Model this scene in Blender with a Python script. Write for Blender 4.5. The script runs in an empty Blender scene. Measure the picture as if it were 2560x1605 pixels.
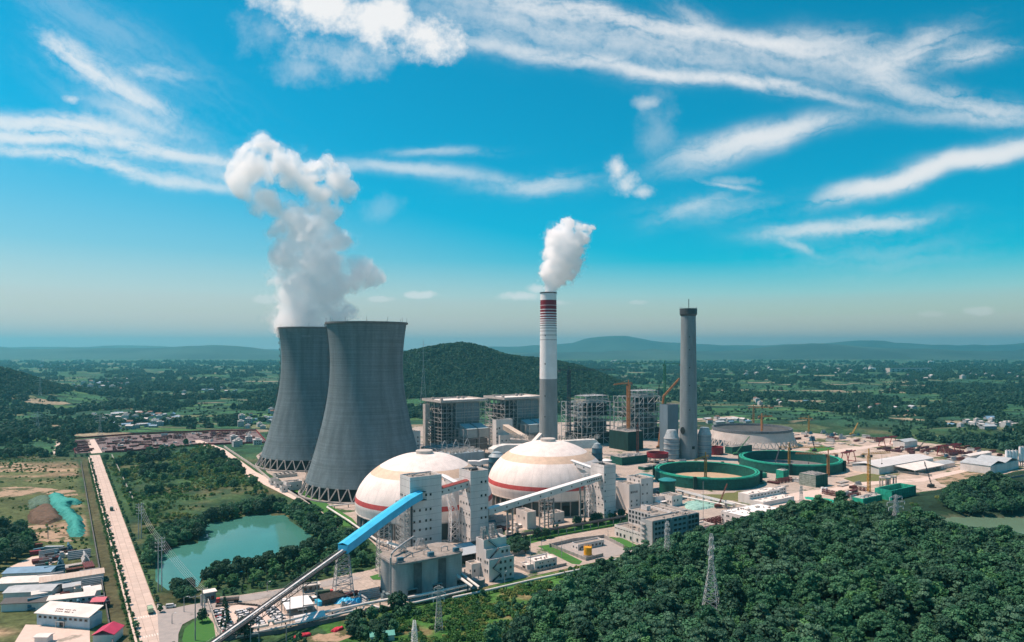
import bpy, bmesh, math, random
import numpy as np
from mathutils import Vector, Matrix, Euler

D = bpy.data
SC = bpy.context.scene
COL = SC.collection
R = math.radians

# ------------------------------------------------------------------ camera, light, exposure
CAM_H = 136.0            # drone height above the plain (m)
FOC = 1750.0             # focal length in pixels of a 2560 px wide picture
HOR = 872.0              # horizon row in that picture
SUN_EL, SUN_DIR = 59.0, (-0.965, 0.262)       # sun is left and slightly beyond the plant

cd = D.cameras.new('camera')
cam = D.objects.new('camera', cd)
COL.objects.link(cam)
cam.location = (0, 0, CAM_H)
cam.rotation_euler = (R(90), 0, 0)
cd.sensor_width = 36
cd.lens = 36 * FOC / 2560
cd.shift_y = (HOR - 802.5) / 2560
cd.clip_start = 1
cd.clip_end = 200000
SC.camera = cam

sl = D.lights.new('sun', 'SUN')
sl.energy = 5.0
sl.angle = R(0.5)
sl.color = (1.0, 0.76, 0.62)
so = D.objects.new('sun', sl)
COL.objects.link(so)
ce = math.cos(R(SUN_EL))
svec = Vector((SUN_DIR[0] * ce, SUN_DIR[1] * ce, math.sin(R(SUN_EL)))).normalized()
so.rotation_euler = svec.to_track_quat('Z', 'Y').to_euler()
so.location = (0, 0, 900)

SC.view_settings.view_transform = 'Standard'
SC.view_settings.look = 'None'
SC.view_settings.exposure = 0.4
SC.view_settings.gamma = 1.0
SC.render.engine = 'CYCLES'
cy = SC.cycles
cy.use_denoising = True
cy.max_bounces = 40
cy.diffuse_bounces = 3
cy.glossy_bounces = 2
cy.transmission_bounces = 3
cy.transparent_max_bounces = 96
cy.volume_bounces = 40
cy.volume_step_rate = 1.0
cy.volume_max_steps = 512
cy.use_adaptive_sampling = True
cy.adaptive_threshold = 0.02
cy.sample_clamp_indirect = 6.0

# ------------------------------------------------------------------ sky
def world_sky():
    w = D.worlds.new('World')
    SC.world = w
    w.use_nodes = True
    nt = w.node_tree
    N, L = nt.nodes, nt.links
    N.clear()
    out = N.new('ShaderNodeOutputWorld')
    bg = N.new('ShaderNodeBackground')
    bg.inputs['Strength'].default_value = 0.09
    L.new(bg.outputs[0], out.inputs[0])
    sky = N.new('ShaderNodeTexSky')
    sky.sky_type = 'NISHITA'
    sky.sun_disc = False
    sky.sun_elevation = R(SUN_EL)
    sky.sun_rotation = math.atan2(SUN_DIR[0], SUN_DIR[1])
    sky.altitude = 200
    sky.air_density = 1.0
    sky.dust_density = 0.6
    sky.ozone_density = 1.6

    def M(op, a, b=None, c=None, clamp=False):
        n = N.new('ShaderNodeMath'); n.operation = op; n.use_clamp = clamp
        for i, v in enumerate((a, b, c)):
            if v is None: continue
            if isinstance(v, (int, float)): n.inputs[i].default_value = v
            else: L.new(v, n.inputs[i])
        return n.outputs[0]

    def ramp(v, lo, hi, a=0.0, b=1.0):
        n = N.new('ShaderNodeMapRange'); n.interpolation_type = 'SMOOTHSTEP'
        L.new(v, n.inputs[0])
        n.inputs[1].default_value = lo; n.inputs[2].default_value = hi
        n.inputs[3].default_value = a; n.inputs[4].default_value = b
        return n.outputs[0]

    tc = N.new('ShaderNodeTexCoord')
    sx = N.new('ShaderNodeSeparateXYZ')
    L.new(tc.outputs['Generated'], sx.inputs[0])
    dx, dy, dz = sx.outputs
    ady = M('MAXIMUM', M('ABSOLUTE', dy), 0.05)
    gu = M('MULTIPLY', M('DIVIDE', dx, ady), 17.5)      # bearing, in hundredths of the focal length
    gv = M('MULTIPLY', M('DIVIDE', dz, ady), 17.5)      # height above the horizon

    def noise(vec, scale, detail=6, rough=0.55, dist=0.0):
        n = N.new('ShaderNodeTexNoise')
        L.new(vec, n.inputs['Vector'])
        n.inputs['Scale'].default_value = scale
        n.inputs['Detail'].default_value = detail
        n.inputs['Roughness'].default_value = rough
        n.inputs['Distortion'].default_value = dist
        return n.outputs['Fac']

    def comb(x, y, z=0.0):
        n = N.new('ShaderNodeCombineXYZ')
        for i, v in enumerate((x, y, z)):
            if isinstance(v, (int, float)): n.inputs[i].default_value = v
            else: L.new(v, n.inputs[i])
        return n.outputs[0]

    # wispy strands: noise stretched along the wind, one field per wind direction
    flat = comb(gu, gv)
    warp1 = noise(flat, 0.35, 3, 0.5)
    warp2 = noise(comb(gu, gv, 7.3), 0.9, 4, 0.6)
    ragged = noise(comb(gu, gv, 3.1), 1.0, 10, 0.66)

    fine = noise(comb(gu, gv, 5.5), 3.2, 8, 0.68)
    def strands(ang, seed, across=1.0, along=0.22):
        """feathery fibres drawn out along the wind, broken up by finer turbulence"""
        c, s = math.cos(R(ang)), math.sin(R(ang))
        a = M('ADD', M('MULTIPLY', gu, c), M('MULTIPLY', gv, s))
        b = M('SUBTRACT', M('MULTIPLY', gv, c), M('MULTIPLY', gu, s))
        b2 = M('ADD', b, M('MULTIPLY', M('SUBTRACT', warp2, 0.5), 0.9))
        body = noise(comb(M('MULTIPLY', a, along), M('MULTIPLY', b2, across), seed), 1.0, 5, 0.5)
        fib = noise(comb(M('MULTIPLY', a, along * 1.7), M('MULTIPLY', M('ADD', b2, M('MULTIPLY', ragged, 0.25)), across * 4.5), seed + 20), 1.0, 4, 0.55)
        v = M('ADD', M('MULTIPLY', body, 0.36), M('MULTIPLY', fib, 0.38))
        return M('ADD', v, M('MULTIPLY', fine, 0.26))
    S = {-17: strands(-17, 1.0), -35: strands(-35, 4.0), -8: strands(-8, 8.0, 0.9), 14: strands(14, 5.0), 6: strands(6, 9.0)}

    def patch(px, py, half_l, half_w, ang, key, gain, thr=0.40, soft=0.32, warp=0.9):
        """soft ellipse at a bearing (given on the picture's grid) filled with strands"""
        cx, cyy = (px - 1280) / 100.0, (HOR - py) / 100.0
        c, s = math.cos(R(ang)), math.sin(R(ang))
        u = M('SUBTRACT', gu, cx); v = M('SUBTRACT', gv, cyy)
        a = M('DIVIDE', M('ADD', M('MULTIPLY', u, c), M('MULTIPLY', v, s)), half_l / 100.0)
        b = M('SUBTRACT', M('MULTIPLY', v, c), M('MULTIPLY', u, s))
        b = M('ADD', b, M('MULTIPLY', M('SUBTRACT', warp1, 0.5), warp))
        b = M('DIVIDE', b, half_w / 100.0)
        d = M('ADD', M('MULTIPLY', a, a), M('MULTIPLY', b, b))
        mask = M('EXPONENT', M('MULTIPLY', d, -1.1))
        st = ramp(M('ADD', S[key], M('MULTIPLY', mask, 0.12)), thr, thr + soft)
        return M('MULTIPLY', M('MULTIPLY', mask, st), gain)

    def stroke(pts, half_w, key, gain, thr=0.38, soft=0.34):
        """a drawn out wisp along a bent line: a narrow bright core in a wider faint veil"""
        out = []
        for (x0, y0), (x1, y1) in zip(pts[:-1], pts[1:]):
            ang = math.degrees(math.atan2(y0 - y1, x1 - x0)); ln = math.dist((x0, y0), (x1, y1))
            out.append(patch((x0 + x1) / 2, (y0 + y1) / 2, ln * 0.72, half_w * 1.15, ang, key, gain * 1.25, thr, soft, 0.9))
        return out
    cirrus = stroke([(1180, -12), (1448, 26), (1627, 63), (1785, 84), (2006, 132)], 21, -8, 1.0) + stroke([(1930, 118), (2160, 118)], 34, 6, 0.8) + stroke([(1700, 20), (1790, 75)], 26, -35, 0.5)
    cirrus += stroke([(2190, 160), (2365, 95)], 34, 14, 0.85) + stroke([(2370, 160), (2500, 128)], 24, 6, 0.8) + stroke([(2140, 150), (2260, 190)], 34, -17, 0.45)
    cirrus += stroke([(1150, 100), (1363, 142), (1606, 174)], 20, -8, 0.7) + stroke([(1560, 166), (1775, 195), (1943, 221)], 13, -8, 1.1) + stroke([(1900, 214), (2154, 258)], 12, -8, 0.6) + stroke([(2210, 212), (2400, 262), (2570, 292)], 22, -8, 0.6) + stroke([(2260, 290), (2600, 306)], 16, -8, 0.35)
    cirrus += [patch(1480, 85, 430, 48, -9, -8, 0.62), patch(1800, 150, 260, 40, -8, -17, 0.42), patch(2090, 175, 180, 46, -5, -17, 0.3),
               patch(1925, 334, 165, 26, 11, 14, 1.7, 0.30), patch(1790, 372, 130, 30, 16, 14, 0.55), patch(1740, 410, 120, 30, 20, 14, 0.25),
               patch(1353, 462, 140, 24, 2, 6, 0.7), patch(1735, 515, 90, 18, 24, 14, 0.55), patch(1800, 520, 160, 36, 8, 6, 0.3), patch(1822, 458, 70, 9, -6, -8, 0.7), patch(1990, 612, 60, 14, -20, -17, 0.5), patch(2200, 640, 300, 60, 4, 6, 0.15)]
    cirrus += stroke([(2105, 492), (2259, 447), (2417, 390), (2600, 366)], 17, 14, 1.5, 0.32, 0.28) + stroke([(1935, 582), (2120, 566), (2300, 546)], 17, 6, 0.75)
    cirrus += stroke([(112, 88), (180, 150), (255, 205), (400, 270)], 20, -35, 1.1) + stroke([(160, 120), (300, 180), (460, 185)], 22, -17, 0.4) + stroke([(250, 265), (430, 322)], 20, -17, 0.5)
    cirrus += stroke([(-60, 306), (140, 312), (340, 338)], 24, -8, 1.0) + stroke([(-60, 340), (260, 362), (580, 396)], 13, -8, 0.9) + stroke([(-60, 372), (220, 404), (570, 470)], 16, -8, 0.85) + stroke([(870, 418), (1200, 442)], 16, -8, 0.6)
    cirrus += [patch(1090, 384, 130, 13, 2, 6, 0.45), patch(560, 430, 120, 26, -6, -8, 0.4), patch(230, 360, 380, 60, -6, -8, 0.30), patch(330, 250, 240, 60, -25, -35, 0.22), patch(1250, 60, 300, 60, -12, -17, 0.35), patch(240, 60, 320, 60, -30, -35, 0.18)]
    tot = cirrus[0]
    for c in cirrus[1:]:
        tot = M('ADD', tot, c)

    def puff(px, py, rx, ry, gain=1.0, edge=0.55):
        cx, cyy = (px - 1280) / 100.0, (HOR - py) / 100.0
        a = M('DIVIDE', M('SUBTRACT', gu, cx), rx / 100.0)
        b = M('DIVIDE', M('SUBTRACT', gv, cyy), ry / 100.0)
        d = M('SQRT', M('ADD', M('MULTIPLY', a, a), M('MULTIPLY', b, b)))
        f = M('SUBTRACT', M('ADD', 1.0, M('MULTIPLY', M('SUBTRACT', ragged, 0.5), 2.6)), d)
        return M('MULTIPLY', ramp(f, -0.05, edge), gain)
    puffs = [puff(800, 10, 170, 105, 1, 0.9), puff(930, 50, 190, 105, 1, 0.9), puff(1060, 85, 110, 75, 1, 0.9), puff(860, 130, 200, 85, 0.75, 1.5), puff(660, 80, 100, 70, 0.4, 1.5), puff(780, 170, 130, 60, 0.5, 1.6),
             puff(1545, 425, 36, 58, 0.9, 1.1), puff(1562, 460, 45, 40, 0.8, 1.1), puff(1605, 480, 40, 22, 0.7, 1.1), puff(1618, 258, 50, 20, 0.5, 1.3), puff(1650, 330, 70, 120, 0.22, 1.4),
             puff(1052, 738, 45, 12, 0.55), puff(660, 750, 40, 12, 0.35), puff(1305, 740, 62, 15, 0.6, 0.8), puff(1345, 722, 40, 17, 0.6, 0.8), puff(1400, 757, 40, 10, 0.35, 0.9),
             puff(950, 748, 40, 9, 0.35), puff(2450, 778, 45, 14, 0.35), puff(2330, 785, 45, 10, 0.2), puff(1590, 755, 30, 8, 0.25),
             puff(960, 520, 60, 40, 0.16, 1.2), puff(180, 248, 45, 18, 0.6, 0.9), puff(1830, 455, 70, 18, 0.35, 1.2)]
    pt = puffs[0]
    for c in puffs[1:]:
        pt = M('MAXIMUM', pt, c)
    cover = M('MAXIMUM', M('MULTIPLY', M('SUBTRACT', 1.0, M('EXPONENT', M('MULTIPLY', tot, -1.25))), 0.95), pt)
    cover = M('MULTIPLY', cover, ramp(dz, 0.0, 0.02))
    cover = M('MINIMUM', cover, 0.97)

    # clear air: the Nishita colour, graded towards cyan as the photograph is, with the warm pale band over the horizon
    hsv = N.new('ShaderNodeHueSaturation')
    hsv.inputs['Hue'].default_value = 0.468
    hsv.inputs['Saturation'].default_value = 2.3
    hsv.inputs['Value'].default_value = 1.02
    L.new(sky.outputs[0], hsv.inputs['Color'])
    el = M('DIVIDE', dz, M('SQRT', M('ADD', M('MULTIPLY', dx, dx), M('MULTIPLY', dy, dy))))
    pale = N.new('ShaderNodeMix'); pale.data_type = 'RGBA'
    pale.inputs['B'].default_value = (0.66 / 0.119, 0.60 / 0.119, 0.60 / 0.119, 1)
    sunward = ramp(M('ADD', M('MULTIPLY', dx, SUN_DIR[0]), M('MULTIPLY', dy, SUN_DIR[1])), -0.2, 1.0, 0.11, 0.30)
    band = M('SUBTRACT', 1.0, M('DIVIDE', el, sunward), clamp=True)
    band = M('MULTIPLY', M('POWER', band, 1.5), 0.95)
    L.new(band, pale.inputs['Factor'])
    L.new(hsv.outputs[0], pale.inputs['A'])
    cloud = N.new('ShaderNodeRGB')
    cloud.outputs[0].default_value = (7.9, 7.8, 7.8, 1)
    mix = N.new('ShaderNodeMix'); mix.data_type = 'RGBA'
    L.new(cover, mix.inputs['Factor'])
    L.new(pale.outputs['Result'], mix.inputs['A'])
    L.new(cloud.outputs[0], mix.inputs['B'])
    L.new(mix.outputs['Result'], bg.inputs['Color'])
    w.cycles.sampling_method = 'MANUAL'
    w.cycles.sample_map_resolution = 512

world_sky()

# ------------------------------------------------------------------ where things are: picture grid -> ground
GRID = 34.0                                   # the plant's street grid, degrees from +X
UX, UY = math.cos(R(GRID)), math.sin(R(GRID))

def at(px, py, z=0.0):
    """point at height z seen at a place of the 2560 x 1605 picture"""
    y = (CAM_H - z) * FOC / (py - HOR)
    return ((px - 1280) / FOC * y, y)

def uv(base, u, v):
    """move u along / v across the plant's street grid"""
    return (base[0] + UX * u - UY * v, base[1] + UY * u + UX * v)

# ------------------------------------------------------------------ mesh helper
class MB:
    def __init__(s):
        s.v, s.f, s.m = [], [], []
    def add(s, verts, faces, mi=0):
        k = len(s.v)
        s.v += [tuple(p) for p in verts]
        s.f += [tuple(i + k for i in f) for f in faces]
        s.m += [mi] * len(faces)
        return s
    def box(s, x0, x1, y0, y1, z0, z1, mi=0):
        return s.add([(x0, y0, z0), (x1, y0, z0), (x1, y1, z0), (x0, y1, z0), (x0, y0, z1), (x1, y0, z1), (x1, y1, z1), (x0, y1, z1)],
                     [(0, 3, 2, 1), (4, 5, 6, 7), (0, 1, 5, 4), (1, 2, 6, 5), (2, 3, 7, 6), (3, 0, 4, 7)], mi)
    def bar(s, a, b, w=0.3, h=None, mi=0, up=(0, 0, 1)):
        h = w if h is None else h
        a, b = Vector(a), Vector(b)
        d = b - a
        if d.length < 1e-6: return s
        d.normalize()
        upv = Vector(up)
        if abs(d.dot(upv)) > 0.97: upv = Vector((1, 0, 0))
        r = d.cross(upv).normalized() * (w / 2)
        t = r.cross(d).normalized() * (h / 2)
        vs = [a - r - t, a + r - t, a + r + t, a - r + t, b - r - t, b + r - t, b + r + t, b - r + t]
        return s.add(vs, [(0, 1, 2, 3), (7, 6, 5, 4), (0, 4, 5, 1), (1, 5, 6, 2), (2, 6, 7, 3), (3, 7, 4, 0)], mi)
    def tube(s, pts, r, n=8, mi=0, caps=True):
        pts = [Vector(p) for p in pts]
        rings = []
        for i, p in enumerate(pts):
            d = (pts[min(i + 1, len(pts) - 1)] - pts[max(i - 1, 0)]).normalized()
            up = Vector((0, 0, 1)) if abs(d.z) < 0.95 else Vector((1, 0, 0))
            a = d.cross(up).normalized(); b = a.cross(d)
            rr = r[i] if isinstance(r, (list, tuple)) else r
            rings.append([p + (a * math.cos(2 * math.pi * k / n) + b * math.sin(2 * math.pi * k / n)) * rr for k in range(n)])
        k0 = len(s.v)
        s.v += [tuple(q) for ring in rings for q in ring]
        for i in range(len(pts) - 1):
            for k in range(n):
                s.f.append((k0 + i * n + k, k0 + i * n + (k + 1) % n, k0 + (i + 1) * n + (k + 1) % n, k0 + (i + 1) * n + k)); s.m.append(mi)
        if caps:
            s.f.append(tuple(k0 + k for k in range(n - 1, -1, -1))); s.m.append(mi)
            e = k0 + (len(pts) - 1) * n
            s.f.append(tuple(e + k for k in range(n))); s.m.append(mi)
        return s
    def lathe(s, prof, n=64, c=(0, 0), mi=0, mis=None, a0=0.0, a1=2 * math.pi):
        full = abs(a1 - a0 - 2 * math.pi) < 1e-6
        cnt = n if full else n + 1
        k0 = len(s.v)
        for r, z in prof:
            for k in range(cnt):
                t = a0 + (a1 - a0) * k / n
                s.v.append((c[0] + r * math.cos(t), c[1] + r * math.sin(t), z))
        for i in range(len(prof) - 1):
            for k in range(n):
                k2 = (k + 1) % cnt
                s.f.append((k0 + i * cnt + k, k0 + i * cnt + k2, k0 + (i + 1) * cnt + k2, k0 + (i + 1) * cnt + k))
                s.m.append(mis[i] if mis else mi)
        return s
    def disc(s, r, z, n=48, c=(0, 0), mi=0):
        return s.add([(c[0] + r * math.cos(2 * math.pi * k / n), c[1] + r * math.sin(2 * math.pi * k / n), z) for k in range(n)], [tuple(range(n))], mi)
    def cyl(s, r, z0, z1, n=24, c=(0, 0), mi=0, r1=None):
        r1 = r if r1 is None else r1
        s.lathe([(r, z0), (r1, z1)], n, c, mi)
        return s.disc(r1, z1, n, c, mi)
    def prism(s, pts, z0, z1, mi=0):
        n = len(pts)
        return s.add([(p[0], p[1], z0) for p in pts] + [(p[0], p[1], z1) for p in pts],
                     [tuple(range(n - 1, -1, -1)), tuple(range(n, 2 * n))] + [(i, (i + 1) % n, n + (i + 1) % n, n + i) for i in range(n)], mi)
    def gable(s, x0, x1, y0, y1, z0, z1, mi=0, axis='x', t=0.25):
        """two sloping roof slabs with their ridge along x (or y)"""
        if axis == 'x':
            ym = (y0 + y1) / 2
            sec = [(y0, z0), (ym, z1), (y1, z0), (y1, z0 + t), (ym, z1 + t), (y0, z0 + t)]
            vs = [(x0, a, b) for a, b in sec] + [(x1, a, b) for a, b in sec]
        else:
            xm = (x0 + x1) / 2
            sec = [(x0, z0), (xm, z1), (x1, z0), (x1, z0 + t), (xm, z1 + t), (x0, z0 + t)]
            vs = [(a, y1, b) for a, b in sec] + [(a, y0, b) for a, b in sec]
        fs = [(0, 1, 4, 5), (1, 2, 3, 4), (11, 10, 7, 6), (10, 9, 8, 7)]
        fs += [(i, 6 + i, 6 + (i + 1) % 6, (i + 1) % 6) for i in range(6)]
        return s.add(vs, fs, mi)
    def build(s, name, mats, parent=None, smooth=False, loc=None, rotz=0.0):
        me = D.meshes.new(name)
        me.from_pydata(s.v, [], s.f)
        for m in (mats if isinstance(mats, (list, tuple)) else [mats]):
            me.materials.append(m)
        if any(s.m):
            me.polygons.foreach_set('material_index', s.m)
        if smooth is True:
            me.polygons.foreach_set('use_smooth', [True] * len(s.f))
        elif smooth:
            me.polygons.foreach_set('use_smooth', [True] * len(s.f))
            me.update()
            try: me.set_sharp_from_angle(angle=R(smooth))
            except Exception: pass
        me.update()
        o = D.objects.new(name, me)
        COL.objects.link(o)
        if parent is not None: o.parent = parent
        if loc is not None: o.location = (loc[0], loc[1], loc[2] if len(loc) > 2 else 0.0)
        if rotz: o.rotation_euler = (0, 0, rotz)
        return o

def tag(o, label=None, cat=None, group=None, kind=None):
    if label: o['label'] = label
    if cat: o['category'] = cat
    if group: o['group'] = group
    if kind: o['kind'] = kind
    return o

def thing(name, label, cat, loc, rot=0.0, group=None):
    o = D.objects.new(name, None)
    o.empty_display_size = 0.5
    COL.objects.link(o)
    o.location = (loc[0], loc[1], loc[2] if len(loc) > 2 else 0.0)
    o.rotation_euler = (0, 0, R(rot))
    return tag(o, label, cat, group)

KIDS = {}
def dup(root, loc, rotz=None, label=None, group=None, scale=None):
    """copy of a thing with copies of its parts and sub-parts"""
    def kids(o):
        if o.name not in KIDS: KIDS[o.name] = list(o.children)
        return KIDS[o.name]
    def rec(o, par):
        c = o.copy(); COL.objects.link(c)
        if par is not None: c.parent = par
        for ch in kids(o): rec(ch, c)
        return c
    r = rec(root, None)
    r.location = (loc[0], loc[1], loc[2] if len(loc) > 2 else root.location.z)
    if rotz is not None: r.rotation_euler = (0, 0, rotz)
    if scale is not None: r.scale = scale if isinstance(scale, tuple) else (scale,) * 3
    if label: r['label'] = label
    if group: r['group'] = group
    return r

# ------------------------------------------------------------------ materials
MATS = {}
def mat(name, col, rough=0.7, var=0.12, scale=0.3, metal=0.0, stretch=(1, 1, 1), col2=None, bump=0.0, spec=0.3):
    """principled surface whose colour wanders a little (dirt, weathering)"""
    if name in MATS: return MATS[name]
    m = D.materials.new(name); m.use_nodes = True
    nt = m.node_tree; N, L = nt.nodes, nt.links
    p = N['Principled BSDF']
    p.inputs['Roughness'].default_value = rough
    p.inputs['Metallic'].default_value = metal
    p.inputs['Specular IOR Level'].default_value = spec
    tc = N.new('ShaderNodeTexCoord')
    mp = N.new('ShaderNodeMapping'); mp.inputs['Scale'].default_value = stretch
    L.new(tc.outputs['Object'], mp.inputs[0])
    nz = N.new('ShaderNodeTexNoise'); nz.inputs['Scale'].default_value = scale; nz.inputs['Detail'].default_value = 7; nz.inputs['Roughness'].default_value = 0.62
    L.new(mp.outputs[0], nz.inputs['Vector'])
    rp = N.new('ShaderNodeMapRange'); rp.inputs[1].default_value = 0.3; rp.inputs[2].default_value = 0.7
    L.new(nz.outputs['Fac'], rp.inputs[0])
    mx = N.new('ShaderNodeMix'); mx.data_type = 'RGBA'
    c2 = col2 if col2 else tuple(c * (1 - 2 * var) for c in col)
    c1 = col if col2 else tuple(min(1.0, c * (1 + var)) for c in col)
    mx.inputs['A'].default_value = (*c1, 1); mx.inputs['B'].default_value = (*c2, 1)
    L.new(rp.outputs[0], mx.inputs['Factor'])
    L.new(mx.outputs['Result'], p.inputs['Base Color'])
    if bump:
        b = N.new('ShaderNodeBump'); b.inputs['Strength'].default_value = bump; b.inputs['Distance'].default_value = 0.3
        L.new(nz.outputs['Fac'], b.inputs['Height']); L.new(b.outputs[0], p.inputs['Normal'])
    MATS[name] = m
    return m

def vnoise(x, y, scale, seed=0, octaves=3):
    """tiling-free value noise, numpy arrays in, 0..1 out"""
    x = np.asarray(x, float) / scale; y = np.asarray(y, float) / scale
    tot = np.zeros_like(x); amp = 1.0; norm = 0.0
    for o in range(octaves):
        xi = np.floor(x); yi = np.floor(y); fx = x - xi; fy = y - yi
        fx = fx * fx * (3 - 2 * fx); fy = fy * fy * (3 - 2 * fy)
        def h(a, b):
            n = np.sin(a * 127.1 + b * 311.7 + (seed + o) * 74.7) * 43758.5453
            return n - np.floor(n)
        tot += amp * ((h(xi, yi) * (1 - fx) + h(xi + 1, yi) * fx) * (1 - fy) + (h(xi, yi + 1) * (1 - fx) + h(xi + 1, yi + 1) * fx) * fy)
        norm += amp; amp *= 0.5; x = x * 2.03 + 5.2; y = y * 2.03 + 1.7
    return tot / norm

def sstep(a, b, x):
    t = np.clip((np.asarray(x, float) - a) / (b - a), 0, 1)
    return t * t * (3 - 2 * t)

PIPE_O = (-48.0, 381.0)      # a point of the plant's boundary pipe; it runs along the grid
def ab(x, y):
    dx, dy = np.asarray(x, float) - PIPE_O[0], np.asarray(y, float) - PIPE_O[1]
    return dx * UX + dy * UY, -dx * UY + dy * UX

def ground_z(x, y):
    x = np.asarray(x, float); y = np.asarray(y, float)
    a, b = ab(x, y)
    n1 = vnoise(x, y, 60, 1, 3)
    wood = 29 * sstep(6, 95, -b) * np.exp(-np.where(a < 245, ((a - 245) / 165) ** 2, ((a - 245) / 52) ** 2)) * (1 - 0.8 * sstep(250, 480, -b)) * (0.8 + 0.4 * n1)
    wood *= 1 - np.exp(-(((x - 455) / 130) ** 2 + ((y - 525) / 62) ** 2) * 1.0) * 0.97
    scrub = 3.0 * sstep(5, 40, -b) * n1 * sstep(-40, 40, a)
    knoll = 14 * np.exp(-(((x - 430) / 42) ** 2 + ((y - 612) / 26) ** 2))
    def g(cx, cyy, sx, sy, h): return h * np.exp(-(((x - cx) / sx) ** 2 + ((y - cyy) / sy) ** 2))
    far = g(-130, 1950, 170, 260, 118) + g(90, 1950, 150, 240, 72) + g(230, 1930, 130, 200, 34) + g(-330, 2000, 150, 240, 76)
    far += g(-1400, 1760, 190, 230, 100)
    far = far * (0.86 + 0.28 * vnoise(x, y, 140, 5, 4))
    swell = 14 * sstep(1500, 4000, y) * (vnoise(x, y, 900, 9, 3) - 0.35)
    bank = g(570, 1240, 150, 45, 11) + g(760, 1130, 130, 45, 9)
    return wood + scrub + knoll + far + np.maximum(swell, 0) + bank

# ------------------------------------------------------------------ terrain
def ground_material():
    m = D.materials.new('ground'); m.use_nodes = True
    nt = m.node_tree; N, L = nt.nodes, nt.links
    p = N['Principled BSDF']; p.inputs['Roughness'].default_value = 0.95; p.inputs['Specular IOR Level'].default_value = 0.1
    tc = N.new('ShaderNodeTexCoord')
    att = N.new('ShaderNodeAttribute'); att.attribute_name = 'land'
    fld = N.new('ShaderNodeAttribute'); fld.attribute_name = 'farmed'
    # farmland: small plots of different crops
    mp = N.new('ShaderNodeMapping'); mp.inputs['Rotation'].default_value = (0, 0, 0.35); mp.inputs['Scale'].default_value = (0.008, 0.018, 0)
    L.new(tc.outputs['Object'], mp.inputs[0])
    wp = N.new('ShaderNodeTexNoise'); wp.inputs['Scale'].default_value = 0.9; wp.inputs['Detail'].default_value = 3
    L.new(mp.outputs[0], wp.inputs['Vector'])
    ad = N.new('ShaderNodeVectorMath'); ad.operation = 'MULTIPLY_ADD'
    ad.inputs[1].default_value = (0.8, 0.8, 0); L.new(wp.outputs['Color'], ad.inputs[0]); L.new(mp.outputs[0], ad.inputs[2])
    vo = N.new('ShaderNodeTexVoronoi'); vo.inputs['Scale'].default_value = 1.0; vo.inputs['Randomness'].default_value = 0.85
    L.new(ad.outputs[0], vo.inputs['Vector'])
    sep = N.new('ShaderNodeSeparateColor'); L.new(vo.outputs['Color'], sep.inputs[0])
    cr = N.new('ShaderNodeValToRGB'); cr.color_ramp.interpolation = 'CONSTANT'
    cols = [(0, (0.03, 0.095, 0.05)), (0.25, (0.05, 0.13, 0.055)), (0.42, (0.028, 0.08, 0.048)), (0.58, (0.07, 0.15, 0.055)), (0.70, (0.13, 0.15, 0.08)), (0.82, (0.04, 0.12, 0.055)), (0.92, (0.27, 0.23, 0.16))]
    cr.color_ramp.elements[0].color = (*cols[0][1], 1)
    cr.color_ramp.elements[1].position = cols[1][0]; cr.color_ramp.elements[1].color = (*cols[1][1], 1)
    for q, c in cols[2:]:
        e = cr.color_ramp.elements.new(q); e.color = (*c, 1)
    L.new(sep.outputs[0], cr.inputs[0])
    # hedges along the plot edges
    ve = N.new('ShaderNodeTexVoronoi'); ve.feature = 'DISTANCE_TO_EDGE'; ve.inputs['Randomness'].default_value = 0.85; ve.inputs['Scale'].default_value = 1.0
    L.new(ad.outputs[0], ve.inputs['Vector'])
    er = N.new('ShaderNodeMapRange'); er.inputs[1].default_value = 0.03; er.inputs[2].default_value = 0.07
    L.new(ve.outputs['Distance'], er.inputs[0])
    hm = N.new('ShaderNodeMix'); hm.data_type = 'RGBA'; hm.inputs['A'].default_value = (0.02, 0.05, 0.03, 1)
    L.new(er.outputs[0], hm.inputs['Factor']); L.new(cr.outputs[0], hm.inputs['B'])
    fm = N.new('ShaderNodeMix'); fm.data_type = 'RGBA'
    L.new(fld.outputs['Fac'], fm.inputs['Factor']); L.new(att.outputs['Color'], fm.inputs['A']); L.new(hm.outputs['Result'], fm.inputs['B'])
    # tufts and bare patches at two sizes
    n1 = N.new('ShaderNodeTexNoise'); n1.inputs['Scale'].default_value = 0.22; n1.inputs['Detail'].default_value = 9; n1.inputs['Roughness'].default_value = 0.7
    n2 = N.new('ShaderNodeTexNoise'); n2.inputs['Scale'].default_value = 0.02; n2.inputs['Detail'].default_value = 6
    for n in (n1, n2): L.new(tc.outputs['Object'], n.inputs['Vector'])
    r1 = N.new('ShaderNodeMapRange'); r1.inputs[1].default_value = 0.3; r1.inputs[2].default_value = 0.7; r1.inputs[3].default_value = 0.35; r1.inputs[4].default_value = 1.6
    L.new(n1.outputs['Fac'], r1.inputs[0])
    r2 = N.new('ShaderNodeMapRange'); r2.inputs[1].default_value = 0.3; r2.inputs[2].default_value = 0.7; r2.inputs[3].default_value = 0.65; r2.inputs[4].default_value = 1.35
    L.new(n2.outputs['Fac'], r2.inputs[0])
    mu = N.new('ShaderNodeMath'); mu.operation = 'MULTIPLY'; L.new(r1.outputs[0], mu.inputs[0]); L.new(r2.outputs[0], mu.inputs[1])
    vm = N.new('ShaderNodeVectorMath'); vm.operation = 'SCALE'; L.new(fm.outputs['Result'], vm.inputs[0]); L.new(mu.outputs[0], vm.inputs['Scale'])
    L.new(vm.outputs[0], p.inputs['Base Color'])
    b = N.new('ShaderNodeBump'); b.inputs['Strength'].default_value = 0.6; b.inputs['Distance'].default_value = 1.0
    L.new(n1.outputs['Fac'], b.inputs['Height']); L.new(b.outputs[0], p.inputs['Normal'])
    return m

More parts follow.
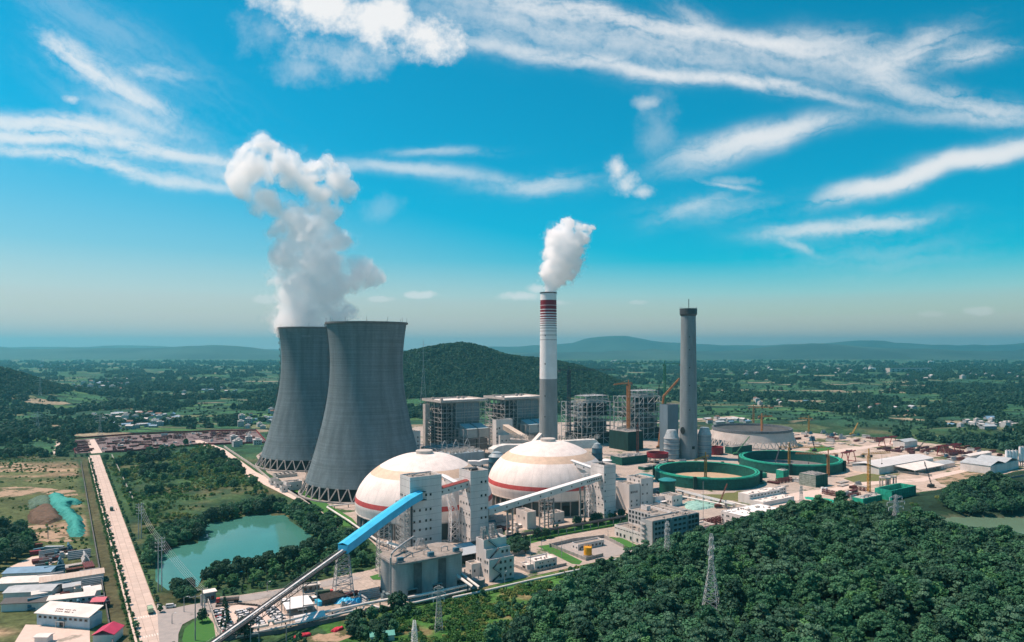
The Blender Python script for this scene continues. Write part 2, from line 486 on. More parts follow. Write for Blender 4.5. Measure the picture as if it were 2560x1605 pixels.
def inside(poly, x, y):
    x = np.asarray(x, float); y = np.asarray(y, float)
    r = np.zeros(x.shape, bool); n = len(poly); j = n - 1
    for i in range(n):
        xi, yi = poly[i]; xj, yj = poly[j]
        c = ((yi > y) != (yj > y)) & (x < (xj - xi) * (y - yi) / ((yj - yi) if abs(yj - yi) > 1e-9 else 1e-9) + xi)
        r ^= c; j = i
    return r

def gpoly(pts): return [at(*p) for p in pts]

POND_LEFT = gpoly([(510, 1311), (540, 1306), (574, 1301), (600, 1294), (626, 1288), (665, 1288), (708, 1286), (730, 1304), (754, 1322), (785, 1345), (818, 1366), (786, 1378), (740, 1392), (690, 1407), (640, 1420), (586, 1430), (545, 1434), (507, 1440), (496, 1465), (460, 1470), (423, 1476), (395, 1455), (386, 1420), (400, 1392), (417, 1374), (452, 1363), (496, 1357), (500, 1334)])
POND_RIGHT = gpoly([(2318, 1304), (2345, 1295), (2385, 1291), (2450, 1290), (2560, 1291), (2700, 1294), (2900, 1310), (2860, 1360), (2700, 1392), (2560, 1385), (2480, 1352), (2400, 1330), (2345, 1318)])
def road_line(t):           # the straight road left of the plant, t = metres from its near end
    return (-150 - math.sin(R(32.8)) * t, 300 + math.cos(R(32.8)) * t)

def build_terrain():
    ang = np.concatenate([np.arange(-180, -44, 4.0), np.arange(-44, 44, 0.22), np.arange(44, 180, 4.0)])
    rad = [0.0, 40, 80, 120, 160, 190, 215]
    r = 230.0
    while r < 23000:
        rad.append(r); r *= 1.0125 if r < 2600 else 1.03
    rad.append(23500)
    rad = np.array(rad[1:])
    A, Rr = np.meshgrid(np.radians(ang), rad)
    X = Rr * np.sin(A); Y = Rr * np.cos(A)
    Z = ground_z(X, Y)
    water = inside(POND_LEFT, X, Y) | inside(POND_RIGHT, X, Y)
    Z = np.where(water, -1.3, Z)
    na, nr = len(ang), len(rad)
    vs = [(0, 0, 0)] + list(zip(X.ravel().tolist(), Y.ravel().tolist(), Z.ravel().tolist()))
    fs = []
    for i in range(nr - 1):
        b0 = 1 + i * na; b1 = b0 + na
        for k in range(na):
            k2 = (k + 1) % na
            fs.append((b0 + k, b1 + k, b1 + k2, b0 + k2))
    for k in range(na):
        fs.append((0, 1 + k, 1 + (k + 1) % na))
    fs = [f[::-1] for f in fs]
    me = D.meshes.new('ground'); me.from_pydata(vs, [], fs)
    me.polygons.foreach_set('use_smooth', [True] * len(fs))
    # what grows where
    a, b = ab(X, Y)
    n1 = vnoise(X, Y, 45, 21, 4); n2 = vnoise(X, Y, 16, 33, 3); n3 = vnoise(X, Y, 240, 44, 3)
    def lerp(c0, c1, t): return c0 + (c1 - c0) * t[..., None]
    C = np.zeros(X.shape + (3,)); C[:] = (0.040, 0.085, 0.034)
    C = lerp(C, np.array((0.11, 0.105, 0.055)), sstep(0.55, 0.75, n1) * 0.8)
    C = lerp(C, np.array((0.02, 0.055, 0.03)), sstep(0.5, 0.3, n2) * 0.8)
    wood = sstep(0, 15, -b) * (a > 195 + 2.45 * b)
    C = lerp(C, np.array((0.018, 0.042, 0.024)), wood)
    scrub = sstep(-2, 4, -b) * (1 - wood) * (a > -60)
    C = lerp(C, lerp(np.broadcast_to(np.array((0.045, 0.125, 0.03)), C.shape), np.array((0.16, 0.14, 0.07)), sstep(0.52, 0.72, n2)), scrub)
    big = sstep(28, 45, ground_z(X, Y)) * (Y > 1200)
    C = lerp(C, np.array((0.022, 0.052, 0.034)), big)
    # bare fields west of the road
    rd = (X + 150) * math.cos(R(32.8)) + (Y - 300) * math.sin(R(32.8))      # metres right of the road's middle
    west = sstep(-18, -22, rd) * sstep(860, 800, Y) * sstep(300, 340, Y)
    C = lerp(C, np.array((0.10, 0.12, 0.05)), west * 0.8)
    stripes = vnoise(X * 0.25, Y, 26, 61, 3)
    C = lerp(C, np.array((0.36, 0.25, 0.17)), west * sstep(0.52, 0.66, stripes) * 0.9)
    ditch = ((rd < -9) & (rd > -16.3) & (Y < 880)) * 1.0
    C = lerp(C, np.array((0.085, 0.085, 0.045)), ditch)
    farmed = sstep(820, 1000, Y + 0.0 * X + (X > 200) * -0 ) * (1 - big)
    farmed = np.where((X > 100) & (X < 760), farmed * sstep(1150, 1300, Y + (X - 400) * 0.25), farmed)
    C = C * (0.75 + 0.5 * n3)[..., None]
    bed = sstep(0, 1, water * 1.0)
    C = lerp(C, np.array((0.10, 0.11, 0.07)), bed)
    col = np.ones((1 + na * nr, 4)); col[1:, :3] = C.reshape(-1, 3); col[0, :3] = (0.04, 0.08, 0.035)
    at1 = me.attributes.new('land', 'FLOAT_COLOR', 'POINT'); at1.data.foreach_set('color', col.ravel())
    fa = np.zeros(1 + na * nr); fa[1:] = farmed.ravel()
    at2 = me.attributes.new('farmed', 'FLOAT', 'POINT'); at2.data.foreach_set('value', fa)
    me.materials.append(ground_material())
    o = D.objects.new('ground', me); COL.objects.link(o)
    tag(o, 'green plain of fields and scrub with a wooded rise in front of the power plant', kind='structure')

build_terrain()

def mountains():
    m = mat('mountain_green', (0.04, 0.07, 0.05), 0.95, 0.4, 0.0008)
    for name, y0, amp, base, seed, lab in (('mountains', 10500, 250, 95, 3, 'hazy mountain range along the whole horizon'), ('mountain_ridge', 14500, 330, 190, 11, 'paler mountain ridge behind the first range on the horizon')):
        xs = np.linspace(-26000, 26000, 260) * (y0 / 10500)
        prof = base + amp * np.clip(vnoise(xs, xs * 0 + seed, 2300, seed, 7) - 0.33, 0, 1) * 1.9
        prof *= (0.62 + 0.5 * sstep(-3500, 2500, xs))
        prof = np.minimum(prof * (0.35 + 0.65 * np.clip(0.75 + 0.35 * np.sin(xs / 6500.0 + seed) + 0.25 * (xs > 1500) , 0.3, 1.15)), 440)
        rows = [(-1.0, 0.0), (-0.6, 0.35), (-0.3, 0.7), (0.0, 1.0), (0.5, 0.5), (1.0, 0.0)]
        vs, fs = [], []
        for j, (dy, k) in enumerate(rows):
            w = 1800
            n = vnoise(xs, xs * 0 + j * 900, 1500, seed + 5, 4)
            z = prof * k * (0.7 + 0.6 * n if 0 < k < 1 else 1) - (30 if k == 0 else 0)
            vs += list(zip(xs.tolist(), (y0 + dy * w + 700 * (n - 0.5)).tolist(), z.tolist()))
        for j in range(len(rows) - 1):
            for i in range(len(xs) - 1):
                p = j * len(xs) + i
                fs.append((p, p + 1, p + 1 + len(xs), p + len(xs)))
        me = D.meshes.new(name); me.from_pydata(vs, [], fs); me.polygons.foreach_set('use_smooth', [True] * len(fs)); me.materials.append(m)
        o = D.objects.new(name, me); COL.objects.link(o)
        tag(o, lab, kind='structure')
mountains()

def haze():
    mb = MB().box(-30000, 30000, -2000, 24000, -60, 480)
    m = D.materials.new('haze'); m.use_nodes = True
    N, L = m.node_tree.nodes, m.node_tree.links
    N.remove(N['Principled BSDF'])
    v = N.new('ShaderNodeVolumePrincipled')
    v.inputs['Color'].default_value = (0.20, 0.70, 0.84, 1)
    v.inputs['Density'].default_value = 7.5e-5
    v.inputs['Density Attribute'].default_value = ''
    v.inputs['Anisotropy'].default_value = 0.55
    L.new(v.outputs[0], N['Material Output'].inputs['Volume'])
    o = mb.build('haze', m)
    tag(o, 'thin blue summer haze over the whole plain', kind='stuff')
haze()

# ------------------------------------------------------------------ steam plumes (true volumes on a grid)
def plume(name, label, origin, balls, lo, hi, res, dens, warp_amp, noise_scale, colour=(1, 1, 1), cut=0.25, rag=2.2, parent=None, lowcut=0.40):
    """balls: (x, z, r) or (x, y, z, r) in metres from origin"""
    g = D.node_groups.new(name, 'GeometryNodeTree')
    g.interface.new_socket('Geometry', in_out='OUTPUT', socket_type='NodeSocketGeometry')
    N, L = g.nodes, g.links
    out = N.new('NodeGroupOutput')
    pos = N.new('GeometryNodeInputPosition')
    def M(op, a, b=None, c=None):
        n = N.new('ShaderNodeMath'); n.operation = op
        for i, v in enumerate((a, b, c)):
            if v is None: continue
            if isinstance(v, (int, float)): n.inputs[i].default_value = v
            else: L.new(v, n.inputs[i])
        return n.outputs[0]
    def noise(scale, detail, rough):
        n = N.new('ShaderNodeTexNoise'); n.noise_dimensions = '3D'
        n.inputs['Scale'].default_value = scale; n.inputs['Detail'].default_value = detail; n.inputs['Roughness'].default_value = rough
        L.new(pos.outputs[0], n.inputs['Vector'])
        return n
    nz = noise(noise_scale, 2, 0.5)
    off = N.new('ShaderNodeVectorMath'); off.operation = 'SUBTRACT'; L.new(nz.outputs['Color'], off.inputs[0]); off.inputs[1].default_value = (0.5, 0.5, 0.5)
    sc = N.new('ShaderNodeVectorMath'); sc.operation = 'SCALE'; L.new(off.outputs[0], sc.inputs[0]); sc.inputs['Scale'].default_value = warp_amp
    wp = N.new('ShaderNodeVectorMath'); wp.operation = 'ADD'; L.new(pos.outputs[0], wp.inputs[0]); L.new(sc.outputs[0], wp.inputs[1])
    f = None
    for b in balls:
        x, y, z, r = b if len(b) == 4 else (b[0], 0.0, b[1], b[2])
        d = N.new('ShaderNodeVectorMath'); d.operation = 'DISTANCE'; L.new(wp.outputs[0], d.inputs[0]); d.inputs[1].default_value = (x, y, z)
        k = M('SUBTRACT', 1.0, M('DIVIDE', d.outputs['Value'], r))
        if f is None: f = k
        else:
            n = N.new('ShaderNodeMath'); n.operation = 'SMOOTH_MAX'; L.new(f, n.inputs[0]); L.new(k, n.inputs[1]); n.inputs[2].default_value = 0.08
            f = n.outputs[0]
    n2 = noise(noise_scale * 2.4, 8, 0.66)
    f = M('ADD', f, M('MULTIPLY', M('SUBTRACT', n2.outputs['Fac'], 0.5), rag))
    mr = N.new('ShaderNodeMapRange'); mr.inputs[1].default_value = 0.0; mr.inputs[2].default_value = 0.30
    L.new(f, mr.inputs[0])
    vc = N.new('GeometryNodeVolumeCube')
    L.new(mr.outputs[0], vc.inputs['Density'])
    vc.inputs['Min'].default_value = lo; vc.inputs['Max'].default_value = hi
    vc.inputs['Resolution X'].default_value = res[0]; vc.inputs['Resolution Y'].default_value = res[1]; vc.inputs['Resolution Z'].default_value = res[2]
    vm = N.new('GeometryNodeVolumeToMesh'); vm.inputs['Threshold'].default_value = cut
    L.new(vc.outputs[0], vm.inputs[0]); L.new(vm.outputs[0], out.inputs[0])
    tmp = D.objects.new('steam_former', D.meshes.new('steam_former')); COL.objects.link(tmp)
    tmp.modifiers.new('steam', 'NODES').node_group = g
    dg = bpy.context.evaluated_depsgraph_get()
    me = D.meshes.new_from_object(tmp.evaluated_get(dg))
    D.objects.remove(tmp); D.node_groups.remove(g)
    me.name = name
    m = D.materials.new(name); m.use_nodes = True
    mn, ml = m.node_tree.nodes, m.node_tree.links
    mn.remove(mn['Principled BSDF'])
    v = mn.new('ShaderNodeVolumePrincipled')
    v.inputs['Color'].default_value = (*colour, 1); v.inputs['Density'].default_value = dens; v.inputs['Anisotropy'].default_value = 0.5
    v.inputs['Density Attribute'].default_value = ''
    # torn, billowing density inside the hull
    tc = mn.new('ShaderNodeTexCoord'); bn = mn.new('ShaderNodeTexNoise'); bn.inputs['Scale'].default_value = noise_scale * 1.9; bn.inputs['Detail'].default_value = 5; bn.inputs['Roughness'].default_value = 0.6; bn.inputs['Distortion'].default_value = 0.6
    ml.new(tc.outputs['Object'], bn.inputs['Vector'])
    br = mn.new('ShaderNodeMapRange'); br.inputs[1].default_value = lowcut; br.inputs[2].default_value = lowcut + 0.16; br.inputs[3].default_value = dens * 0.03; br.inputs[4].default_value = dens
    ml.new(bn.outputs['Fac'], br.inputs[0]); ml.new(br.outputs[0], v.inputs['Density'])
    m.cycles.volume_step_rate = 0.11
    ml.new(v.outputs[0], mn['Material Output'].inputs['Volume'])
    me.materials.clear(); me.materials.append(m)
    o = D.objects.new(name, me); COL.objects.link(o)
    if parent is not None:
        o.parent = parent; return o
    o.location = origin
    return tag(o, label, 'steam')

TOWER_B = (-239.0, 835.0)
TOWER_A = (-140.0, 675.0)
STACK = (39.0, 750.0)
def zpx(py, y): return CAM_H - (py - HOR) * y / FOC
def steam():
    y = TOWER_B[1]; k = y / FOC
    o = (TOWER_B[0], y, 0)
    # px, py, radius px, depth
    spec = [(636, 422, 51, 0), (666, 380, 36, 0), (606, 434, 38, 3), (612, 458, 34, 0), (720, 422, 38, -4), (756, 440, 32, 0), (797, 422, 32, 4), (839, 446, 36, 0), (869, 476, 24, 0), (791, 494, 34, 0), (809, 518, 36, 0), (672, 500, 28, 4), (648, 524, 18, 0), (684, 524, 22, 0),
            (762, 571, 60, 0), (780, 619, 76, 0), (720, 601, 44, -6), (815, 601, 48, 6), (696, 631, 24, 0), (780, 679, 74, 0), (750, 703, 56, 4), (827, 679, 58, -4), (875, 679, 48, 0), (917, 691, 28, 0), (941, 694, 16, 0), (899, 650, 16, 0),
            (762, 751, 60, 0), (809, 751, 58, 0), (758, 793, 58, 0), (803, 793, 60, 0), (740, 822, 42, 0), (782, 830, 58, 0), (812, 830, 48, 0)]
    cx = 1280 + TOWER_B[0] / y * FOC
    balls = [((px - cx) * k, d * 1.2, zpx(py, y), r * k * 1.16) for px, py, r, d in spec]
    big = plume('steam_plume', 'tall white steam column rising from the left cooling tower and leaning left at its top', o, balls,
          (-115, -62, 150), (115, 62, 420), (150, 80, 176), 0.095, 34, 0.02)
    plume('thin_edge', None, None, [(b[0], b[1], b[2], b[3] * 1.12) for b in balls], (-120, -66, 156), (122, 66, 425), (100, 56, 112), 0.02, 40, 0.02, cut=0.05, rag=2.6, parent=big, lowcut=0.5)
    y = STACK[1]; k = y / FOC
    cx = 1280 + STACK[0] / y * FOC
    spec = [(1374, 736, 12, 0), (1378, 729, 12, 0), (1377, 719, 14, 0), (1386.5, 711, 17, 0), (1378, 700, 18, 0), (1395, 697, 20, 0), (1370, 683, 20, 0), (1356, 669, 12, 0), (1384, 675, 30, 0), (1411, 675, 28, 3), (1431, 669, 20, 0), (1395, 650, 34, 0), (1422, 650, 32, 0), (1392, 625, 28, 0), (1417, 625, 36, -3), (1439, 631, 18, 0), (1395, 600, 30, 0), (1422, 600, 32, 0),
            (1406, 578, 22, 0), (1431, 581, 24, 0), (1417, 559, 18, 0), (1406, 556, 10, 0), (1428, 553, 9, 0), (1456, 589, 18, 0), (1467, 575, 12, 0), (1479, 568, 8, 0)]
    balls = [((px - cx) * k, d * 0.6, zpx(py, y), r * k * 1.14) for px, py, r, d in spec]
    puff = plume('steam_puff', 'small white puff of steam drifting right from the top of the red banded chimney', (STACK[0], y, 0), balls,
          (-26, -26, 188), (62, 26, 290), (120, 72, 138), 0.42, 10, 0.055)
    plume('thin_edge', None, None, [(b[0], b[1], b[2], b[3] * 1.15) for b in balls], (-30, -28, 194), (66, 28, 292), (80, 46, 84), 0.06, 14, 0.055, cut=0.05, rag=2.6, parent=puff, lowcut=0.5)
steam()

# ------------------------------------------------------------------ the plant: shared materials
def lined(name, col, pitch, col2, width=0.12, rough=0.75, var=0.1, scale=0.08, streak=True):
    """wall or shell colour with horizontal casting / cladding joints every pitch metres and rain streaks"""
    m = mat(name, col, rough, var, scale, stretch=(1, 1, 0.25) if streak else (1, 1, 1))
    nt = m.node_tree; N, L = nt.nodes, nt.links
    p = N['Principled BSDF']; src = p.inputs['Base Color'].links[0].from_socket
    tc = N.new('ShaderNodeTexCoord'); sx = N.new('ShaderNodeSeparateXYZ'); L.new(tc.outputs['Object'], sx.inputs[0])
    md = N.new('ShaderNodeMath'); md.operation = 'FLOORED_MODULO'; L.new(sx.outputs[2], md.inputs[0]); md.inputs[1].default_value = pitch
    lt = N.new('ShaderNodeMath'); lt.operation = 'LESS_THAN'; L.new(md.outputs[0], lt.inputs[0]); lt.inputs[1].default_value = width
    mx = N.new('ShaderNodeMix'); mx.data_type = 'RGBA'; L.new(lt.outputs[0], mx.inputs['Factor']); L.new(src, mx.inputs['A']); mx.inputs['B'].default_value = (*col2, 1)
    L.new(mx.outputs['Result'], p.inputs['Base Color'])
    return m

def shell_concrete():
    """cast concrete in thin lifts, each ring a slightly different grey, stained in vertical runs"""
    m = D.materials.new('tower_concrete'); m.use_nodes = True
    N, L = m.node_tree.nodes, m.node_tree.links
    p = N['Principled BSDF']; p.inputs['Roughness'].default_value = 0.9; p.inputs['Specular IOR Level'].default_value = 0.15
    tc = N.new('ShaderNodeTexCoord')
    def noise(sc, scale, det, rough=0.6):
        mp = N.new('ShaderNodeMapping'); mp.inputs['Scale'].default_value = sc; L.new(tc.outputs['Object'], mp.inputs[0])
        n = N.new('ShaderNodeTexNoise'); n.inputs['Scale'].default_value = scale; n.inputs['Detail'].default_value = det; n.inputs['Roughness'].default_value = rough
        L.new(mp.outputs[0], n.inputs['Vector']); return n.outputs['Fac']
    rings = noise((0.012, 0.012, 1.1), 1.0, 5, 0.75)
    runs = noise((1, 1, 0.06), 0.12, 5)
    fine = noise((1, 1, 1), 0.6, 6)
    def mr(v, a, b):
        r = N.new('ShaderNodeMapRange'); r.inputs[1].default_value = 0.3; r.inputs[2].default_value = 0.7; r.inputs[3].default_value = a; r.inputs[4].default_value = b; L.new(v, r.inputs[0]); return r.outputs[0]
    def mul(a, b):
        n = N.new('ShaderNodeMath'); n.operation = 'MULTIPLY'; L.new(a, n.inputs[0]); L.new(b, n.inputs[1]); return n.outputs[0]
    f = mul(mul(mr(rings, 0.78, 1.2), mr(runs, 0.72, 1.18)), mr(fine, 0.93, 1.07))
    c = N.new('ShaderNodeVectorMath'); c.operation = 'SCALE'; c.inputs[0].default_value = (0.145, 0.19, 0.208); L.new(f, c.inputs['Scale'])
    L.new(c.outputs[0], p.inputs['Base Color'])
    return m

M_TOWER = shell_concrete()
M_CONC = mat('weathered_concrete', (0.34, 0.32, 0.30), 0.9, 0.18, 0.25)
M_CONC_L = mat('light_concrete', (0.52, 0.48, 0.44), 0.9, 0.14, 0.3)
M_CONC_D = mat('dark_concrete', (0.16, 0.16, 0.16), 0.9, 0.2, 0.25)
M_STACKC = lined('chimney_concrete', (0.26, 0.285, 0.29), 2.0, (0.22, 0.24, 0.245), 0.2, 0.9, 0.12, 0.15)
M_STACKN = lined('new_chimney_concrete', (0.21, 0.25, 0.265), 3.2, (0.175, 0.21, 0.222), 0.25, 0.9, 0.14, 0.15)
M_WHITE = mat('white_paint', (0.80, 0.79, 0.78), 0.55, 0.05, 0.1)
M_WALL = lined('white_wall_panels', (0.68, 0.64, 0.61), 4.6, (0.22, 0.22, 0.22), 0.16, 0.75, 0.10, 0.12)
M_WALLP = mat('white_plaster', (0.70, 0.655, 0.62), 0.85, 0.12, 0.12, stretch=(1, 1, 0.3))
M_ROOFG = mat('roof_screed', (0.30, 0.27, 0.24), 0.95, 0.2, 0.3)
M_ROOFW = mat('pale_roof', (0.74, 0.68, 0.63), 0.8, 0.09, 0.2)
M_DARK = mat('dark_opening', (0.015, 0.018, 0.02), 0.9, 0.05, 1.0)
M_GLASS = mat('window_glass', (0.02, 0.03, 0.035), 0.15, 0.1, 0.5, spec=0.5)
M_FRAME = mat('window_frame', (0.35, 0.36, 0.36), 0.6, 0.05, 1.0)
M_STEEL = mat('grey_steel', (0.36, 0.37, 0.37), 0.6, 0.12, 0.4)
M_STEELD = mat('dark_steel', (0.055, 0.06, 0.065), 0.6, 0.15, 0.4)
M_GALV = mat('galvanised_steel', (0.46, 0.48, 0.48), 0.5, 0.1, 0.5, metal=0.2)
M_PIPE = mat('white_lagging', (0.68, 0.66, 0.62), 0.5, 0.12, 0.2)
M_RED = mat('red_stripe', (0.54, 0.085, 0.08), 0.6, 0.14, 0.2)
M_REDD = mat('dark_red_paint', (0.22, 0.012, 0.025), 0.6, 0.1, 0.3)
M_TAN = mat('beige_stripe', (0.68, 0.50, 0.37), 0.6, 0.10, 0.2)
M_BLUE = mat('bright_blue_sheet', (0.06, 0.52, 0.80), 0.45, 0.10, 0.15)
M_BLUED = mat('blue_steel', (0.05, 0.15, 0.21), 0.6, 0.15, 0.2, stretch=(1, 1, 0.3))
M_TEAL = mat('teal_grey_panel', (0.17, 0.24, 0.26), 0.6, 0.12, 0.2, stretch=(1, 1, 0.3))
M_TEALL = mat('pale_teal_roof', (0.34, 0.46, 0.50), 0.5, 0.08, 0.2)
M_NET = lined('green_scaffold_net', (0.008, 0.105, 0.082), 2.0, (0.004, 0.05, 0.04), 0.22, 0.8, 0.25, 0.35, False)
M_NETL = mat('bright_green_net', (0.02, 0.36, 0.24), 0.8, 0.25, 0.4)
M_NETD = lined('dark_green_net', (0.006, 0.04, 0.036), 3.0, (0.004, 0.03, 0.025), 0.25, 0.85, 0.3, 0.25)
M_GREENT = mat('dark_green_tank', (0.006, 0.09, 0.065), 0.5, 0.15, 0.2)
M_YEL = mat('crane_yellow', (0.50, 0.26, 0.045), 0.6, 0.15, 0.4)
M_ORANGE = mat('crane_orange', (0.46, 0.19, 0.06), 0.6, 0.15, 0.4)
M_CRGREEN = mat('crane_green', (0.05, 0.22, 0.10), 0.6, 0.15, 0.4)
M_NAVY = mat('crane_navy', (0.015, 0.03, 0.06), 0.6, 0.15, 0.4)
M_TANKY = mat('tank_yellow', (0.75, 0.36, 0.02), 0.5, 0.08, 0.4)
M_RUST = mat('rusty_iron', (0.16, 0.06, 0.045), 0.85, 0.3, 0.5)
M_SOIL = mat('tan_soil', (0.50, 0.36, 0.24), 0.95, 0.2, 0.2, col2=(0.36, 0.28, 0.18))
M_ASPH = mat('asphalt', (0.09, 0.09, 0.09), 0.9, 0.15, 0.3)

# ------------------------------------------------------------------ cooling towers
def shell_r(z): return 34.5 * math.sqrt(1 + ((z - 122.0) / 83.5) ** 2)

def struts(t, n, r0, z0, r1, z1, m, th=1.3):
    """pairs of leaning legs carrying the shell"""
    dth = math.pi / n
    protos = []
    for sgn in (-1, 1):
        a = Vector((r0, 0, z0)); b = Vector((r1 * math.cos(dth * sgn * 0.9), r1 * math.sin(dth * sgn * 0.9), z1))
        protos.append(MB().bar(a, b, th, th, 0, (1, 0, 0)))
    first = [p.build('strut', m, t) for p in protos]
    for i in range(n):
        for f in first:
            o = f
            if i:
                o = f.copy(); COL.objects.link(o)
            o.parent = t
            o.rotation_euler = (0, 0, 2 * math.pi * i / n)

def cooling_tower(loc, label, ladder_deg):
    t = thing('cooling_tower', label, 'cooling tower', loc)
    zs = [11.5 + (161 - 11.5) * i / 60 for i in range(61)]
    prof = [(shell_r(z), z) for z in zs]
    inner = [(r - 0.9, z) for r, z in reversed(prof)]
    MB().lathe(prof + [(prof[-1][0], 161.0), (prof[-1][0] - 0.9, 161.0)] + inner + [prof[0]], 112).build('shell', M_TOWER, t, 40)
    rt = shell_r(161)
    MB().lathe([(rt - 0.2, 159.6), (rt + 1.2, 159.6), (rt + 1.2, 161.3), (rt - 1.2, 161.3), (rt - 1.2, 159.6)], 112).build('rim', M_CONC_D, t)
    MB().lathe([(62.5, 0.0), (63.5, 0.0), (63.5, 1.4), (61.0, 1.4), (61.0, 0.1)], 96).build('basin', M_CONC, t)
    MB().cyl(55.0, 0.1, 11.0, 64).build('inner_shade', M_DARK, t)  # near-black cylinder stands in for the shade below the shell
    struts(t, 36, 62.2, 1.3, shell_r(11.5) - 0.4, 11.9, M_CONC, 0.95)
    a = R(ladder_deg)
    mb = MB()
    pts = [((shell_r(z) + 0.7) * math.cos(a), (shell_r(z) + 0.7) * math.sin(a), z) for z in np.linspace(11.5, 161, 40)]
    for k in range(len(pts) - 1):
        for s in (-0.35, 0.35):
            o = Vector((-math.sin(a) * s, math.cos(a) * s, 0))
            mb.bar(Vector(pts[k]) + o, Vector(pts[k + 1]) + o, 0.35)
        if k % 2 == 0:
            p = Vector(pts[k]); mb.bar(p - Vector((math.cos(a), math.sin(a), 0)) * 0.8, p + Vector((math.cos(a), math.sin(a), 0)) * 1.1, 2.0, 0.25)
            mb.bar(p + Vector((math.cos(a), math.sin(a), 0)), p + Vector((math.cos(a), math.sin(a), 2.6)), 1.2, 0.3)
    mb.build('ladder', M_CONC_D, t)
    for k in range(12):
        th = 2 * math.pi * k / 12 + 0.2
        MB().bar((rt * math.cos(th), rt * math.sin(th), 161.3), (rt * math.cos(th), rt * math.sin(th), 165.5), 0.22).build('lightning_rod', M_STEELD, t)
    return t

cooling_tower((*TOWER_A, 0), 'front cooling tower of bare grey concrete beside the red banded coal dome, no steam', 196)
cooling_tower((*TOWER_B, 0), 'rear cooling tower of bare grey concrete with the tall white steam column', 197)

TOWER_C = (343.0, 1002.0)
def part_built_tower():
    t = thing('unfinished_cooling_tower', 'low unfinished pale cooling tower shell on leaning legs behind the green rings', 'cooling tower', (*TOWER_C, 0))
    zs = [8.8 + (20.6 - 8.8) * i / 8 for i in range(9)]
    prof = [(shell_r(z), z) for z in zs]
    MB().lathe(prof + [(r - 1.0, z) for r, z in reversed(prof)] + [prof[0]], 96).build('shell', mat('fresh_concrete', (0.50, 0.46, 0.43), 0.9, 0.1, 0.1), t, 40)
    r = shell_r(21)
    MB().lathe([(r - 1.4, 20.6), (r + 0.9, 20.6), (r + 0.5, 24.0), (r - 1.6, 24.0), (r - 1.6, 20.6)], 96).build('formwork_ring', mat('formwork', (0.13, 0.15, 0.17), 0.8, 0.25, 0.5), t)
    struts(t, 40, 61.5, 0.0, shell_r(8.8) - 0.3, 9.2, M_CONC_L, 1.2)
    MB().cyl(56, 0.05, 0.5, 48).build('basin', M_CONC, t)
part_built_tower()

def green_ring(loc, Rr, h, label, cover):
    t = thing('netted_ring_wall', label, 'ring wall', loc)
    MB().lathe([(Rr, 0.0), (Rr, h), (Rr - 4, h), (Rr - 4, 0.0)], 96).build('netting', M_NET, t)
    MB().lathe([(Rr + 0.3, h - 0.9), (Rr + 0.3, h + 0.5), (Rr - 1.2, h + 0.5), (Rr - 1.2, h - 0.9)], 96).build('top_rail', M_NETL, t)
    MB().lathe([(Rr - 2.6, h + 0.02), (Rr - 2.6, h + 0.45), (Rr - 4.3, h + 0.45), (Rr - 4.3, h + 0.02)], 96).build('inner_rail', M_NETL, t)
    MB().disc(Rr - 4, 0.35, 64).build('floor', cover, t)
    rnd = random.Random(int(Rr))
    for k in range(4):
        a = -0.6 + k * 1.55 + rnd.random() * 0.4
        c, s = math.cos(a), math.sin(a)
        MB().bar((c * (Rr + 1.4), s * (Rr + 1.4), 0), (c * (Rr + 1.4), s * (Rr + 1.4), h + 1.2), 3.0, 3.0).build('stair_bay', M_NETD, t)
    return t
RING_A, RING_B = (201.0, 724.0), (320.0, 806.0)
green_ring((*RING_A, 0), 52.0, 11.0, 'nearer round wall wrapped in green netting with tan soil inside', M_SOIL)
green_ring((*RING_B, 0), 55.5, 10.8, 'farther round wall wrapped in green netting, its rim bright green', M_CONC_D)
o = tag(MB().lathe([(5.2, 0.3), (5.2, 2.6), (4.2, 2.6), (4.2, 0.4)], 32).disc(4.2, 0.9, 32).build('concrete_drum', M_RUST, None, loc=(*RING_A, 0.1)), 'low dark round drum in the middle of the nearer green ring', 'drum')

# ------------------------------------------------------------------ coal domes
def dome_r(z):
    if z <= 19: return 52.2 + 0.8 * (z - 13) / 6
    return 53.0 * max(0.0, 1 - (min(1, (z - 19) / 37.0)) ** 1.85) ** (1 / 1.85)
def coal_dome(loc, label):
    t = thing('coal_dome', label, 'dome', loc)
    m = dome_mat
    def seg(z0, z1, n): return [(dome_r(z0 + (z1 - z0) * i / n), z0 + (z1 - z0) * i / n) for i in range(n + 1)]
    MB().lathe(seg(12.6, 20.5, 6), 120).lathe(seg(24.0, 40.8, 14), 120).lathe(seg(46.0, 53.6, 10) + [(12.0, 54.4), (5.5, 54.9)], 120).build('shell', m, t, True)
    MB().lathe(seg(20.5, 24.0, 3), 120).build('red_band', M_RED, t, True)
    MB().lathe(seg(40.8, 46.0, 5), 120).build('beige_band', M_TAN, t, True)
    MB().lathe([(6.6, 54.4), (6.6, 57.0), (6.3, 57.2)], 48).disc(6.3, 57.2, 48).build('vent_cap', M_CONC_L, t)
    MB().lathe([(52.5, 12.0), (52.5, 12.7), (48.0, 12.7), (48.0, 12.0), (52.5, 12.0)], 96).build('ring_beam', M_CONC_L, t)
    MB().lathe([(50.0, 0.0), (50.0, 12.2)], 96).build('base_wall', mat('dome_base_wall', (0.06, 0.085, 0.09), 0.9, 0.2, 0.1, stretch=(1, 1, 0.2)), t)
    col = MB().box(50.0, 51.4, -0.5, 0.5, 0, 12.1).build('pier', M_CONC, t)
    for k in range(1, 40):
        c = col.copy(); COL.objects.link(c); c.parent = t; c.rotation_euler = (0, 0, 2 * math.pi * k / 40)
    for a in (-75, -120):
        d = MB().box(50.1, 50.5, -4, 4, 0, 8.5).build('gate_opening', M_DARK, t); d.rotation_euler = (0, 0, R(a))
    return t
